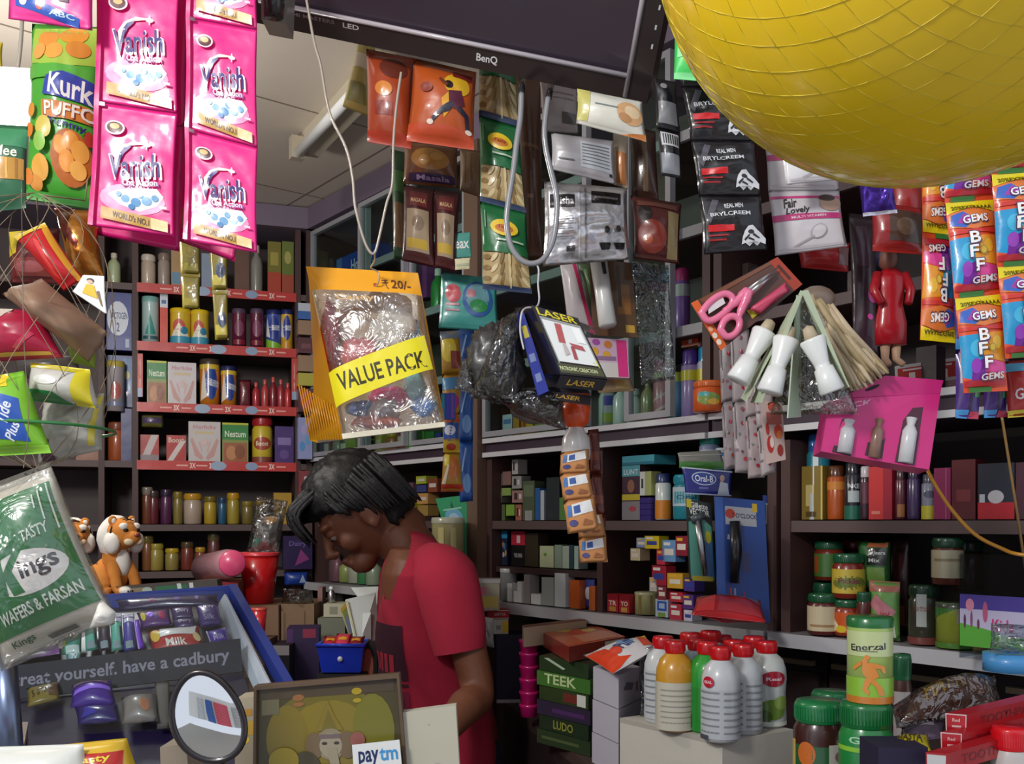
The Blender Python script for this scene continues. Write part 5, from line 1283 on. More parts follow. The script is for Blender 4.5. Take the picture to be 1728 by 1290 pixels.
SW = ((556, 560, '#c83a44', (.012, .012, .04), 'long red sweet stick in the clear front of the orange pack'), (600, 560, '#c8b49a', (.03, .012, .036), 'tan wrapped sweet in the middle of the orange pack'), (662, 540, '#d8d2c4', (.03, .012, .036), 'pale wrapped sweet by the bright glare in the orange pack'), (700, 566, '#4a8ac8', (.009, .01, .02), 'small blue wrapped sweet beside the top of the yellow band'),
      (606, 596, '#d06a6a', (.025, .012, .02), 'rose wrapped sweet above the yellow band'), (660, 672, '#d83c84', (.03, .012, .014), 'pink wrapped sweet under the yellow band'), (650, 692, '#a89ca4', (.02, .012, .015), 'grey wrapped sweet under the pink one'), (612, 690, '#3c6ac0', (.024, .012, .011), 'blue wrapped sweet under the lettered band'), (716, 686, '#3f8ade', (.017, .012, .014), 'bright blue wrapped sweet at the foot of the orange pack'),
      (700, 655, '#8ac8d4', (.015, .012, .022), 'icy blue wrapped sweet at the end of the yellow band'), (636, 712, '#c06a5c', (.034, .012, .009), 'brick wrapped sweet along the foot of the orange pack'), (560, 620, '#b8343e', (.014, .012, .03), 'red wrapped sweet beside the start of the yellow band'), (640, 520, '#bca88a', (.03, .01, .02), 'sandy wrapped sweet under the price header'))
for k, (u, v, c, rad, lb) in enumerate(SW):
    cc = P(u, v, VD + .035 + .012 * (k % 2))
    mb = MB().ball(cc, rad, M(c, 'f'), 20, disp=lambda d: 1 + .34 * noise.noise(d * 2.2 + V((k, 0, 0))))
    tag(mb.build('wrapped_sweet'), lb, 'sweet')

# ---------------------------------------------------------------- middle hangings
hang('tissue_packet', 'teal card printed with a red disc and a blue ring', grp('744,460 838,470 842,560 740,554'), 1.5, .012, '#3c9490', [('e', .22, .64, .14, .17, '#b83040'), ('t', 'BIG', .22, .65, .14, .07, '#d86a6a'), ('e', .66, .56, .27, .33, '#2c5a9c'), ('e', .66, .6, .21, .25, '#6a9aa4'), ('e', .68, .44, .16, .12, '#2c8a4a'), ('e', .55, .66, .08, .08, '#b06a74'), ('r', .1, .42, .34, .46, '#b87a84'), ('r', .1, .32, .34, .35, '#b87a84')], amp=.002)
hang('price_card', 'little teal card reading three letters by the cabinet frame', grp('764,394 794,392 796,434 766,436'), 1.46, .004, '#4f9c90', [('t', 'eax', .5, .5, .8, .3, '#e8f0ec')], 'p', amp=0)
hang('price_card', 'cream tab hanging beneath the little teal card', grp('767,437 794,435 793,454 768,456'), 1.455, .004, '#dcd8b0', [('r', .1, .3, .9, .5, '#b8c0a0')], 'p', amp=0)
CH = [('r', 0, .8, 1, 1, '#c8562c'), ('r', .05, .35, .95, .78, '#2f5ab0'), ('e', .45, .58, .34, .14, '#dfe4ee'), ('t', 'Uncle', .5, .6, .7, .14, '#2a4a9c', 70), ('r', 0, .0, 1, .3, '#c8a82c'), ('e', .5, .14, .3, .09, '#b8402c')]
strip('snack_strip', 'narrow snack packet strip hanging against the wooden post', 'packets', [((742, 560), (776, 558)), ((746, 632), (780, 630)), ((746, 702), (776, 700)), ((748, 764), (776, 764)), ((744, 830), (782, 830))], 1.62, .03, '#b88a2c', [[('e', .4, .55, .4, .3, '#d8c23c'), ('r', .5, .1, .95, .5, '#8c3c2c'), ('r', 0, .8, 1, 1, '#6a7a8c')], [('e', .45, .3, .5, .22, '#b8308c'), ('r', .0, .6, 1, .9, '#4a8ab8')], CH, [('e', .6, .6, .3, .3, '#c8722c'), ('r', .1, .65, .4, .95, '#d8c83a'), ('r', 0, .0, 1, .18, '#b8341f'), ('p', [(0, .2), (.3, .7), (.4, .66), (.2, .18)], '#e8d8b8')]], part='packet', n=(8, 10))
strip('snack_strip', 'long bright blue packet strip beside the wooden post', 'packets', [((772, 556), (800, 556)), ((772, 650), (800, 650)), ((772, 745), (798, 745)), ((776, 848), (798, 846))], 1.7, .02, '#1f56a4', [[('e', .6, .3, .3, .16, '#6a9ad0'), ('p', [(.2, .5), (.5, .9), (.6, .88), (.3, .5)], '#8ab4e0')]], part='packet', n=(8, 10))
slab('pen_pack', 'flat pack of blue and purple pens behind the snack strip', 'pens', grp('744,664 768,664 768,708 744,708'), 1.58, .01, '#2a4a9c', [('r', .05, .05, .25, .95, '#2a8a9a'), ('r', .4, .05, .6, .95, '#4a3ab0'), ('r', .72, .05, .92, .95, '#7a3a9c')])
slab('hanging_card', 'green blister card above the pot of pale sticks', 'card', grp('735,842 785,836 806,966 776,980'), 2.55, .012, '#2f9c6a', [('e', .45, .72, .34, .14, '#6ab0d0'), ('e', .45, .7, .22, .1, '#a8c8e0'), ('p', [(.42, .86), (.48, .95), (.54, .86)], '#1f5a44'), ('r', .15, .84, .8, .86, '#9cd0b8')])
lathe_item('can', P(756, 958, 2.5), .083, .128, '#b8b480', '#c0c4b0', 'stick_jar', 'frosted pot of pale yellow sticks against the green blister card', 'jar', None, [('r', .3, .1, .42, .8, '#d8d090'), ('r', .55, .1, .66, .8, '#c8c080')])
# crumpled grey bags of scourers
r = thing('plastic_bag', 'crumpled clear bag of dark scourers hanging beside the boxed toys', 'bag', P(840, 700, 1.24))
packet_mesh(MB(), Quad(grp('846,538 878,520 868,680 792,672'), 1.215), .08, M('#e4e4e4', 'c'), [], seed=21, amp=.012, n=(16, 20), wig=6).build('film', r)
for k, (u, v, ra, sq) in enumerate(((836, 608, .036, .9), (846, 630, .03, .8))):
    c = P(u, v, 1.24)
    mb = MB().ball(c, (ra, ra * .6, ra * 1.3), M('#383634', 'l'), 48, disp=lambda d: 1 + .14 * noise.noise(d * 4 + V((k * 5, 0, 0))) + .12 * noise.noise(d * 13))
    tag(mb.build('scourer'), ('bigger', 'smaller')[k] + ' dark wiry scourer pressed in the crumpled clear bag', 'scourer')
r = thing('plastic_bag', 'loose corner bag of clear film jutting towards the teal card', 'bag', P(775, 660, 1.26))
packet_mesh(MB(), Quad(grp('782,604 806,612 808,672 766,655'), 1.25), .04, M('#d8dadc', 'c'), [], seed=23, amp=.012, wig=6).build('film', r)
packet_mesh(MB(), Quad(grp('786,610 802,616 804,666 774,652'), 1.262), .02, M('#a8a8aa', 'f'), [], seed=24, amp=.01).build('filling', r)
r = thing('plastic_bag', 'lower crumpled bag with a grey lump hanging under the boxed toys', 'bag', P(900, 720, 1.25))
packet_mesh(MB(), Quad(grp('820,660 950,650 956,728 872,700'), 1.25), .07, M('#dcdcdc', 'c'), [], seed=25, amp=.014, n=(16, 16), wig=6).build('film', r)
c = P(905, 690, 1.275)
MB().ball(c, (.034, .018, .02), M('#6a6660', 'f'), 18, disp=lambda d: 1 + .2 * noise.noise(d * 3)).build('filling', r)
# boxed toys
LB = grp('897,515 975,537 1025,640 946,632')
r = thing('toy_box', 'black boxed toy with a white window and yellow lettering, the front one', 'box', P(960, 640, 1.2))
lq = Quad(LB, 1.19)
dv = P(868, 520, 1.245) - P(897, 515, 1.19)
m = M('#1c1a22', 'l')
mb = slab_mesh(MB(), lq, .03, m, [('r', .1, .2, .93, .82, '#e9edec'), ('r', .07, .17, .1, .85, '#9a9c9c'), ('r', .93, .17, .96, .85, '#9a9c9c'), ('r', .07, .82, .96, .86, '#9a9c9c'), ('r', .03, .03, .97, .17, '#4c5038'), ('t', 'LASER', .5, .93, .86, .11, '#d8c92c'), ('t', 'PATRONIC CREATION', .45, .1, .8, .06, '#d4dca8'), ('t', ':1', .9, .24, .1, .1, '#c8cc4c'),
                                       ('p', [(.36, .8), (.5, .8), (.42, .5), (.28, .5)], '#b85a5c'), ('p', [(.5, .52), (.78, .5), (.8, .42), (.58, .44)], '#b0585c'), ('p', [(.46, .26), (.54, .26), (.58, .48), (.5, .46)], '#a85058'), ('p', [(.3, .3), (.42, .34), (.4, .5), (.34, .48)], '#c4b8b8'), ('r', .72, .55, .9, .8, '#f8fafa')], 'l', dv)
mb.build('carton', r)
bq = Quad.world(lq.c[3] + V((0, 0, -.0005)), lq.c[2] + V((0, 0, -.0005)), lq.c[2] + dv + V((0, 0, -.0005)), lq.c[3] + dv + V((0, 0, -.0005)))
b2 = Quad(grp('946,634 1025,642 1016,660 938,654'), [1.19, 1.19, 1.2, 1.2])
slab_mesh(MB(), b2, .004, m, [('t', 'LASER', .5, .5, .6, .5, '#a8842c', -3)], 'l').build('end_flap', r)
r = thing('toy_box', 'second black boxed toy tucked behind and below the front one', 'box', P(960, 682, 1.24))
lq2 = Quad(grp('872,530 925,560 996,664 922,662'), 1.245)
slab_mesh(MB(), lq2, .03, m, [('p', [(.0, .2), (.0, .95), (.3, .95), (.3, .2)], '#2a3c9c'), ('r', .05, .7, .25, .85, '#c8b83a'), ('r', .06, .35, .24, .5, '#8a98b4')], 'l', None).build('carton', r)
slab_mesh(MB(), Quad(grp('922,660 998,668 996,684 920,672'), 1.235), .01, m, [('t', 'LASER', .5, .5, .55, .5, '#b08a30', -3)], 'l').build('end_flap', r)
slab('toy_box', 'blue edged toy carton hung first on the wire hook', 'box', grp('872,532 884,528 926,660 908,668'), 1.215, .012, '#27369a', [('r', .2, .7, .8, .85, '#c8b83a'), ('r', .15, .4, .75, .5, '#7a8ab8'), ('r', .2, .15, .75, .25, '#7a8ab8')], 'l')
# glue strip and bottle
r = thing('glue_bottle', 'white bottle with an orange cap above the strip of tan cards', 'bottle', P(972, 790, 1.32))
c, k = P(972, 768, 1.32), 1.32 / FP
MB().lathe([(0, -8 * k), (24 * k, -8 * k), (25 * k, 8 * k), (23 * k, 28 * k), (14 * k, 42 * k), (12 * k, 52 * k)], M('#d4d0cc', 'g'), c, 20).build('body', r)
MB().lathe([(13 * k, 46 * k), (22 * k, 54 * k), (25 * k, 76 * k), (23 * k, 90 * k), (0, 92 * k)], M('#e0501f', 'g'), c, 20).build('cap', r)
GL = [('p', [(.06, .5), (.1, .84), (.22, .84), (.2, .5)], '#4a78b4'), ('p', [(.22, .5), (.24, .86), (.86, .96), (.9, .6)], '#e2e2e0'), ('p', [(.28, .58), (.29, .8), (.5, .84), (.5, .6)], '#3c5a9c'), ('e', .22, .3, .14, .1, '#4a4a7c'), ('p', [(.5, .2), (.6, .4), (.85, .3), (.8, .2)], '#9a6038')]
strip('glue_strip', 'hanging strip of tan cards each with a small white tube', 'glue cards', [((946, 764), (994, 758)), ((944, 800), (995, 798)), ((950, 846), (1003, 840)), ((958, 902), (1012, 894))], 1.3, .008, '#c88a54', [GL], 'p', part='card', amp=.001, n=(6, 8), group='tan glue card strips')
strip('glue_strip', 'single tan card with a white tube behind the longer glue strip', 'glue cards', [((974, 868), (1016, 868)), ((976, 908), (1023, 906)), ((978, 951), (1026, 949))], 1.34, .008, '#c08450', [GL], 'p', part='card', amp=.001, n=(6, 8), group='tan glue card strips')
strip('sachet_strip', 'dark maroon strip of sachets beside the tan glue cards', 'sachets', [((992, 726), (1010, 724)), ((996, 800), (1016, 800)), ((1002, 872), (1022, 872)), ((1006, 908), (1022, 906))], 1.37, .008, '#5c2018', [[('r', .1, .3, .9, .5, '#7a3a24')]], n=(6, 8))
wire('string', 'thin string from the toy boxes to the orange capped bottle', [(972, 690), (974, 660), (978, 640)], 1.31, .001, '#c8c0b4', 'string')
# packs hanging behind the silver packets
hang('tooth_brush_pack', 'white and pink striped long pack behind the boxed toys', grp('944,440 974,444 1006,566 958,548'), 1.42, .02, '#b8aeb0', [('p', [(.7, 1), (.9, 1), (.98, .0), (.8, .0)], '#c02a5c'), ('r', 0, 0, 1, .1, '#5c5854')])
hang('tooth_brush_pack', 'dark green long pack beside the striped one', grp('974,442 1000,446 1032,560 1002,560'), 1.44, .02, '#4c5c40', [('p', [(.1, .2), (.3, .9), (.5, .9), (.3, .2)], '#6a8a54')])
r = thing('torch_pack', 'long brown blister pack holding a white torch', 'pack', P(1030, 566, 1.4))
slab_mesh(MB(), Quad(grp('994,436 1066,444 1076,570 1000,566'), 1.42), .006, M('#5c4028', 'l'), [('r', .6, .3, .9, .7, '#8a5a24'), ('r', .75, .06, .95, .16, '#c8a03c'), ('r', .62, .4, .7, .95, '#3c2818')], 'l').build('card', r)
a, b = P(1010, 440, 1.4), P(1026, 552, 1.39)
MB().tube([a, a.lerp(b, .5), b.lerp(a, .03), b], [.0125, .012, .013, .011], M('#cfcfcc', 'g'), 14).build('torch', r)
slab_mesh(MB(), Quad(grp('1014,436 1020,437 1024,462 1018,462'), 1.385), .004, M('#2c2a2c', 'g')).build('switch', r)
slab('soap_pack', 'pink and white pack with orange dots under the torch pack', 'pack', grp('992,570 1058,574 1062,638 998,636'), 1.42, .02, '#c8a8c0', [('r', 0, 0, .72, .38, '#c8c4c0'), ('r', .72, .02, .98, .98, '#d02a7c'), ('e', .15, .66, .1, .1, '#d8a02c'), ('e', .45, .58, .1, .1, '#d8a02c'), ('e', .5, .85, .1, .1, '#c87a2c'), ('e', .2, .9, .1, .08, '#a04aa0'), ('r', .05, .44, .68, .54, '#8a6a8c')], 'l')
hang('plastic_sheet', 'wrinkled clear sleeve hanging before the glass pane', grp('1066,440 1128,448 1140,640 1082,650'), 1.5, .02, '#dce4e4', [('r', .0, .84, 1, .98, '#4a9ab4'), ('r', .3, .76, .9, .84, '#b07aa0')], 'c', amp=.008)
hang('plastic_sheet', 'thin sleeve with a brown patch under the pink and white pack', grp('1000,636 1064,636 1072,660 1010,664'), 1.45, .01, '#8a7454', [('r', .5, .2, .9, .8, '#a88a4c')])
# scissors pack
SD = 1.14
sq = Quad(grp('1166,512 1312,434 1354,480 1216,592'), SD)
r = thing('scissors_pack', 'slanted orange card pack with pink handled scissors', 'scissors', sq.pt(.5, 0))
slab_mesh(MB(), sq, .003, M('#5c3a30', 'l'), [('r', 0, 0, .075, 1, '#d8632c'), ('r', .9, 0, 1, 1, '#a83a1f'), ('r', .93, .3, .96, .8, '#4c2018'), ('e', .03, .42, .022, .05, '#e8b08a'), ('e', .03, .28, .024, .055, '#e8e0d0'), ('e', .03, .14, .024, .055, '#e8e0d0'), ('r', .42, .1, .5, .3, '#c8b83a'), ('r', .1, .9, .9, .98, '#7a4a34')], 'l').build('card', r)


def sp(u, v, e=.006):
    z = P(u, v, SD)
    z2 = ray(u, v)
    t = (sq.pt(.5, .5) + sq.n * e - CAM).dot(sq.n) / z2.dot(sq.n)
    return CAM + z2 * t


PK = M('#e8789c', 'g')
mb = MB().tube(bez([sp(*p) for p in ((1184, 528), (1196, 512), (1212, 500), (1226, 496), (1236, 503), (1234, 515), (1222, 528), (1204, 540), (1192, 540))] + [sp(1184, 528)], 4)[:-1], .0042, PK, 10, True)
mb.tube(bez([sp(1222, 526), sp(1240, 512), sp(1252, 500), sp(1263, 490)], 4), [.004] * 4 + [.005] * 4 + [.006] * 4 + [.005], PK, 10)
mb.build('handle', r)
mb = MB().tube(bez([sp(*p, .008) for p in ((1216, 556), (1222, 542), (1234, 534), (1246, 538), (1248, 550), (1240, 564), (1226, 568))] + [sp(1216, 556, .008)], 4)[:-1], .0042, PK, 10, True)
mb.tube(bez([sp(1245, 542, .008), sp(1250, 526, .008), sp(1258, 508, .008), sp(1264, 490, .008)], 4), [.004] * 4 + [.005] * 4 + [.006] * 4 + [.005], PK, 10)
mb.build('handle', r)
for a in ((1262, 492, 1312, 452), (1266, 496, 1308, 462)):
    MB().tube([sp(a[0], a[1]), sp(a[2], a[3])], [.005, .001], M('#b8b4b4', 'm'), 4).build('blade', r)
slab_mesh(MB(), Quad.world(sp(1194, 514, .007), sp(1220, 502, .007), sp(1224, 512, .007), sp(1196, 530, .007)), .001, M('#d8d0d4', 'p')).build('tag', r)
packet_mesh(MB(), Quad.world(sp(1262, 522, .008), sp(1326, 476, .008), sp(1334, 490, .008), sp(1282, 532, .008)), .012, M('#c84a6a', 'g'), [], amp=.001, seed=2, n=(10, 6)).build('cap', r)
# shaving brushes on folded cards
for k, (a, b, wid, card, lb) in enumerate((((1291, 560), (1245, 644), 26, '1351,490 1356,492 1258,678 1250,672', 'white handled shaving brush on a folded card, under the scissors'), ((1328, 572), (1298, 664), 27, '1345,500 1352,500 1284,680 1266,680', 'white handled shaving brush in the middle of three'),
                                          ((1370, 572), (1405, 662), 26, '1352,492 1362,490 1432,654 1420,660', 'white handled shaving brush beside the fan of bristles'))):
    D = 1.11 - .022 * k
    r = thing('shaving_brush', lb, 'brush', P(*b, D), 'shaving brushes on cards')
    A, B = P(*a, D), P(*b, D)
    ax = B - A
    L, kk = ax.length, D / FP
    MB().lathe([(0, 0), (wid * .78 * kk, 0), (wid * .84 * kk, L * .04), (wid * .5 * kk, L * .46), (wid * .5 * kk, L * .54), (wid * .62 * kk, L * .55), (wid * .82 * kk, L * .97), (wid * .7 * kk, L), (0, L)], M('#e6e8e6', 'g'), A, 22, ax).build('handle', r)
    MB().lathe([(0, -L * .25), (wid * .35 * kk, -L * .2), (wid * .5 * kk, .002), (0, .003)], M('#b8a88c', 'h'), A, 16, ax).build('bristles', r)
    slab_mesh(MB(), Quad(grp(card), [D - .012, D - .012, D + .0, D + .05]), .0012, M('#b8c4a8', 'p'), []).build('card', r)
slab('folded_card', 'thin pale green folded card hanging straight down between the brushes', 'card', grp('1346,498 1352,498 1352,704 1330,706'), [1.09, 1.12, 1.12, 1.07], .0015, '#a8b8a0', [], 'p')
hang('plastic_sheet', 'clear sleeve round the brush cards, tip over the pink gift box', grp('1352,494 1386,500 1450,700 1300,700'), 1.12, .03, '#eef0ec', [], 'c', amp=.01)
r = thing('bristle_brush', 'wide beige brush with bristles fanned out', 'brush', P(1470, 690, 1.13))
mb = MB()
for k in range(26):
    t = k / 25
    a = P(1366 + 22 * t, 496 + 10 * sin(t * 3), 1.13 + .012 * sin(k * 2.1))
    m = P(1392 + 40 * t, 570 - 14 * t, 1.125 + .02 * sin(k * 1.7))
    e = P(1438 + 62 * t + 3 * sin(k * 5), 660 - 32 * t + 6 * sin(k * 3), 1.12 + .02 * sin(k * 1.3))
    mb.tube(bez([a, m, e], 4), [.0045] * 4 + [.004] * 3 + [.003, .0015], M(('#b8a484', '#c4b294', '#a8946f')[k % 3], 'h'), 6)
mb.build('bristles', r)
MB().ball(P(1378, 506, 1.13), (.022, .016, .016), M('#7c6a5c', 'f'), 14).build('ferrule', r)
# bindi card strips
for k, (p4, c) in enumerate((('1212,566 1240,560 1246,790 1222,794', '#8f8486'), ('1232,560 1264,556 1270,800 1240,798', '#a09496'), ('1254,600 1284,596 1290,806 1262,808', '#a89898'), ('1270,640 1304,640 1310,796 1284,806', '#b0a4a4'))):
    strip('bindi_strip', 'greyish strip of red dotted cards, %s of four hung overlapping' % ('nearest the glass', 'second', 'third', 'nearest the brushes')[k], 'cards', (lambda g: [(g[0], g[1]), (tuple((g[0][i] + g[3][i]) / 2 for i in (0, 1)), tuple((g[1][i] + g[2][i]) / 2 for i in (0, 1))), (g[3], g[2])])(grp(p4)), 1.26 - .015 * k, .006, c,
          [[('r', 0, .3, .2, .34, '#7a6a70'), ('e', .5, .7, .1, .03, '#a83440'), ('e', .7, .5, .1, .03, '#a04048'), ('e', .3, .55, .08, .02, '#7a8a74'), ('e', .6, .2, .12, .03, '#a83038'), ('e', .4, .3, .08, .02, '#8a4a50'), ('e', .5, .9, .1, .03, '#94505a'), ('r', .05, .48, .1, .96, '#6c6064'), ('r', .88, .04, .94, .5, '#6c6064')]], 'l', part='card', amp=.003, n=(6, 12), group='red dotted card strips')
slab('bindi_card', 'card with bold red swirls and an orange patch at the strip end', 'card', grp('1284,676 1320,680 1326,776 1292,784'), 1.2, .003, '#c0a8a0', [('e', .6, .94, .3, .06, '#4c2a24'), ('e', .6, .9, .3, .08, '#b8503a'), ('r', .2, .62, .9, .82, '#a85a50'), ('e', .3, .3, .16, .14, '#b02420'), ('e', .38, .33, .1, .09, '#d8c4b8'), ('e', .72, .5, .2, .12, '#c83a20'), ('e', .75, .45, .12, .07, '#d8762c'), ('e', .75, .18, .14, .1, '#8c2820'), ('e', .2, .55, .08, .1, '#a83028')], 'l')
# pink gift box
gq = grp('1400,676 1590,644 1568,793 1385,762')
r = thing('gift_box', 'magenta hanging gift box with three white bottles in cut-outs', 'box', P(1480, 790, 1.13))
GD = [1.13, 1.13, 1.12, 1.12]
g = Quad(gq, GD)
slab_mesh(MB(), g, .03, M('#d0287c', 'l'), [('t', '3X', .8, .93, .12, .1, '#e088b4'), ('t', 'STICK', .22, .86, .34, .09, '#e4a8c4'), ('p', [(.1, .02), (.14, .62), (.3, .66), (.28, .0)], '#3c1a28'), ('p', [(.4, .05), (.42, .6), (.56, .62), (.56, .04)], '#3c1a28'), ('p', [(.68, .02), (.7, .72), (.86, .72), (.86, .02)], '#4c1c30')], 'l').build('carton', r)
slab_mesh(MB(), Quad(grp('1494,634 1592,642 1586,664 1420,672'), 1.128), .002, M('#c8267a', 'l'), [('e', .14, .45, .05, .16, '#2c1420')]).build('hang_tab', r)
for k, (a, b, wd, cl, lb) in enumerate(((.21, .3, .13, '#c4c4c8', 'white bottle in the first cut-out of the magenta box'), (.48, .3, .1, '#8a6a5c', 'tan bottle in the middle cut-out of the magenta box'), (.77, .34, .13, '#cfd0d2', 'white bottle in the last cut-out of the magenta box'))):
    ctr = g.pt(a, .03) + g.n * .001
    up = (g.pt(a, .6) - g.pt(a, .03))
    L = up.length
    R = wd * g.w / 2
    mb = MB().lathe([(0, 0), (R, 0), (R, L * .68), (R * .7, L * .78), (R * .5, L * .82), (R * .75, L * .98), (0, L)], M(cl, 'g'), ctr, 16, up)
    tag(mb.build('cream_bottle'), lb, 'bottle')
# hung cards in the second bay
hang('tooth_brush_card', 'blue toothbrush card with white lettering and a figure in white', grp('1150,788 1236,796 1234,838 1156,834'), 1.86, .008, '#2a3484', [('r', .0, .95, 1, 1, '#c8d0e0'), ('r', 0, 0, 1, .05, '#aab4cc'), ('e', .42, .62, .26, .26, '#c8d4ec'), ('e', .42, .62, .24, .22, '#31499c'), ('t', 'Oral-B', .42, .62, .38, .26, '#f0f4fc'), ('p', [(.7, .05), (.76, .55), (.92, .5), (.95, .05)], '#ccd4e0'), ('e', .8, .68, .05, .14, '#c8a890'), ('r', .3, .22, .5, .3, '#6a7ac0')], 'l', amp=.001)
hang('tooth_brush_card', 'clear topped sleeve with a green band above the blue toothbrush card', grp('1143,764 1216,760 1226,792 1146,790'), 1.88, .008, '#8a8a80', [('r', 0, 0, 1, .4, '#4c8a3c'), ('r', 0, .75, 1, .8, '#b4b4ac')], 'l', amp=.001)
r = thing('razor_pack', 'teal and black blister pack with a silver razor', 'razor', P(1185, 985, 1.85))
slab_mesh(MB(), Quad(grp('1158,842 1200,850 1208,982 1164,980'), 1.85), .006, M('#1f3430', 'l'), [('p', [(.05, .02), (.05, .72), (.5, .82), (.95, .7), (.95, .02)], '#5aa894'), ('t', 'Gillette', .5, .94, .7, .07, '#dfe6e4'), ('t', 'VECTOR', .5, .86, .8, .08, '#e8ecea'), ('p', [(.6, .04), (.6, .5), (.95, .6), (.95, .04)], '#3a7ab0'), ('e', .8, .56, .12, .08, '#c8c82c'), ('r', .1, .0, .9, .06, '#c8b82c'), ('r', .0, .9, .2, 1, '#c8b830')], 'l').build('card', r)
MB().tube([P(1176, 874, 1.842), P(1183, 920, 1.838), P(1190, 972, 1.838)], [.0075, .007, .005], M('#b8bcbc', 'm'), 10).build('handle', r)
MB().tube([P(1166, 878, 1.84), P(1188, 870, 1.84)], .0075, M('#4c5456', 'g'), 10).build('head', r)
BL_ = [('r', 0, 0, .16, 1, '#3c6cc0')]
r = thing('razor_card', 'broad blue card reading a clock name with a black razor', 'razor', P(1260, 1050, 1.82))
slab_mesh(MB(), Quad(grp('1206,838 1290,846 1300,1052 1212,1044'), 1.82), .006, M('#2450a0', 'l'), BL_ + [('r', .2, .78, .82, .93, '#b4b8c0'), ('e', .3, .87, .1, .04, '#c0402c'), ('t', "7 O'CLOCK", .58, .86, .5, .04, '#2c3444'), ('r', .28, .3, .44, .66, '#171a20'), ('p', [(.22, .66), (.24, .7), (.5, .68), (.48, .64)], '#c8ccd0'), ('r', .5, .4, .66, .56, '#3a4a7c'), ('r', .24, .02, .28, .26, '#b84a4a'), ('r', .32, .02, .36, .26, '#9aa8c8'), ('r', .5, .02, .53, .24, '#a83c4c'), ('r', .74, .9, .84, .97, '#d8b82c')], 'l').build('card', r)
MB().tube([P(1240, 880, 1.81), P(1242, 930, 1.806), P(1238, 984, 1.808)], [.010, .0115, .008], M('#14161c', 'g'), 10).build('handle', r)
slab('razor_card', 'dark blue card edge with a white brush beside the clock razor card', 'razor', grp('1288,836 1316,840 1314,1056 1290,1052'), 1.84, .006, '#1f3c84', [('r', .1, .55, .5, .9, '#1a2238'), ('r', .15, .78, .45, .94, '#c4c8d0'), ('r', .2, .0, .3, .4, '#5a6ca8')], 'l')
hang('tray_pack', 'flat red cellophane tray lying on the ledge under the razor cards', grp('1176,1006 1284,1014 1294,1052 1166,1038'), [1.8, 1.78, 1.66, 1.7], .04, '#b8242c', [('p', [(.02, .7), (.1, 1), (.9, .95), (.98, .6)], '#8c6a60'), ('r', .05, .1, .3, .6, '#d83c40'), ('r', .35, .1, .95, .5, '#b03a44')])
r = thing('cord', 'orange yellow cord sagging across the pickle jar shelves', 'cord', P(1640, 900, 1.35))
MB().tube(bez([P(u, v, d) for u, v, d in ((1560, 780, 1.4), (1572, 808, 1.38), (1604, 858, 1.36), (1645, 902, 1.34), (1690, 926, 1.32), (1720, 936, 1.3), (1780, 940, 1.28))]), .0026, M('#c88a24', 'g'), 8).build('cord', r)
wire('cord', 'dull orange cord hanging straight at the picture edge', [(1690, 700), (1706, 800), (1720, 890), (1730, 960)], 1.4, .002, '#8c6a34', 'cord')
# ---------------------------------------------------------------- counters and stands
def prism(mb, xy, z0, z1, mat):
    n = len(xy)
    vs = [V((p[0], p[1], z1)) for p in xy] + [V((p[0], p[1], z0)) for p in xy]
    return mb.add(vs, [tuple(range(n)), tuple(range(2 * n - 1, n - 1, -1))] + [(i, i + n, (i + 1) % n + n, (i + 1) % n) for i in range(n)], mat)


CT = 1.10
r = thing('counter', 'shop counter under the chocolate case and the picture', 'counter', (-.7, 1.3, 0))
prism(MB(), [(-1.35, .86), (-.10, .86), (-.10, 1.28), (-.42, 1.32), (-.42, 1.98), (-1.35, 1.98)], .04, CT - .03, M('#4a3a34', 'w')).build('body', r)
prism(MB(), [(-1.36, .84), (-.09, .84), (-.09, 1.29), (-.41, 1.33), (-.41, 1.99), (-1.36, 1.99)], CT - .03, CT, M('#8a8078', 'g')).build('worktop', r)
r = thing('bench', 'dark low bench along the cabinets carrying cartons and bottles', 'bench', W2.pt(S2(1200), .3, 0))
wa, wb = W2.pt(S2(850) + .03, -.04, 0), W2.pt(S2(1800), -.04, 0)
xy = [P(850, 1100, 2.36), P(1000, 1200, 1.72), P(1090, 1250, 1.36), P(1330, 1250, 1.04), P(1800, 1250, 1.0), wb, wa]
BT = 1.065
prism(MB(), xy, .0, BT - .02, M('#2c1f20', 'w')).build('body', r)
prism(MB(), xy, BT - .02, BT, M('#43332e', 'w')).build('top', r)
r = thing('table', 'low table behind the counter heaped with cartons', 'table', (-.75, 2.6, 0))
TT = 1.1
prism(MB(), [(-1.2, 2.16), (-.36, 2.16), (-.46, 2.95), (-1.2, 2.75)], TT - .03, TT, M('#3a2a28', 'w')).build('top', r)
for x, y in ((-1.16, 2.2), (-.41, 2.2), (-.5, 2.88), (-1.16, 2.7)):
    MB().box((x, y, 0), (.04, 0, 0), (0, .04, 0), (0, 0, TT - .03), M('#3a2a28', 'w')).build('leg', r)

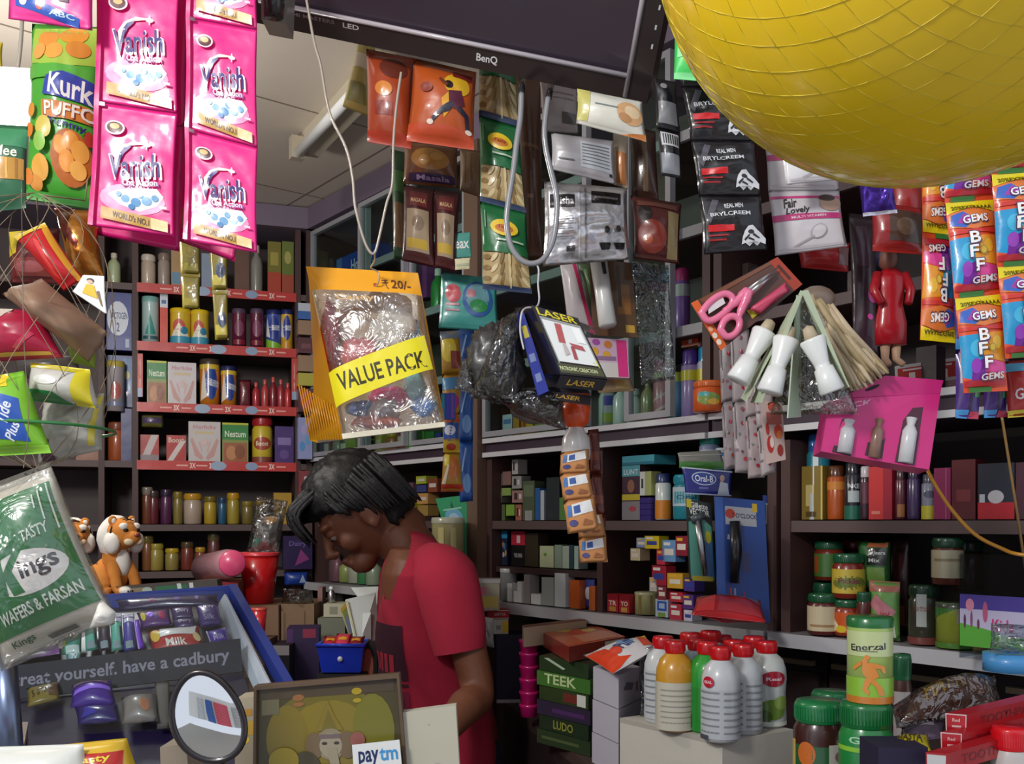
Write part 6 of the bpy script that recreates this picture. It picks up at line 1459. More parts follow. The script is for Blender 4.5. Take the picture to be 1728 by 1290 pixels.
# ---------------------------------------------------------------- chocolate case
Dt = lambda v: 1.56 - (v - 1010) / 290 * .30
BLUE = '#2f3f8c'
case = thing('display_case', 'blue framed sloping case of chocolates on the counter', 'case', P(230, 1290, 1.3))
pt = lambda u, v, e=0: P(u, v, Dt(v)) + V((0, -.5, .86)) * e
tq = Quad.world(pt(-60, 1036), pt(376, 1016), pt(456, 1296), pt(-100, 1330))
slab_mesh(MB(), tq, .012, M('#1e1634', 'g')).build('tray', case)
for a, b, w_, nm in (((150, 1026), (388, 1008), .012, 'back'), ((386, 1006), (488, 1186), .014, 'side')):
    A, B = pt(*a, .008), pt(*b, .008)
    s_ = (B - A).cross(V((0, 0, 1))).normalized() * w_
    up = V((0, 0, .012))
    MB().hexa([A + up, B + up, B - up, A - up, A + up - s_, B + up - s_, B - up - s_, A - up - s_], M(BLUE, 'g')).build('frame_bar', case)
slab_mesh(MB(), Quad.world(pt(366, 1030, .006), pt(382, 1022, .022), pt(466, 1190, .022), pt(436, 1180, .0)), .004, M('#c8ccd4', 'g')).build('inner_panel', case)
A, B = P(4, 1062, 1.05), P(20, 1300, 1.0)
MB().tube([A, B], .0125, M('#7c88a4', 'm'), 14).build('post', case)
slab_mesh(MB(), Quad.world(pt(-62, 1200, .0), pt(56, 1176, .0), pt(44, 1290, .02), pt(-62, 1300, .02)), .006, M('#a88a78', 'w')).build('side_board', case)
bodyq = [tq.c[0], tq.c[1], tq.c[2], tq.c[3]]
mb = MB().hexa([V((c.x, c.y, c.z - .014)) for c in bodyq] + [V((c.x, c.y, CT + .002)) for c in bodyq], M('#2a3478', 'g'))
mb.build('body', case)
sa_, sb_, sc__ = pt(16, 1168, .045), pt(412, 1119, .045), pt(412, 1150, .018)
slq = Quad.world(sa_, sb_, sc__, sa_ + sc__ - sb_)
slab_mesh(MB(), slq, .004, M('#181222', 'p'), [('t', 'treat yourself. have a cadbury', .5, .5, .9, .5, '#8d8794')], 'p').build('slogan_strip', case)
ga_, gb_, gc_ = pt(-60, 1060, .050), pt(384, 1040, .050), pt(470, 1270, .05)
gq = Quad.world(ga_, gb_, gc_, ga_ + gc_ - gb_)
slab_mesh(MB(), gq, .002, M('#eef2f4', 'y')).build('glass_top', case)


def choc(name, label, px4, T, col, dec=(), kind='f', e=.012, **k):
    e += .014
    SEED[0] += 1
    g = grp(px4)
    q = Quad.world(*[pt(u, v, e) for u, v in g])
    return tag(packet_mesh(MB(), q, T, M(col, kind), dec, kind, seed=SEED[0], n=(8, 8), amp=.001).build(name), label, k.get('cat', 'chocolate'), k.get('group'))


choc('chocolate_bar', 'long pale silvery chocolate bar under the wafers bag', '10,1098 104,1078 108,1128 12,1142', .02, '#c4a4c0', [('p', [(.5, .4), (.9, .8), (.95, .75), (.6, .3)], '#8a4ad0'), ('r', .0, .0, 1, .25, '#7c4a8a')])
choc('chocolate_bar', 'green and yellow wrapped bar beside the silvery bar', '112,1090 145,1086 144,1126 112,1130', .014, '#3f8a74', [('r', 0, .3, .2, .9, '#c8b83a'), ('e', .55, .7, .25, .2, '#c89a5a'), ('r', .2, 0, .9, .25, '#c4d4cc')])
choc('chocolate_bar', 'white tipped bar reading a number below the green one', '118,1128 144,1124 142,1146 120,1150', .012, '#8ab4b4', [('t', '22', .6, .5, .5, .6, '#dfe8e8'), ('r', 0, 0, .15, 1, '#5c8a90')])
for k, (a, lb) in enumerate(((148, 'first'), (170, 'second'), (191, 'third'), (212, 'fourth'))):
    c = ('#5fae98', '#3a2c44', '#66b49c', '#46409c')[k]
    choc('chocolate_bar', ('teal', 'near black', 'teal green', 'violet blue')[k] + ' slim bar standing in the tray, %s of the upright four' % lb, '%d,1062 %d,1059 %d,1120 %d,1124' % (a, a + 20, a + 24, a + 3), .012, c, [('r', .1, .72, .95, .98, '#c9c3da'), ('r', .1, .84, .95, .88, '#5c4a7a'), ('r', .2, .05, .8, .2, '#8a9ca0'), ('r', .82, .1, .95, .6, '#2a2038')])
choc('chocolate_bar', 'glossy purple bar edge with a painted highlight in the middle of the tray', '230,1070 240,1069 250,1118 238,1120', .012, '#7a3ad0', [('r', .1, 0, .3, 1, '#c8a8f0')])  # lilac stripe is the edge's shine put into the colour
choc('chocolate_bar', 'mixed purple and yellow bars lying behind the red and white one', '236,1058 290,1050 296,1078 244,1084', .014, '#5a2a70', [('e', .15, .6, .08, .3, '#c8b83a'), ('e', .4, .6, .08, .2, '#9a5af0'), ('e', .75, .5, .1, .25, '#b02a5c')])
choc('chocolate_box', 'red and white chocolate carton with a yellow swirl', '254,1088 340,1080 350,1116 262,1124', .02, '#b8342f', [('p', [(.2, .45), (.24, 1), (.95, 1), (.9, .5)], '#dcd6d0'), ('e', .12, .6, .1, .3, '#dcb43c'), ('e', .92, .4, .07, .2, '#e0c48c'), ('t', 'Milk', .5, .22, .4, .25, '#e8dccc')], kind='l')
for k, (p4, lb) in enumerate((('292,1050 328,1046 332,1066 296,1070', 'upper'), ('296,1070 332,1066 336,1082 300,1086', 'lower'))):
    choc('chocolate_bar', 'dark purple bar with pale script, %s of two stacked behind the carton' % lb, p4, .012, '#43285e', [('t', 'Dairy', .55, .5, .6, .4, '#a89ab8', 4)])
choc('chocolate_bar', 'purple bar with a white heading at the right end of the tray', '334,1044 372,1042 380,1078 342,1082', .014, '#472a78', [('t', 'NEW', .5, .78, .6, .18, '#e4dcec'), ('t', 'Silk', .5, .3, .5, .2, '#a898bc')])
choc('chocolate_bar', 'purple bar with a white edge beside the case frame', '352,1090 386,1082 392,1112 362,1120', .014, '#5230a0', [('r', 0, 0, .06, 1, '#c8b8e0'), ('t', 'Milk', .55, .4, .6, .25, '#b8a8d8')])
choc('chocolate_bar', 'back row of dim purple bars along the case', '200,1036 372,1026 374,1044 206,1054', .014, '#30204c', [('e', .35, .5, .03, .2, '#7a2a5c'), ('e', .6, .5, .03, .2, '#5a3a8a'), ('e', .8, .6, .02, .2, '#8a7ab0')])
choc('biscuit_packet', 'olive brown wafer packet under the slogan strip', '54,1190 106,1178 110,1208 56,1222', .014, '#8a7430', [('t', '5 STAR', .5, .5, .7, .35, '#4c3a20', 4), ('r', .7, .2, .98, .8, '#5a3a20')], kind='f', cat='packet', e=.016)
choc('chocolate_box', 'shiny purple chocolate packet with a painted sheen under the slogan strip', '130,1186 196,1178 204,1220 128,1226', .03, '#4a2490', [('p', [(.05, .35), (.1, .5), (.95, .62), (.95, .46)], '#a070f0'), ('r', .05, .72, .9, .95, '#7a4a70'), ('t', 'Dairy Milk', .45, .84, .6, .14, '#c4a8b4')], e=.018)  # pale violet band is a sheen painted across the wrapper
choc('chocolate_box', 'dark blue purple packet under the one with the painted sheen', '134,1222 206,1218 210,1246 140,1252', .02, '#2a1c68', [('p', [(.1, .2), (.3, .8), (.5, .3)], '#3c34a0')], e=.016)
choc('sweets_bag', 'crinkled clear sweets bag beside the purple packets', '212,1206 268,1198 274,1246 214,1250', .03, '#8c8078', [('e', .7, .4, .15, .2, '#b87a5a')], kind='f', cat='bag', e=.016)
choc('tray_divider', 'grey cardboard divider by the scooter mirror', '266,1172 290,1168 292,1250 270,1252', .006, '#5c544e', [], kind='p', cat='divider', e=.008)
pk('snack_packet', 'white and lime packet at the bottom picture corner', 'snack bag', grp('-40,1262 140,1256 160,1330 -40,1340'), .93, .05, '#e4e6de', [('r', .1, .35, .85, .62, '#d6e23c'), ('r', .15, .42, .6, .5, '#b8c42c')])
pk('snack_packet', 'yellow and red packet beside the white and lime one', 'snack bag', grp('98,1258 214,1246 246,1330 110,1340'), .95, .05, '#d8b02c', [('p', [(.1, .5), (.3, .85), (.95, .8), (.9, .5), (.5, .6)], '#b8241f'), ('r', .3, .3, .8, .5, '#e8e0d0'), ('e', .75, .25, .15, .1, '#8a4aa0'), ('t', 'Tasty', .55, .72, .5, .16, '#e8d03c')])
slab('carton', 'beige carton between the case and the scooter mirror', 'carton', grp('270,1262 314,1256 320,1330 272,1330'), 1.05, .05, '#8c8070')
slab('carton', 'white and yellow carton edge behind the scooter mirror', 'carton', grp('398,1180 428,1176 430,1320 396,1320'), 1.12, .04, '#a89c84', [('r', 0, .55, 1, .72, '#c8a03c'), ('e', .5, .5, .25, .05, '#e8c83c'), ('r', 0, .78, .9, .86, '#b8862c')])
# scooter mirror
r = thing('scooter_mirror', 'egg shaped black rimmed scooter mirror in front of the counter', 'mirror', P(372, 1300, .8))
mc = P(350, 1210, .8)
k = .8 / FP
pts = []
for i in range(40):
    a = 2 * pi * i / 40
    x, y = cos(a), sin(a)
    rx = 60 * (1 - .12 * y)
    pts.append((350 + rx * x * 1.0 + y * -12, 1210 - 75 * y))
rim = [P(u, v, .8) for u, v in pts]
cen = P(350, 1210, .8)
mb = MB()
vs, fs = [cen - V((0, .007, 0))], []
for q_ in range(1, 7):
    vs += [cen.lerp(p, q_ / 6) - V((0, .007 * (1 - (q_ / 6) ** 2), 0)) for p in rim]
fs = [(0, 1 + i, 1 + (i + 1) % 40) for i in range(40)]
for q_ in range(5):
    fs += [(1 + q_ * 40 + i, 1 + (q_ + 1) * 40 + i, 1 + (q_ + 1) * 40 + (i + 1) % 40, 1 + q_ * 40 + (i + 1) % 40) for i in range(40)]
mb.add(vs, fs, M('#e8e8e8', 'q'), True)
mb.build('glass', r)
MB().tube(rim, .0028, M('#1c1416', 'g'), 10, True).build('rim', r)
mb = MB()
vs = []
for q_ in range(0, 7):
    t = q_ / 6
    vs += [cen.lerp(p, 1.02 * cos(t * pi / 2)) + V((0, .002 + .028 * sin(t * pi / 2), 0)) for p in rim]
mb.add(vs, [(q_ * 40 + i, (q_ + 1) * 40 + i, (q_ + 1) * 40 + (i + 1) % 40, q_ * 40 + (i + 1) % 40) for q_ in range(6) for i in range(40)], M('#1c1416', 'g'), True)
mb.build('shell', r)
MB().tube(bez([P(364, 1282, .81), P(376, 1310, .82), P(390, 1420, .84), P(400, 1700, .86)]), .0055, M('#1c1416', 'g'), 10).build('stem', r)
# framed picture, sticker, white board
fq = grp('430,1158 674,1137 690,1336 428,1340')
r = thing('framed_picture', 'yellow devotional picture of an elephant headed deity leaning on the counter', 'picture', P(555, 1330, 1.0))
GA = [('r', .02, .02, .98, .97, '#463e22'), ('e', .5, .5, .42, .44, '#665c20'), ('e', .5, .46, .3, .36, '#7c6c22'), ('e', .22, .5, .14, .3, '#766620'), ('e', .8, .55, .14, .3, '#6e6a22'), ('r', .04, .86, .96, .97, '#4a3e2c'), ('r', .05, .72, .17, .86, '#6a6448'), ('e', .3, .86, .04, .03, '#8a5c34'), ('e', .3, .8, .04, .02, '#8a5c34'), ('e', .7, .88, .035, .03, '#a08a20'), ('e', .7, .8, .03, .02, '#a08a20'),
      ('p', [(.42, .55), (.46, .68), (.5, .82), (.54, .68), (.6, .55)], '#7c6a24'), ('p', [(.45, .55), (.5, .74), (.56, .55)], '#6c6022'), ('e', .51, .43, .1, .14, '#857a60'), ('e', .4, .42, .06, .12, '#6c5a40'), ('e', .62, .42, .06, .12, '#6c5a40'), ('e', .51, .42, .075, .11, '#948a74'), ('r', .44, .48, .58, .52, '#6a5c58'), ('e', .47, .44, .018, .014, '#3c342c'), ('e', .55, .44, .018, .014, '#3c342c'), ('p', [(.48, .4), (.55, .4), (.57, .2), (.53, .06), (.48, .1), (.51, .22)], '#91866f'),
      ('e', .34, .22, .1, .16, '#443e2c'), ('e', .5, .12, .2, .14, '#7c7460'), ('e', .69, .46, .05, .07, '#8a524a'), ('e', .7, .36, .05, .05, '#857a60'), ('e', .15, .08, .06, .08, '#8c801f'), ('e', .2, .3, .1, .12, '#8c7a1c')]
slab_mesh(MB(), Quad(fq, 1.0), .012, M('#4c3a2a', 'l'), GA, 'l').build('print', r)
q = Quad(fq, .998)
mb = MB()
for a in ((0, .965, 1, 1), (0, 0, .018, .965), (.982, 0, 1, .965)):
    p = [q.flat(a[0], a[3], .004), q.flat(a[2], a[3], .004), q.flat(a[2], a[1], .004), q.flat(a[0], a[1], .004)]
    mb.hexa(p + [x - q.n * .01 for x in p], M('#5a4634', 'w'))
mb.build('frame', r)
slab('payment_sticker', 'white payment sticker with navy and blue lettering on the devotional picture', 'sticker', grp('594,1258 674,1249 680,1312 598,1320'), .985, .001, '#d8dad8', [('t', 'pay', .33, .58, .42, .46, '#1c2a5c'), ('t', 'tm', .75, .66, .38, .34, '#3a8cc4'), ('t', 'Accepted Here', .6, .2, .64, .14, '#4c5464')], 'p')
slab('board', 'blank off white board beside the devotional picture', 'board', grp('679,1203 769,1191 778,1340 686,1344'), 1.0, .014, '#b4b09e', [('e', .76, .3, .006, .03, '#6a6658'), ('e', .6, .36, .05, .004, '#a09c8c'), ('e', .48, .82, .012, .008, '#98947f')], 'w')
# stand with the toy tigers
r = thing('display_stand', 'dark stand behind the chocolate case carrying two toy tigers', 'stand', P(200, 1002, 1.95))
z = P(200, 1000, 1.92).z
prism(MB(), [(P(60, 0, 1.86).x, 1.84), (P(372, 0, 1.86).x, 1.84), (P(372, 0, 1.86).x, 1.99), (P(60, 0, 1.86).x, 1.99)], z - .02, z, M('#2a2024', 'w')).build('top', r)
for u in (70, 360):
    x = P(u, 900, 1.9).x
    MB().box((x, 1.9, CT), (.02, 0, 0), (0, .08, 0), (0, 0, z - .02 - CT), M('#2a2024', 'w')).build('leg', r)


def tiger(label, u, D, sc_, turn, group='toy tigers'):
    g = P(u, 900, D)
    k = sc_
    o = V((g.x, g.y, z))
    X, Y, Zz = V((cos(turn), sin(turn), 0)), V((-sin(turn), cos(turn), 0)), V((0, 0, 1))
    at = lambda x, y, zz: o + (X * x + Y * y + Zz * zz) * k
    OR_, WH, BKc, CR = M('#cd8136', 't'), M('#e8e2d8', 't'), M('#1c1614', 't'), M('#d9c3a0', 't')
    r = thing('toy_tiger', label, 'toy', o, group)
    ax = (X, Y, Zz)
    mb = MB().ball(at(-.02, 0, .045), (.05 * k, .036 * k, .045 * k), OR_, 18, ax)
    mb.ball(at(.0, 0, .085), (.032 * k, .032 * k, .045 * k), OR_, 18, ax)
    mb.ball(at(.012, 0, .075), (.027 * k, .024 * k, .04 * k), WH, 16, ax)
    mb.build('torso', r)
    for s in (-1, 1):
        MB().tube(bez([at(.012, .02 * s, .075), at(.03, .026 * s, .04), at(.04, .026 * s, .014), at(.062, .026 * s, .010)]), [.015 * k] * 6 + [.013 * k] * 6 + [.012 * k] * 7, OR_, 12).build('front_leg', r)
        mb = MB().ball(at(.066, .026 * s, .011), (.017 * k, .014 * k, .011 * k), WH, 14, ax)
        for j in (-1, 0, 1):
            mb.box(at(.0815, .026 * s + .006 * j, .004), Y * .001 * k, X * .003 * k, Zz * .009 * k, BKc)
        mb.build('paw', r)
        MB().tube(bez([at(-.03, .034 * s, .05), at(.0, .042 * s, .045), at(.015, .042 * s, .014), at(.03, .042 * s, .008)]), [.022 * k] * 6 + [.018 * k] * 6 + [.011 * k] * 7, OR_, 12).build('hind_leg', r)
    H = at(.022, 0, .145)
    mb = MB().ball(H, (.04 * k, .04 * k, .038 * k), OR_, 22, ax)
    mb.ball(H + X * .034 * k - Zz * .010 * k, (.020 * k, .021 * k, .017 * k), OR_, 14, ax)
    mb.build('head', r)
    mb = MB().ball(H - X * .022 * k - Zz * .008 * k, (.030 * k, .050 * k, .052 * k), WH, 20, ax, disp=lambda d: 1 + .10 * noise.noise(d * 7))
    for s in (-1, 1):
        mb.ball(H + X * .006 * k + Y * .034 * s * k - Zz * .022 * k, (.022 * k, .018 * k, .026 * k), WH, 12, ax, disp=lambda d: 1 + .15 * noise.noise(d * 6))
    mb.build('ruff', r)
    for s in (-1, 1):
        e = MB().ball(H + X * .0 * k + Y * .027 * s * k + Zz * .031 * k, (.006 * k, .012 * k, .012 * k), OR_, 12, ax)
        e.ball(H + X * .004 * k + Y * .027 * s * k + Zz * .030 * k, (.004 * k, .007 * k, .007 * k), WH, 10, ax)
        e.build('ear', r)
        MB().ball(H + X * .027 * k + Y * .017 * s * k + Zz * .017 * k, (.009 * k, .012 * k, .009 * k), WH, 12, ax).build('eye_patch', r)
        mb = MB().ball(H + X * .034 * k + Y * .0165 * s * k + Zz * .008 * k, (.005 * k, .0075 * k, .0045 * k), M('#0c0a0a', 'o'), 10, ax)
        mb.build('eye', r)
        MB().ball(H + X * .040 * k + Y * .013 * s * k - Zz * .019 * k, (.012 * k, .012 * k, .009 * k), CR, 12, ax).build('muzzle', r)
    MB().ball(H + X * .053 * k - Zz * .004 * k, (.005 * k, .008 * k, .005 * k), M('#7c3430', 'g'), 10, ax).build('nose', r)
    mb = MB()
    for s in (-1, 1):      # stripes
        for j in range(3):
            a0 = H + X * (.012 - .012 * j) * k + Y * .0385 * s * k * (1 - .1 * j) + Zz * (.018 - .004 * j) * k
            mb.tube([a0, a0 - Zz * .014 * k - X * .004 * k + Y * .001 * s * k, a0 - Zz * .026 * k - X * .002 * k - Y * .003 * s * k], [.0012 * k, .0022 * k, .0008 * k], BKc, 5)
            b0 = at(-.03 - .018 * j, .030 * s, .075 - .012 * j)
            mb.tube([b0, b0 - Zz * .02 * k + Y * .008 * s * k, b0 - Zz * .036 * k + Y * .008 * s * k], [.001 * k, .0025 * k, .001 * k], BKc, 5)
            f0 = H + X * (.026 - .009 * j) * k + Zz * (.034 + .002 * j) * k
            mb.tube([f0 - Y * .001 * k, f0 + Y * .012 * s * k - Zz * .003 * k], [.0016 * k, .0008 * k], BKc, 5)
    mb.build('stripe', r)
    MB().tube(bez([at(-.06, 0, .02), at(-.085, .02, .012), at(-.09, .05, .014), at(-.07, .06, .016)]), .007 * k, OR_, 8).build('tail', r)
    return r


tiger('orange toy tiger with a white ruff looking away, the nearer and fuller seen of two', 196, 1.88, .80, radians(-30))
tiger('orange toy tiger half hidden behind the wafers bag', 122, 1.965, .78, radians(-58))
slab('snack_tray', 'cluttered tin tray with green and white wrappers behind the case', 'tray', grp('196,990 366,978 370,1004 200,1014'), 1.835, .03, '#4c443c', [('r', .05, .3, .3, .8, '#8a7c60'), ('r', .38, .3, .7, .8, '#2f6a44'), ('r', .72, .2, .76, .9, '#c8d0cc'), ('r', .6, .5, .64, .9, '#c8d0cc'), ('e', .3, .6, .05, .2, '#a8b4a8')], 'l')

# ---------------------------------------------------------------- things on the low table
def onp(kind, u, w_, vt, z0, D, col, cap, name, label, cat, dec=(), mk='g', **k):
    p = P(u, (vt + 1000) / 2, D)
    zt = P(u, vt, D).z
    return lathe_item(kind, V((p.x, p.y, z0)), w_ * D / FP, zt - z0, col, cap, name, label, cat, None, dec, mk, **k)


def carton(name, label, cat, u0, u1, vt, z0, D, col, dep=.12, dec=(), yaw=0, mats=None, kind='p'):
    a, b = P(u0, vt, D), P(u1, vt, D)
    c = (a + b) / 2
    w_ = (b - a).length
    x, y = V((cos(yaw), sin(yaw), 0)) * w_, V((-sin(yaw), cos(yaw), 0)) * dep
    h = V((0, 0, a.z - z0))
    c = V((c.x, c.y, z0))
    mb = MB().box(c, x, y, h, M(col, kind), {i: M(v, kind) for i, v in (mats or {}).items()})
    mb.decals(Quad.world(c - x / 2 + h, c + x / 2 + h, c + x / 2, c - x / 2).flat, dec, kind, .0001, 9, .0003)
    return tag(mb.build(name), label, cat)


carton('carton', 'brown carton under the red tub', 'carton', 404, 470, 1022, TT, 2.5, '#7a5c44', .24, [('r', .46, 0, .5, 1, '#6a4e3a')])
carton('carton', 'brown corrugated carton beside the red tub, with a clear bag on it', 'carton', 474, 530, 1020, TT, 2.52, '#80644a', .2, [('r', .0, .35, .08, .9, '#a88a6c'), ('r', .7, .1, .74, .9, '#5c4432')])
zc = P(430, 1022, 2.5).z
onp('tub', 437, 66, 932, zc + .001, 2.56, '#c0161c', '#d83a44', 'tub', 'tall red plastic tub standing on a brown carton', 'tub')
r = thing('plastic_bag', 'tied clear bag with an orange scrap standing in the red tub', 'bag', P(450, 930, 2.56))
packet_mesh(MB(), Quad(grp('432,838 486,846 470,934 416,934'), 2.56), .07, M('#e0e4e4', 'c'), [], seed=31, amp=.014).build('film', r)
packet_mesh(MB(), Quad(grp('436,872 474,872 466,930 422,930'), 2.57), .03, M('#8c8484', 'f'), [('r', .0, .1, .3, .4, '#4a9a84'), ('e', .55, .4, .16, .16, '#c4c4c4'), ('e', .6, .9, .3, .12, '#c8965a')], seed=32, amp=.008).build('filling', r)
lg = thing('sweets_jar', 'jar of pink sweets lying on its side with a round pink lid facing out', 'jar', P(380, 985, 2.5))
c0, c1 = P(392, 951, 2.44), P(346, 960, 2.58)
MB().lathe([(0, .0), (.034, .0), (.038, .03), (.038, (c1 - c0).length), (0, (c1 - c0).length)], M('#b08088', 'f'), c0, 20, c1 - c0).build('body', lg)
d_ = (CAM - c0).normalized()
MB().lathe([(0, .016), (.030, .016), (.033, .012), (.033, -.004), (0, -.004)], M('#e0507c', 'g'), c0, 22, d_).build('lid', lg)
carton('carton', 'tan and red carton under the jar with the pink lid', 'carton', 326, 402, 982, TT, 2.48, '#94604c', .14, [('r', 0, .8, 1, 1, '#a82a30'), ('r', .4, .5, 1, .62, '#b88a5c')])
carton('carton', 'low brown carton under the small red cup', 'carton', 420, 455, 1079, TT, 2.27, '#6a503c', .08)
onp('tub', 437, 26, 1026, P(437, 1079, 2.27).z + .001, 2.3, '#c8282c', '#d8584c', 'cup', 'small red cup below the red tub', 'cup')
carton('chocolate_box', 'open dark purple chocolate carton on the low table', 'carton', 484, 538, 1062, TT, 2.32, '#2c1a44', .1, [('r', .0, .5, .2, 1, '#4a2a60'), ('p', [(.15, 0), (.05, .6), (.2, .4)], '#c8c0cc'), ('r', .5, .85, .9, 1, '#8c2a44'), ('r', .5, .0, .9, .14, '#a8a4a4')], .15)
carton('carton', 'black carton with a pale edge behind the purple carton', 'carton', 446, 488, 1090, TT, 2.26, '#1c1420', .1, [('r', .1, .8, 1, 1, '#a8a0a0')])
r = thing('plastic_bag', 'clear bag bulging on the corrugated carton', 'bag', P(500, 1020, 2.55))
packet_mesh(MB(), Quad(grp('478,994 528,996 530,1022 474,1022'), 2.55), .08, M('#d0d4d0', 'c'), [], seed=35, amp=.012).build('film', r)
bq = P(574, 1140, 2.19)
zb_ = P(574, 1138, 2.19).z
carton('carton', 'black carton under the blue basket', 'carton', 536, 616, 1139, TT, 2.192, '#0f0c12', .075)
r = thing('basket', 'bright blue plastic basket of red packets on the low table', 'basket', V((bq.x, bq.y, zb_)))
zt = P(574, 1090, 2.19).z
mb = MB()
w0, w1, dpt = .044, .052, .085
for (a, b, c_, d2) in (((-w1, 0), (w1, 0), (w0, .01), (-w0, .01)), ((w1, dpt), (-w1, dpt), (-w0, dpt - .01), (w0, dpt - .01)), ((-w1, dpt), (-w1, 0), (-w0, .01), (-w0, dpt - .01)), ((w1, 0), (w1, dpt), (w0, dpt - .01), (w0, .01))):
    o_ = V((bq.x, bq.y, 0))
    p = [o_ + V((*a, zt)), o_ + V((*b, zt)), o_ + V((*c_, zb_ + .002)), o_ + V((*d2, zb_ + .002))]
    nn_ = (p[1] - p[0]).cross(p[3] - p[0]).normalized() * .003
    mb.hexa(p + [x + nn_ for x in p], M('#2038b8', 'g'))
mb.box((bq.x, bq.y + .012, zb_ + .001), (w0 * 2, 0, 0), (0, dpt - .022, 0), (0, 0, .003), M('#2038b8', 'g'))
mb.build('body', r)
mb = MB().tube([V((bq.x + a, bq.y + b, zt)) for a, b in ((-w1, 0), (w1, 0), (w1, dpt), (-w1, dpt))], .005, M('#2a44c8', 'g'), 8, True)
mb.build('rim', r)
MB().lathe([(0, 0), (.006, 0), (.006, .002), (0, .002)], M('#c8c8d8', 'g'), V((bq.x, bq.y - .001, zt - .03)), 12, V((0, -1, .1))).build('stud', r)
for k, (dx, dz, c, lb) in enumerate(((-.028, .0, '#b8242c', 'red sachet heap end in the blue basket beside the purple carton'), (.0, .006, '#d83a54', 'bright pink red sachet in the middle of the blue basket'), (.03, 0, '#8c1c28', 'dark red sachet in the blue basket under the white carton'))):
    q = Quad.world(V((bq.x + dx - .018, bq.y + .06, zt + .014 + dz)), V((bq.x + dx + .018, bq.y + .06, zt + .014 + dz)), V((bq.x + dx + .016, bq.y + .012, zt - .005)), V((bq.x + dx - .016, bq.y + .012, zt - .005)))
    tag(packet_mesh(MB(), q, .012, M(c, 'f'), [('r', .2, .4, .8, .6, '#e0a030')], seed=k, n=(6, 6), amp=.001).build('sachet'), lb, 'sachet')
# open white carton
r = thing('open_carton', 'open white carton with raised flaps and a green printed side, behind the basket', 'carton', P(605, 1105, 2.3))
WH_ = M('#d4dcd8', 'p')
fr = [P(580, 1016, 2.34), P(622, 1004, 2.42), P(640, 1090, 2.42), P(602, 1102, 2.30)]
slab_mesh(MB(), Quad.world(P(584, 1012, 2.36), P(634, 1000, 2.40), P(640, 1090, 2.36), P(604, 1102, 2.28)), .004, WH_, []).build('panel', r)
slab_mesh(MB(), Quad.world(P(574, 1030, 2.42), P(585, 1014, 2.352), P(605, 1102, 2.275), P(594, 1088, 2.36)), .003, M('#c8c49a', 'p'), [('r', .2, .02, .8, .9, '#8a9a4a'), ('e', .5, .5, .25, .26, '#7c88a8'), ('r', .1, .9, .9, 1, '#c8a03c'), ('r', .3, .1, .6, .3, '#b89a3c')], 'p').build('printed_panel', r)
slab_mesh(MB(), Quad.world(P(592, 992, 2.46), P(638, 990, 2.44), P(640, 1030, 2.40), P(620, 1030, 2.40)), .003, WH_, []).build('flap', r)
slab_mesh(MB(), Quad.world(P(612, 1036, 2.35), P(626, 1034, 2.35), P(626, 1080, 2.33), P(606, 1086, 2.3)), .003, WH_, []).build('flap', r)
prism(MB(), [(P(582, 1100, 2.36).x, 2.36), (P(604, 1100, 2.31).x, 2.31), (P(640, 1100, 2.39).x, 2.39), (P(622, 1100, 2.46).x, 2.46)], TT, P(604, 1102, 2.3).z, WH_).build('base', r)
carton('carton', 'small black carton with an orange picture beside the basket', 'carton', 606, 636, 1086, TT, 2.24, '#1a1416', .05, [('e', .5, .55, .3, .35, '#a8604a'), ('r', .3, .3, .7, .4, '#d85a3c'), ('r', .4, .05, .6, .16, '#8a9a6a')])
carton('carton', 'grey green carton behind the basket', 'carton', 536, 582, 1044, TT, 2.5, '#737666', .1)
carton('carton', 'cream carton stacked on the grey green one', 'carton', 546, 580, 1020, P(560, 1043, 2.5).z, 2.52, '#b8b49c', .08, [('r', .3, .2, .7, .8, '#8c8a74')])
onp('flask', 559, 13, 990, P(560, 1020, 2.52).z + .001, 2.56, '#b8bcbc', '#e0e4e4', 'steel_flask', 'tiny steel flask glinting on the cream carton', 'flask', mk='m')
carton('carton', 'pinkish slim carton beside the steel flask', 'carton', 536, 544, 992, TT, 2.62, '#8c6a64', .05)

# ---------------------------------------------------------------- stacks on the bench
carton('carton', 'tall navy carton standing behind the man\'s back', 'carton', 838, 886, 1072, BT, 2.34, '#1a1430', .1, [('r', .0, .0, 1, .05, '#b4b0b4')], .1)
zn = P(860, 1072, 2.34).z
carton('cream_carton', 'white carton with a yellow corner on the navy carton', 'carton', 832, 858, 1046, zn + .001, 2.35, '#c0bcae', .06, [('r', .6, .1, 1, .9, '#d8b42c'), ('r', .2, .3, .5, .6, '#8a8a84')], .2)
zr = P(840, 1046, 2.35).z
carton('sweets_box', 'red lidded carton with a white border by the man\'s shoulder', 'carton', 822, 859, 1030, zr + .001, 2.36, '#a8202c', .08, [('r', 0, .9, 1, 1, '#c8bcb0'), ('r', 0, 0, 1, .1, '#c8bcb0'), ('t', 'LOTTA', .6, .5, .5, .3, '#d8c8c0')])
zr = P(840, 1030, 2.36).z
r = thing('plastic_container', 'clear oblong container with pink and yellow sweets behind the man\'s shoulder', 'container', P(822, 1030, 2.4))
q = P(821, 1000, 2.34)
zt = P(821, 976, 2.38).z
mb = MB().box((q.x, q.y, zr + .001), (.062, 0, 0), (0, .05, 0), (0, 0, (zt - zr) * .86), M('#a8a890', 'l'), )
mb.decals(Quad.world(V((q.x - .031, q.y, zt)), V((q.x + .031, q.y, zt)), V((q.x + .031, q.y, zr)), V((q.x - .031, q.y, zr))).flat, [('r', .05, .1, .95, .45, '#c8bc5a'), ('r', .05, .5, .5, .75, '#d07a94')], 'l', .0001, 9, .0003)
mb.build('body', r)
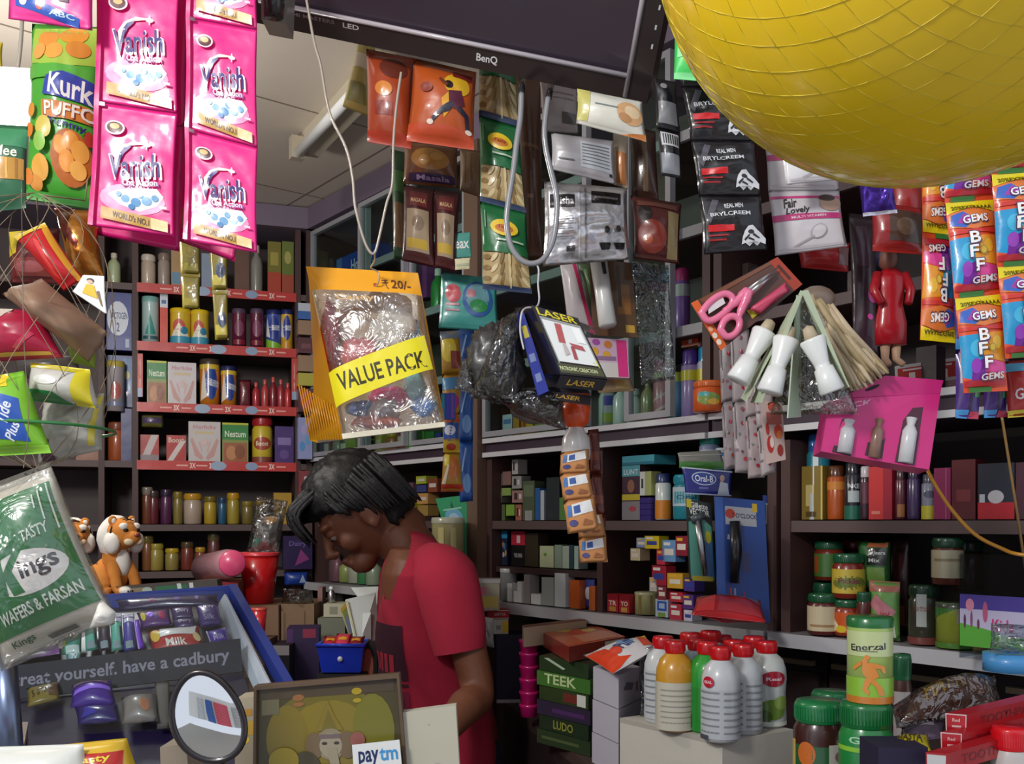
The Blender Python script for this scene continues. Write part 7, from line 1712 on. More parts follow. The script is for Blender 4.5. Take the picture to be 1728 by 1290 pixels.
MB().box((q.x, q.y - .002, zr + (zt - zr) * .87), (.066, 0, 0), (0, .054, 0), (0, 0, (zt - zr) * .13), M('#c0c4c0', 'g')).build('lid', r)
r = thing('wrapper', 'crumpled white wrapper by the navy carton', 'wrapper', P(822, 1060, 2.3))
packet_mesh(MB(), Quad(grp('812,1040 832,1044 834,1094 816,1090'), 2.33), .03, M('#c8c8c4', 'f'), [], seed=44, amp=.008).build('film', r)
for k in range(6):
    z0, z1 = P(892, 1214 - 22 * k, 2.02).z, P(892, 1214 - 22 * (k + 1), 2.02).z
    q = P(893, 1150, 2.02)
    mb = MB().lathe([(0, 0), (.017, 0), (.02, (z1 - z0) * .75), (.021, (z1 - z0) * .78), (.021, (z1 - z0) * .97), (0, (z1 - z0) * .98)], M('#c01a6c', 'g'), V((q.x, q.y + .03, z0)), 16)
    tag(mb.build('pink_tub'), 'round magenta tub in the little tower by the game cartons, %s from the top' % ('sixth', 'fifth', 'fourth', 'third', 'second', 'first')[k], 'tub', 'magenta tubs in a tower')
z0 = BT
for k in range(6):
    D0, D1 = 1.92, 1.80
    a0, a1 = 1236 - 27 * k, 1236 - 27 * (k + 1)
    c = ('#2a3a24', '#20301f', '#30263c', '#2c3c20', '#3c6a2a', '#24381f')[k]
    g = [(906 + (k % 2) * 4, a1 + 2), (996 - (k % 2) * 3, a1 + 14), (996 - (k % 2) * 3, a0 + 13), (906 + (k % 2) * 4, a0 + 2)]
    q = Quad(g, [D0, D1, D1, D0])
    zb, ztp = BT + .0285 * k + .001, BT + .0285 * (k + 1)
    q = Quad.world(*[V((c_.x, c_.y, zz)) for c_, zz in zip(q.c, (ztp, ztp, zb, zb))])
    dec = {4: [('t', 'TEEK', .45, .55, .6, .7, '#b4c490')], 3: [('r', .5, .2, .78, .8, '#6a2c24'), ('r', .78, .1, .95, .9, '#c8ccc4')], 2: [('r', .3, .3, .9, .6, '#4a2c5c')], 1: [('t', 'LUDO', .5, .5, .4, .6, '#8a8a3c')], 0: [('r', .1, .4, .8, .6, '#4c5a34')], 5: [('p', [(.1, .9), (.5, .3), (.55, .4), (.2, .95)], '#a8b8a0')]}[k]
    mb = slab_mesh(MB(), q, .1, M(c, 'l'), dec, 'l', V((.06, .10, 0)))
    tag(mb.build('game_box'), 'flat dark green game carton, %s of six beside the white cartons' % ('lowest', 'fifth from the top', 'fourth from the top', 'third from the top', 'second from the top', 'topmost')[k], 'carton', 'stack of game cartons')
zg = BT + .0285 * 6
c4 = [PZ(u, v, zg + .031) for u, v in ((906, 1062), (960, 1092), (1070, 1072), (1008, 1044))]
c4[2] = c4[1] + (c4[2] - c4[1]) * .85
c4[3] = c4[0] + (c4[2] - c4[1])
mb = MB().hexa([c4[0], c4[1], c4[1] - V((0, 0, .029)), c4[0] - V((0, 0, .029)), c4[3], c4[2], c4[2] - V((0, 0, .029)), c4[3] - V((0, 0, .029))], M('#7c2a20', 'l'), {2: M('#b8502c', 'l')})
mb.decals(Quad.world(c4[3], c4[2], c4[1], c4[0]).flat, [('r', .04, .04, .96, .96, '#b85a34'), ('e', .25, .35, .12, .14, '#d8b03c'), ('e', .5, .5, .16, .2, '#c83a24'), ('e', .45, .7, .1, .12, '#c8a43c'), ('r', .6, .3, .95, .9, '#c87850'), ('e', .3, .7, .08, .1, '#3c4a2c')], 'l', .0001, 9, .0003)
mb.decals(Quad.world(c4[1], c4[2], c4[2] - V((0, 0, .029)), c4[1] - V((0, 0, .029))).flat, [('r', .62, .15, .98, .9, '#c8b8a4'), ('e', .68, .5, .03, .2, '#2c2020'), ('e', .8, .5, .03, .2, '#2c2020'), ('e', .92, .5, .03, .2, '#2c2020')], 'l', .0001, 9, .0003)
tag(mb.build('game_box'), 'orange topped flat carton lying across the dark green stack', 'carton')
c4 = [PZ(u, v, zg + .046) for u, v in ((876, 1046), (884, 1060), (990, 1048), (980, 1034))]
c4[3], c4[0] = c4[2].lerp(c4[3], .3), c4[1].lerp(c4[0], .3)
mb = MB().hexa([c4[0], c4[1], c4[1] - V((0, 0, .040)), c4[0] - V((0, 0, .040)), c4[3], c4[2], c4[2] - V((0, 0, .040)), c4[3] - V((0, 0, .040))], M('#b09a80', 'p'), {2: M('#6a4434', 'p')})
tag(mb.build('carton'), 'pale flat carton behind the orange topped one', 'carton')
zz = BT
for k in range(3):
    h = .058 if k else .055
    C, L, R = P(1044, 1200, 1.66), P(999 + k, 1200, 1.76), P(1082 - k, 1200, 1.76)
    f = lambda p, z: V((p.x, p.y, z))
    Bk = L + R - C
    mb = MB().hexa([f(L, zz + h), f(C, zz + h), f(C, zz + .001), f(L, zz + .001), f(Bk, zz + h), f(R, zz + h), f(R, zz + .001), f(Bk, zz + .001)], M('#b8b4c0', 'p'))
    mb.decals(Quad.world(f(C, zz + h), f(R, zz + h), f(R, zz), f(C, zz)).flat, [('p', [(.2, .5), (.35, .7), (.7, .6), (.6, .4)], '#6a6878'), ('r', .78, .3, .9, .6, '#8a6a7a')], 'p', .0001, 9, .0003)
    tag(mb.build('carton'), 'plain white carton, %s of the stack of three under the red snack bag' % ('lowest', 'middle', 'topmost')[k], 'carton', 'stack of white cartons')
    zz += h + .001
pk('snack_packet', 'red and white snack bag flopped over the white cartons', 'snack bag', grp('984,1106 1088,1074 1110,1094 1034,1138'), [1.76, 1.74, 1.66, 1.62], .035, '#d4d2d4', [('p', [(0, 0), (0, .9), (.25, .7), (.3, .2), (.5, .1)], '#d8401c'), ('e', .6, .6, .14, .2, '#8aa8cc'), ('e', .35, .4, .1, .16, '#d84a34'), ('p', [(.8, .2), (.85, .9), (1, .95), (1, .2)], '#d8492c'), ('r', .84, .75, 1, 1, '#e0c02c'), ('t', 'Puff', .55, .5, .3, .3, '#3c4a7a', 20)])
# juice bottles on a white carton
C, L, R = PZ(1219, 1252, 1.168), PZ(1046, 1212, 1.168), PZ(1342, 1232, 1.168)
Bk = L + (R - C)
f = lambda p, z: V((p.x, p.y, z))
mb = MB().hexa([f(L, 1.168), f(C, 1.168), f(C, BT + .001), f(L, BT + .001), f(Bk, 1.168), f(R, 1.168), f(R, BT + .001), f(Bk, BT + .001)], M('#c4bfb4', 'p'))
mb.decals(Quad.world(f(L, 1.168), f(C, 1.168), f(C, BT), f(L, BT)).flat, [('e', .07, .1, .006, .03, '#3a3434'), ('r', 0, .93, 1, 1, '#a8a298')], 'p', .0001, 9, .0003)
tag(mb.build('carton'), 'long white carton with juice bottles standing on it', 'carton')
JL = [('r', .1, .06, .9, .62, '#c0c4c6')] + [('r', .16, .12 + .075 * k, .5, .14 + .075 * k, '#858a92') for k in range(7)] + [('r', .55, .1 + .075 * k, .86, .118 + .075 * k, '#8f949a') for k in range(7)]
for k, (u, vt, vb, col, lb, dec) in enumerate((
        (1119, 1074, 1218, '#c6cacc', 'white bottle half hidden behind the amber one', JL),
        (1139, 1081, 1231, '#c8902a', 'amber liquid bottle with a wide cream label', [('r', 0, .02, 1, .55, '#c4c0b0')] + [('r', .25, .1 + .06 * j, .85, .115 + .06 * j, '#98948a') for j in range(7)] + [('r', .78, .05, .92, .2, '#7a6a5c')]),
        (1165, 1068, 1204, '#bcc4c4', 'white bottle behind the amber one in the back row', JL), (1178, 1078, 1216, '#9ab0bc', 'bluish bottle behind the green one', JL), (1199, 1065, 1196, '#b8c0c0', 'white bottle in the middle of the back row', JL),
        (1217, 1072, 1187, '#c0c4c4', 'white bottle behind the badge bottle, back row', JL), (1194, 1083, 1233, '#2f9a38', 'green bottle between the amber and the badge bottle', [('r', .0, .02, 1, .5, '#2a8a34'), ('r', .02, .02, .1, .5, '#7ac47a')]),
        (1216, 1091, 1249, '#c6c9cc', 'front white bottle with a crimson badge and back label', [('r', .05, .04, .95, .56, '#b8bcc0')] + [('r', .1, .1 + .07 * j, .48, .12 + .07 * j, '#84888e') for j in range(7)] + [('r', .55, .1 + .07 * j, .9, .118 + .07 * j, '#8c9096') for j in range(7)] + [('e', .3, .64, .1, .06, '#b81c34'), ('t', 'REAL', .3, .64, .14, .03, '#f0d8dc'), ('r', .1, .03, .3, .08, '#4c5058')]),
        (1238, 1080, 1218, '#c0c4c6', 'white bottle behind the two front ones', JL), (1254, 1087, 1236, '#c4c8ca', 'white back labelled bottle beside the badge bottle', JL + [('r', .1, .03, .3, .08, '#4c5058')]),
        (1272, 1074, 1207, '#b4bcbc', 'white bottle at the back beside the fruit bottle', JL), (1294, 1082, 1224, '#c8ccc8', 'white bottle with red badge and green fruit, end of the row', [('e', .62, .58, .22, .09, '#a82034'), ('t', 'Real', .62, .58, .26, .04, '#e8d0d4'), ('e', .6, .22, .24, .12, '#6a8a34'), ('e', .45, .14, .14, .08, '#4c6a24'), ('e', .75, .3, .14, .08, '#8aa44a'), ('e', .35, .2, .1, .06, '#6a4438'), ('r', .1, .03, .9, .08, '#d8dcd4')]))):
    p = PZ(u, vb, 1.1682)
    ztop = P(u, vt, p.y).z
    lathe_item('juice', p, 65 * p.y / FP, ztop - p.z, col, '#c8141c', 'juice_bottle', lb + ', red cap', 'bottle', None, dec, 'g', 20)
r = thing('plastic_bag', 'clear film draped between the white cartons and the bottles', 'bag', P(1090, 1210, 1.6))
packet_mesh(MB(), Quad(grp('1078,1100 1106,1086 1100,1206 1080,1210'), 1.66), .03, M('#dadce0', 'c'), [], seed=51, amp=.008).build('film', r)

# ---------------------------------------------------------------- jars and cartons at the lower corner
ST = 1.13
r = thing('carton', 'low wide carton under the jars in the lower corner', 'carton', P(1560, 1300, 1.3))
prism(MB(), [P(1338, 0, 1.24), P(1800, 0, 1.06), P(1800, 0, 1.5), P(1392, 0, 1.54)], BT + .001, ST - .001, M('#5c4a3c', 'p')).build('body', r)
onp('jar', 1382, 84, 1182, ST, 1.3, '#3c1c18', '#1f7a44', 'pickle_jar', 'large brown pickle jar with a green screw lid in the lower corner', 'jar', [('r', .0, .02, .16, .62, '#c8a82c'), ('r', .16, .02, .62, .58, '#2a5c34'), ('e', .34, .5, .12, .12, '#c86a2c'), ('r', .62, .02, 1, .6, '#c4bcb4'), ('e', .8, .48, .1, .06, '#8c3434'), ('r', .7, .3, .92, .34, '#5c5450'), ('e', .4, .1, .12, .1, '#6a9a4a')])
onp('jar', 1402, 66, 1166, ST, 1.46, '#4c2a1c', '#1a6a3c', 'pickle_jar', 'second brown jar whose green lid shows behind the large one', 'jar')
onp('jar', 1461, 88, 1184, ST, 1.22, '#1f7f3c', '#1a6e38', 'health_drink_tub', 'broad green tub with a lime stripe carrying the tall bottle', 'tub', [('r', 0, .6, 1, .64, '#8ac43c'), ('t', 'Glucon', .6, .7, .6, .06, '#a8d8b0'), ('e', .5, .7, .06, .04, '#7ac48a'), ('r', .06, .4, .4, .43, '#6ab87c'), ('r', .06, .3, .36, .32, '#6ab87c')])
zt = P(1461, 1184, 1.22).z
onp('can', 1468, 74, 1040, zt + .001, 1.22, '#a8c46a', '#1f6a34', 'energy_drink_bottle', 'tall pale green bottle with orange runner standing on the green tub', 'bottle',
    [('r', 0, 0, 1, .3, '#8cbc3c'), ('r', 0, 0, 1, .08, '#c87a2c'), ('r', .1, .55, .9, .84, '#c0cc94'), ('t', 'Enerzal', .47, .66, .5, .075, '#2c2c34', 3), ('r', .25, .605, .6, .615, '#5c5c5c'),
     ('p', [(.44, .44), (.38, .5), (.42, .53), (.48, .5)], '#d88a3c'), ('e', .46, .54, .04, .03, '#d88a3c'), ('p', [(.4, .48), (.55, .48), (.62, .32), (.5, .26), (.4, .36)], '#d88a3c'), ('p', [(.4, .46), (.28, .38), (.26, .42), (.38, .5)], '#d88a3c'), ('p', [(.55, .48), (.7, .44), (.72, .36), (.68, .36), (.64, .41), (.56, .42)], '#d88a3c'), ('p', [(.44, .3), (.4, .16), (.48, .1), (.5, .14), (.47, .18), (.54, .3)], '#d88a3c'), ('p', [(.54, .3), (.66, .2), (.7, .1), (.62, .1), (.58, .2), (.5, .26)], '#d88a3c')], 'g', n=26)
onp('jar', 1522, 32, 1104, ST, 1.42, '#4a2c24', '#1f5a38', 'pickle_jar', 'small jar with a white label behind the tall pale green bottle', 'jar', [('r', .2, .2, .8, .7, '#a8a0a0'), ('r', .3, .5, .7, .6, '#a84a5c')])
r = thing('sweets_bag', 'crackling clear bag of brown goods with yellow letters', 'bag', P(1590, 1215, 1.28))
packet_mesh(MB(), Quad(grp('1508,1196 1672,1148 1684,1190 1520,1222'), [1.28, 1.34, 1.28, 1.22]), .06, M('#6a4a38', 'f'), [('t', 'HATTI', .45, .5, .4, .4, '#c8a82c', 4), ('e', .8, .5, .14, .3, '#8a5a34')], seed=61, amp=.006).build('filling', r)
packet_mesh(MB(), Quad(grp('1500,1192 1680,1140 1694,1194 1512,1230'), [1.27, 1.33, 1.27, 1.21]), .075, M('#e8e4e4', 'c'), [], seed=62, amp=.008).build('film', r)
pk('wafer_packet', 'silvery violet packet under the crackling bag', 'packet', grp('1522,1226 1594,1212 1592,1246 1516,1256'), [1.26, 1.26, 1.2, 1.2], .02, '#8a7a94', [('r', .1, .4, .8, .55, '#c8c0d0')], 'k')
pk('wafer_packet', 'yellow packet with dark lettering over the navy carton', 'packet', grp('1500,1248 1566,1240 1572,1268 1488,1272'), [1.2, 1.2, 1.14, 1.14], .02, '#c8b81c', [('t', 'KHASTA', .5, .5, .7, .5, '#4c4414')])
carton('carton', 'navy carton at the lower picture edge', 'carton', 1482, 1566, 1262, ST, 1.12, '#1c1634', .06)
for k, (x, y, D, lb) in enumerate(((1595, 1206, 1.16, 'upper'), (1587, 1238, 1.14, 'middle'), (1562, 1272, 1.1, 'lowest'))):
    q = Quad(grp('%d,%d %d,%d %d,%d %d,%d' % (x, y - 2, x + 36, y + 1, x + 35, y + 33, x + 1, y + 30)), D)
    dv = V((.16, .10, .008))
    mb = slab_mesh(MB(), q, .1, M('#a8121c', 'l'), [('r', 0, 0, 1, 1, '#d8c4c0'), ('r', .05, .06, .95, .94, '#b81420'), ('r', .3, .3, .75, .4, '#e0b8b4'), ('t', 'Red', .5, .68, .36, .18, '#e0b8b4')] if k < 2 else [('r', .05, .2, .95, .9, '#c8c8c4')], 'l', dv)
    tp = Quad.world(q.c[1] + dv, q.c[1], q.c[2], q.c[2] + dv)
    mb.decals(Quad.world(q.c[1], q.c[1] + dv, q.c[2] + dv, q.c[2]).flat, [('t', 'TOOTHPASTE', .5, .5, .7, .5, '#7a0c16')], 'l', .0001, 9, .0003)
    tag(mb.build('toothpaste_box'), 'long red toothpaste carton, %s of the stack in the lower corner' % lb, 'carton', 'red toothpaste cartons')
onp('jar', 1705, 62, 1226, ST, 1.16, '#c8c0bc', '#d81420', 'red_lid_jar', 'jar with a broad bright red lid at the picture corner', 'jar', [('r', 0, .1, 1, .6, '#d8508c')])
# clear case of toys on the ledge
r = thing('toy_case', 'clear plastic case with a violet and green printed band on the ledge', 'case', W2.pt(S2(1680), .1, Z(-.2)))
A, B = W2.hit(1620, 1000, .10), W2.hit(1770, 1000, .10)
zb, ztp, zm = W2.hit(1680, 1062, .10).z, W2.hit(1640, 937, .10).z, W2.hit(1680, 992, .10).z
zb = Z(-.2015)
fq = Quad.world(f(A, ztp), f(B, ztp), f(B, zb), f(A, zb))
slab_mesh(MB(), fq, .002, M('#e0e4e8', 'v'), [('r', 0, .12, 1, .62, '#bdb6d4'), ('r', 0, .48, 1, .62, '#4a3c94'), ('p', [(0, .12), (0, .34), (.3, .3), (.6, .24), (1, .26), (1, .12)], '#5aa83c'), ('e', .12, .52, .05, .06, '#d88aa4'), ('e', .3, .46, .03, .1, '#b85a80'), ('e', .06, .36, .014, .07, '#5c3450'), ('e', .14, .38, .014, .08, '#8a4a70'), ('e', .22, .34, .014, .05, '#6a3c54'), ('t', 'Kids', .5, .34, .24, .12, '#c83a74')], 'l').build('front', r)
for k, (p, q2) in enumerate(((A, A - W2.n * .09), (B, B - W2.n * .09))):
    slab_mesh(MB(), Quad.world(f(p, ztp), f(q2, ztp), f(q2, zb), f(p, zb)), .002, M('#e0e4e8', 'v')).build('side', r)
prism(MB(), [A, B, B - W2.n * .09, A - W2.n * .09], ztp, ztp + .002, M('#e8ecee', 'v')).build('lid', r)
m_ = A.lerp(B, .75) - W2.n * .05
tag(MB().ball(f(m_, (ztp * .66 + zb * .34)), .022, M('#8c3440', 'f'), 14, disp=lambda d: 1 + .2 * noise.noise(d * 4)).build('toy_flower'), 'dark red toy flower inside the clear case', 'toy')
r = thing('tape_roll', 'blue and white wrapped roll on the ledge beneath the clear case', 'roll', W2.pt(S2(1705), .1, Z(-.2)))
c = W2.hit(1704, 1080, .16)
MB().lathe([(.012, -.012), (.034, -.012), (.034, .012), (.012, .012), (.012, -.012)], M('#4a94d0', 'l'), f(c, Z(-.203) + .012), 24).build('roll', r)
packet_mesh(MB(), Quad(grp('1672,1052 1742,1056 1742,1104 1670,1100'), c.y - .03), .03, M('#dfe4ea', 'c'), [], seed=71, amp=.008).build('film', r)
# ---------------------------------------------------------------- the man behind the counter
SK, SH_, SHD, HA = M('#74452f', 's'), M('#a8203a', 't'), M('#4a1226', 't'), M('#0d0b0d', 'h')
man = thing('person', 'young man in a red v-necked t-shirt bending his head over the counter', 'person', (P(750, 1290, 2.2).x, 2.2, 0))
MD = 2.17
kk = MD / FP


def loft(mb, rings, mat, n=40, disp=None, skip=None, caps=True, ex=.85):
    """rings: centre, half width in X, half depth in Y."""
    vs = []
    for i, (c, hw, hd) in enumerate(rings):
        for j in range(n):
            a = 2 * pi * j / n
            x, y = cos(a), sin(a)
            x, y = math.copysign(abs(x) ** ex, x), math.copysign(abs(y) ** ex, y)
            p = c + V((x * hw, y * hd, 0))
            if disp:
                p = p + V((x, y, 0)) * disp(p, a)
            vs.append(p)
    fs = []
    for i in range(len(rings) - 1):
        for j in range(n):
            if skip and skip(i, j / n * 2 * pi, rings[i][0]):
                continue
            fs.append((i * n + j, (i + 1) * n + j, (i + 1) * n + (j + 1) % n, i * n + (j + 1) % n))
    if caps:
        fs += [tuple(range(n)), tuple(range(len(rings) * n - 1, (len(rings) - 1) * n - 1, -1))]
    return mb.add(vs, fs, mat, True)


TR = [(690, 897, 27, .052), (697, 910, 38, .085), (706, 925, 50, .135), (713, 942, 62, .172), (717, 965, 76, .188), (719, 1000, 80, .186), (723, 1050, 84, .18), (728, 1100, 88, .175), (735, 1150, 92, .17), (742, 1200, 95, .165), (748, 1260, 97, .165), (754, 1330, 97, .165), (756, 1400, 95, .16), (756, 1470, 95, .16)]


def dense(T, m=4, s=1.0):
    out = []
    for a, b in zip(T, T[1:]):
        for q_ in range(m):
            t = q_ / m
            u, v, hw, hd = [a[i] * (1 - t) + b[i] * t for i in range(4)]
            out.append((P(u, v, MD), hw * kk * s, hd * s))
    u, v, hw, hd = T[-1]
    return out + [(P(u, v, MD), hw * kk * s, hd * s)]


VD_ = math.atan2(-.74, -.67) % (2 * pi)


def vneck(i, a, c):
    vv = HOR - (c - CAM).dot(UP) / (c - CAM).dot(FW) * FP
    d = abs((a - VD_ + pi) % (2 * pi) - pi)
    return vv < 1004 and d < .10 + .75 * (1004 - vv) / 105


def folds(p, a):
    return .009 * noise.noise(V((p.x * 9, p.y * 9, p.z * 5))) + .006 * noise.noise(V((p.x * 20 + p.z * 16, p.y * 20, p.z * 7))) - .005


mb = loft(MB(), dense(TR, 12, 1.0), SH_, 176, folds, vneck, False)
# dark print on the chest
n0 = len(mb.v)


def chest(u, v, e):
    vv = 1035 + (1 - v) * 165
    a = VD_ - .62 + u * 1.05
    T = [t for t in zip(TR, TR[1:]) if t[0][1] <= vv <= t[1][1]][0]
    t = (vv - T[0][1]) / (T[1][1] - T[0][1])
    cu, cv, hw, hd = [T[0][i] * (1 - t) + T[1][i] * t for i in range(4)]
    c = P(cu, cv, MD)
    x, y = cos(a), sin(a)
    x, y = math.copysign(abs(x) ** .85, x), math.copysign(abs(y) ** .85, y)
    return c + V((x * hw * kk, y * hd, 0)) + V((x, y, 0)) * (folds(c + V((x * hw * kk, y * hd, 0)), a) + e + .0015)


mb.decals(chest, [('r', 0, .42, 1, .95, '#3c1024/t'), ('r', .0, .36, 1, .39, '#3c1024/t'), ('r', .06, .0, 1, .32, '#7a1836/t'), ('r', .08, .48, .2, .66, '#a8263a/t'), ('r', .26, .48, .38, .66, '#a8263a/t'), ('r', .44, .48, .56, .66, '#a8263a/t'), ('r', .62, .48, .74, .66, '#a8263a/t'), ('r', .1, .12, .9, .16, '#94203c/t'), ('r', .1, .2, .9, .24, '#94203c/t')], 't', .0002, .05, .0005)
mb.build('t_shirt', man)


def limb(mb, pts, rs, mat, n=14):
    q = bez(pts, 6)
    m = len(q)
    r2 = []
    for i in range(m):
        t = i / (m - 1) * (len(rs) - 1)
        j = min(int(t), len(rs) - 2)
        r2.append(rs[j] * (1 - (t - j)) + rs[j + 1] * (t - j))
    return mb.tube(q, r2, mat, n)


SN, EN, WN = P(752, 968, 2.00), P(806, 1168, 1.97), P(742, 1246, 1.83)
SF, EF, WF = P(722, 968, 2.34), P(716, 1172, 2.42), P(650, 1250, 2.22)
for nm_, pts, rs in (('sleeve', [P(728, 950, 2.07), P(752, 975, 2.005), P(768, 1040, 1.985), P(779, 1098, 1.98)], [.045, .066, .060, .054]), ('sleeve', [P(712, 950, 2.27), SF, P(720, 1040, 2.38), P(720, 1098, 2.40)], [.045, .066, .06, .054])):
    mb = MB()
    q = bez(pts, 6)
    r2 = [rs[min(int(i / (len(q) - 1) * 3), 2)] * (1 - (i / (len(q) - 1) * 3 - min(int(i / (len(q) - 1) * 3), 2))) + rs[min(int(i / (len(q) - 1) * 3), 2) + 1] * (i / (len(q) - 1) * 3 - min(int(i / (len(q) - 1) * 3), 2)) for i in range(len(q))]
    mb.tube(q, r2, SH_, 24)
    mb.f.pop(), mb.m.pop(), mb.sm.pop()      # open at the hem
    for i, v in enumerate(mb.v):
        mb.v[i] = v + V((1, .3, .2)) * folds(v, 0) * .9
    mb.build(nm_, man)

# body: head, neck, chest and arms fused into one skin
Hc = P(612, 862, MD)
F_ = V((-.77, -.13, -.62)).normalized()
U_ = (V((0, 0, 1)) - F_ * F_.z).normalized()
L_ = U_.cross(F_)
if L_.y > 0:
    L_ = -L_
ax = (F_, L_, U_)
hp = lambda x, y, z: Hc + F_ * x + L_ * y + U_ * z


def skull(d):
    x, y, z = d
    k = 1.0
    if z < 0:
        k *= 1 - .10 * max(0, -z) * (1 if x > 0 else 1.6)
    yy = y * (1 - .30 * max(0, -z) ** 1.3)
    return V((x * k * (1 - .05 * max(0, x) * max(0, -z)), yy, z))


body = MB().ball(Hc, (.098, .077, .118), SK, 36, ax, skull)
body.ball(hp(.066, 0, -.088), (.034, .032, .028), SK, 16, ax)           # chin
body.tube([hp(.094, 0, .012), hp(.108, 0, -.016), hp(.119, 0, -.034), hp(.104, 0, -.044)], [.009, .011, .0135, .010], SK, 12)   # nose
for s in (-1, 1):
    body.ball(hp(.103, .011 * s, -.040), (.009, .008, .007), SK, 10, ax)
    body.ball(hp(.086, .032 * s, .020), (.018, .028, .010), SK, 12, ax)   # brow
    body.ball(hp(.0855, .031 * s, .0015), (.0125, .0155, .0095), SK, 12, ax)   # lowered lid
    body.ball(hp(.060, .042 * s, -.034), (.026, .022, .026), SK, 14, ax)  # cheek
    body.ball(hp(-.006, .081 * s, -.012), (.022, .008, .034), SK, 14, (F_, L_, U_))   # ear
    body.ball(hp(-.002, .084 * s, -.034), (.012, .008, .014), SK, 12, ax)
body.ball(hp(.097, 0, -.064), (.012, .024, .006), SK, 14, ax)           # lips
body.ball(hp(.094, 0, -.074), (.012, .021, .007), SK, 14, ax)
nb = P(694, 922, MD)
body.tube(bez([hp(-.03, 0, -.05), hp(-.045, 0, -.095), P(676, 905, MD), P(700, 940, MD), P(712, 985, MD)], 5), [.056] * 6 + [.055] * 6 + [.06] * 4 + [.075] * 3 + [.08] * 2, SK, 22)
loft(body, dense([t for t in TR if 925 <= t[1] <= 1400], 2, .93), SK, 32)
for S_, E_, W_ in ((SN, EN, WN), (SF, EF, WF)):
    limb(body, [S_, S_.lerp(E_, .5) + V((.004, 0, 0)), E_, E_.lerp(W_, .35), W_], [.05, .039, .034, .036, .022], SK, 18)
    dr = (W_ - E_).normalized()
    sd_ = dr.cross(V((0, 0, 1))).normalized()
    dn = sd_.cross(dr)
    if dn.z > 0:
        dn = -dn
    pc = W_ + dr * .05
    body.ball(pc, (.05, .041, .016), SK, 16, (dr, sd_, dn))
    for j, (o_, ln) in enumerate(((-.030, .062), (-.010, .074), (.010, .078), (.029, .068))):
        b0 = pc + dr * .036 + sd_ * o_
        b1 = b0 + dr * ln * .45 + dn * .006
        b2 = b1 + dr * ln * .3 + dn * ln * .25
        b3 = b2 + dr * ln * .1 + dn * ln * .22
        body.tube(bez([b0, b1, b2, b3], 3), [.0092] * 4 + [.0085] * 4 + [.0075, .006], SK, 10)
    t0_ = W_ + dr * .022 - sd_ * .030
    body.tube(bez([t0_, t0_ + dr * .026 - sd_ * .022 + dn * .008, t0_ + dr * .052 - sd_ * .026 + dn * .020], 3), [.0115, .011, .0105, .0100, .009, .008, .007], SK, 10)
bo = body.build('body', man)
rm = bo.modifiers.new('fuse', 'REMESH')
rm.mode, rm.voxel_size, rm.use_smooth_shade = 'VOXEL', .0042, True
sm_ = bo.modifiers.new('soften', 'SMOOTH')
sm_.factor, sm_.iterations = .5, 3
for s in (-1, 1):
    e = MB().ball(hp(.084, .031 * s, -.006), .0105, M('#8c7c70', 'o'), 12, ax)
    e.ball(hp(.0915, .031 * s, -.010), (.0045, .006, .006), M('#120c0a', 'o'), 10, ax)
    e.build('eye', man)


def hairdo(d):
    x, y, z = d
    n1 = .05 * noise.noise(V((x * 5, y * 9, z * 5))) + .03 * noise.noise(V((x * 9, y * 20, z * 9 + 4)))
    edge = .05 * noise.noise(V((x * 3, y * 14, 2)))
    face = x > .12 and z < .30 - .30 * max(0, abs(y) - .55) + edge
    ear = abs(x + .03) < .26 and z < .12 + edge and abs(y) > .5
    low = z < -.62 - .1 * x + edge and x < .2
    front = x > .5 and z > .1
    k = 1.12 + n1
    if x > .2 and z > .2:
        k += .16 * max(0, x) * (1 - abs(z - .45))
    if z > .5:
        k += .05
    if face or ear or low:
        k = .84
    return k


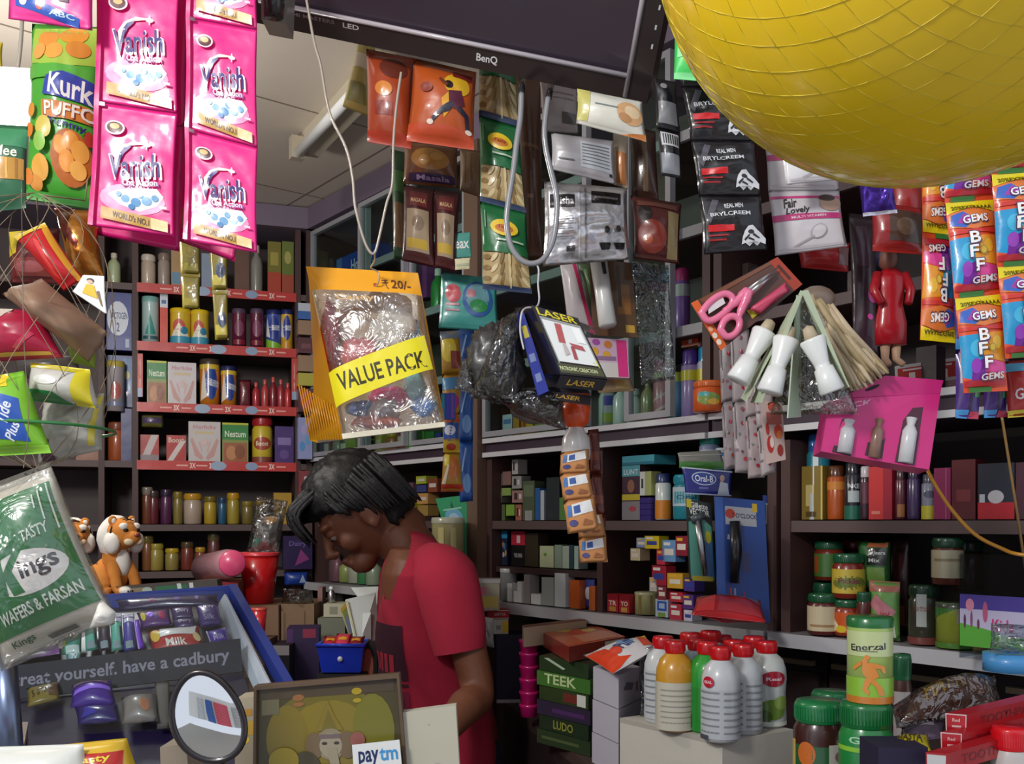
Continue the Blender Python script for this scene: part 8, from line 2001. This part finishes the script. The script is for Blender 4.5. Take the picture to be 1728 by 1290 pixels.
MB().ball(Hc - F_ * .004 + U_ * .006, (.1, .08, .118), HA, 84, ax, hairdo).build('hair', man)
mb = MB()
hr = random.Random(3)
for i in range(120):      # fringe and crown locks
    a = hr.uniform(-1, 1)
    st = hp(.055 + hr.uniform(-.03, .02), a * .060, .112 - .02 * a * a + hr.uniform(-.006, .004))
    m_ = hp(.118 + hr.uniform(0, .014), a * .068, .082 + hr.uniform(-.01, .01))
    en = hp(.128 + hr.uniform(-.006, .012), a * .074, .036 + hr.uniform(-.016, .02) - .02 * abs(a))
    mb.tube(bez([st, m_, en], 4), [.006, .0065, .0065, .006, .0055, .005, .004, .003, .001], HA, 6)
for i in range(90):       # side and back locks
    t = hr.uniform(0, 1)
    s = -1 if i % 3 == 0 else 1
    x0 = .05 - .15 * t
    mb.tube(bez([hp(x0, .072 * s, .065 + hr.uniform(-.01, .02)), hp(x0 - .006, .089 * s, .03), hp(x0 - .012, .086 * s, -.002 - .055 * t + hr.uniform(-.008, .01) + (.018 if t < .35 else 0))], 4), [.005, .006, .006, .006, .005, .0045, .004, .003, .001], HA, 6)
mb.build('hair_locks', man)
hips = P(756, 1400, MD)
mb = MB()
for s in (-1, 1):
    hx, hy = hips.x, hips.y + .085 * s
    limb(mb, [V((hx, hy, .93)), V((hx + .01, hy, .70)), V((hx, hy, .50)), V((hx + .02, hy, .28)), V((hx + .02, hy, .085))], [.105, .092, .07, .065, .055], M('#23283c', 't'), 18)
mb.ball(V((hips.x, hips.y, .95)), (.125, .155, .13), M('#23283c', 't'), 20)
mb.build('trousers', man)
for s in (-1, 1):
    MB().ball(V((hips.x - .03, hips.y + .085 * s, .045)), (.125, .045, .045), M('#2c2220', 'g'), 18, None, lambda d: V((d.x, d.y * (1 - .15 * d.x), max(d.z, -.95)))).build('shoe', man)
# ---------------------------------------------------------------- the far side of the street, seen in the mirror
struct('wall_street', MB().box((0, -5.2, 0), (11, 0, 0), (0, .2, 0), (0, 0, 2.7), M('#d8d4cc', 'w')))
for k, (x, w_, c, lb) in enumerate(((-2.6, 1.3, '#c8c8c8', 'pale grey'), (-.9, 1.1, '#4a6cac', 'blue'), (.8, 1.9, '#d8606c', 'pink'), (3.0, 1.3, '#b8b4b0', 'stone grey'))):
    mb = MB()
    for j in range(14):
        mb.tube([V((x - w_ / 2, -4.9, .1 + j * .16)), V((x + w_ / 2, -4.9, .1 + j * .16))], .085, M(c, 'w'), 8)
    tag(mb.build('roller_shutter'), lb + ' roller shutter across the street behind the viewer', 'shutter')
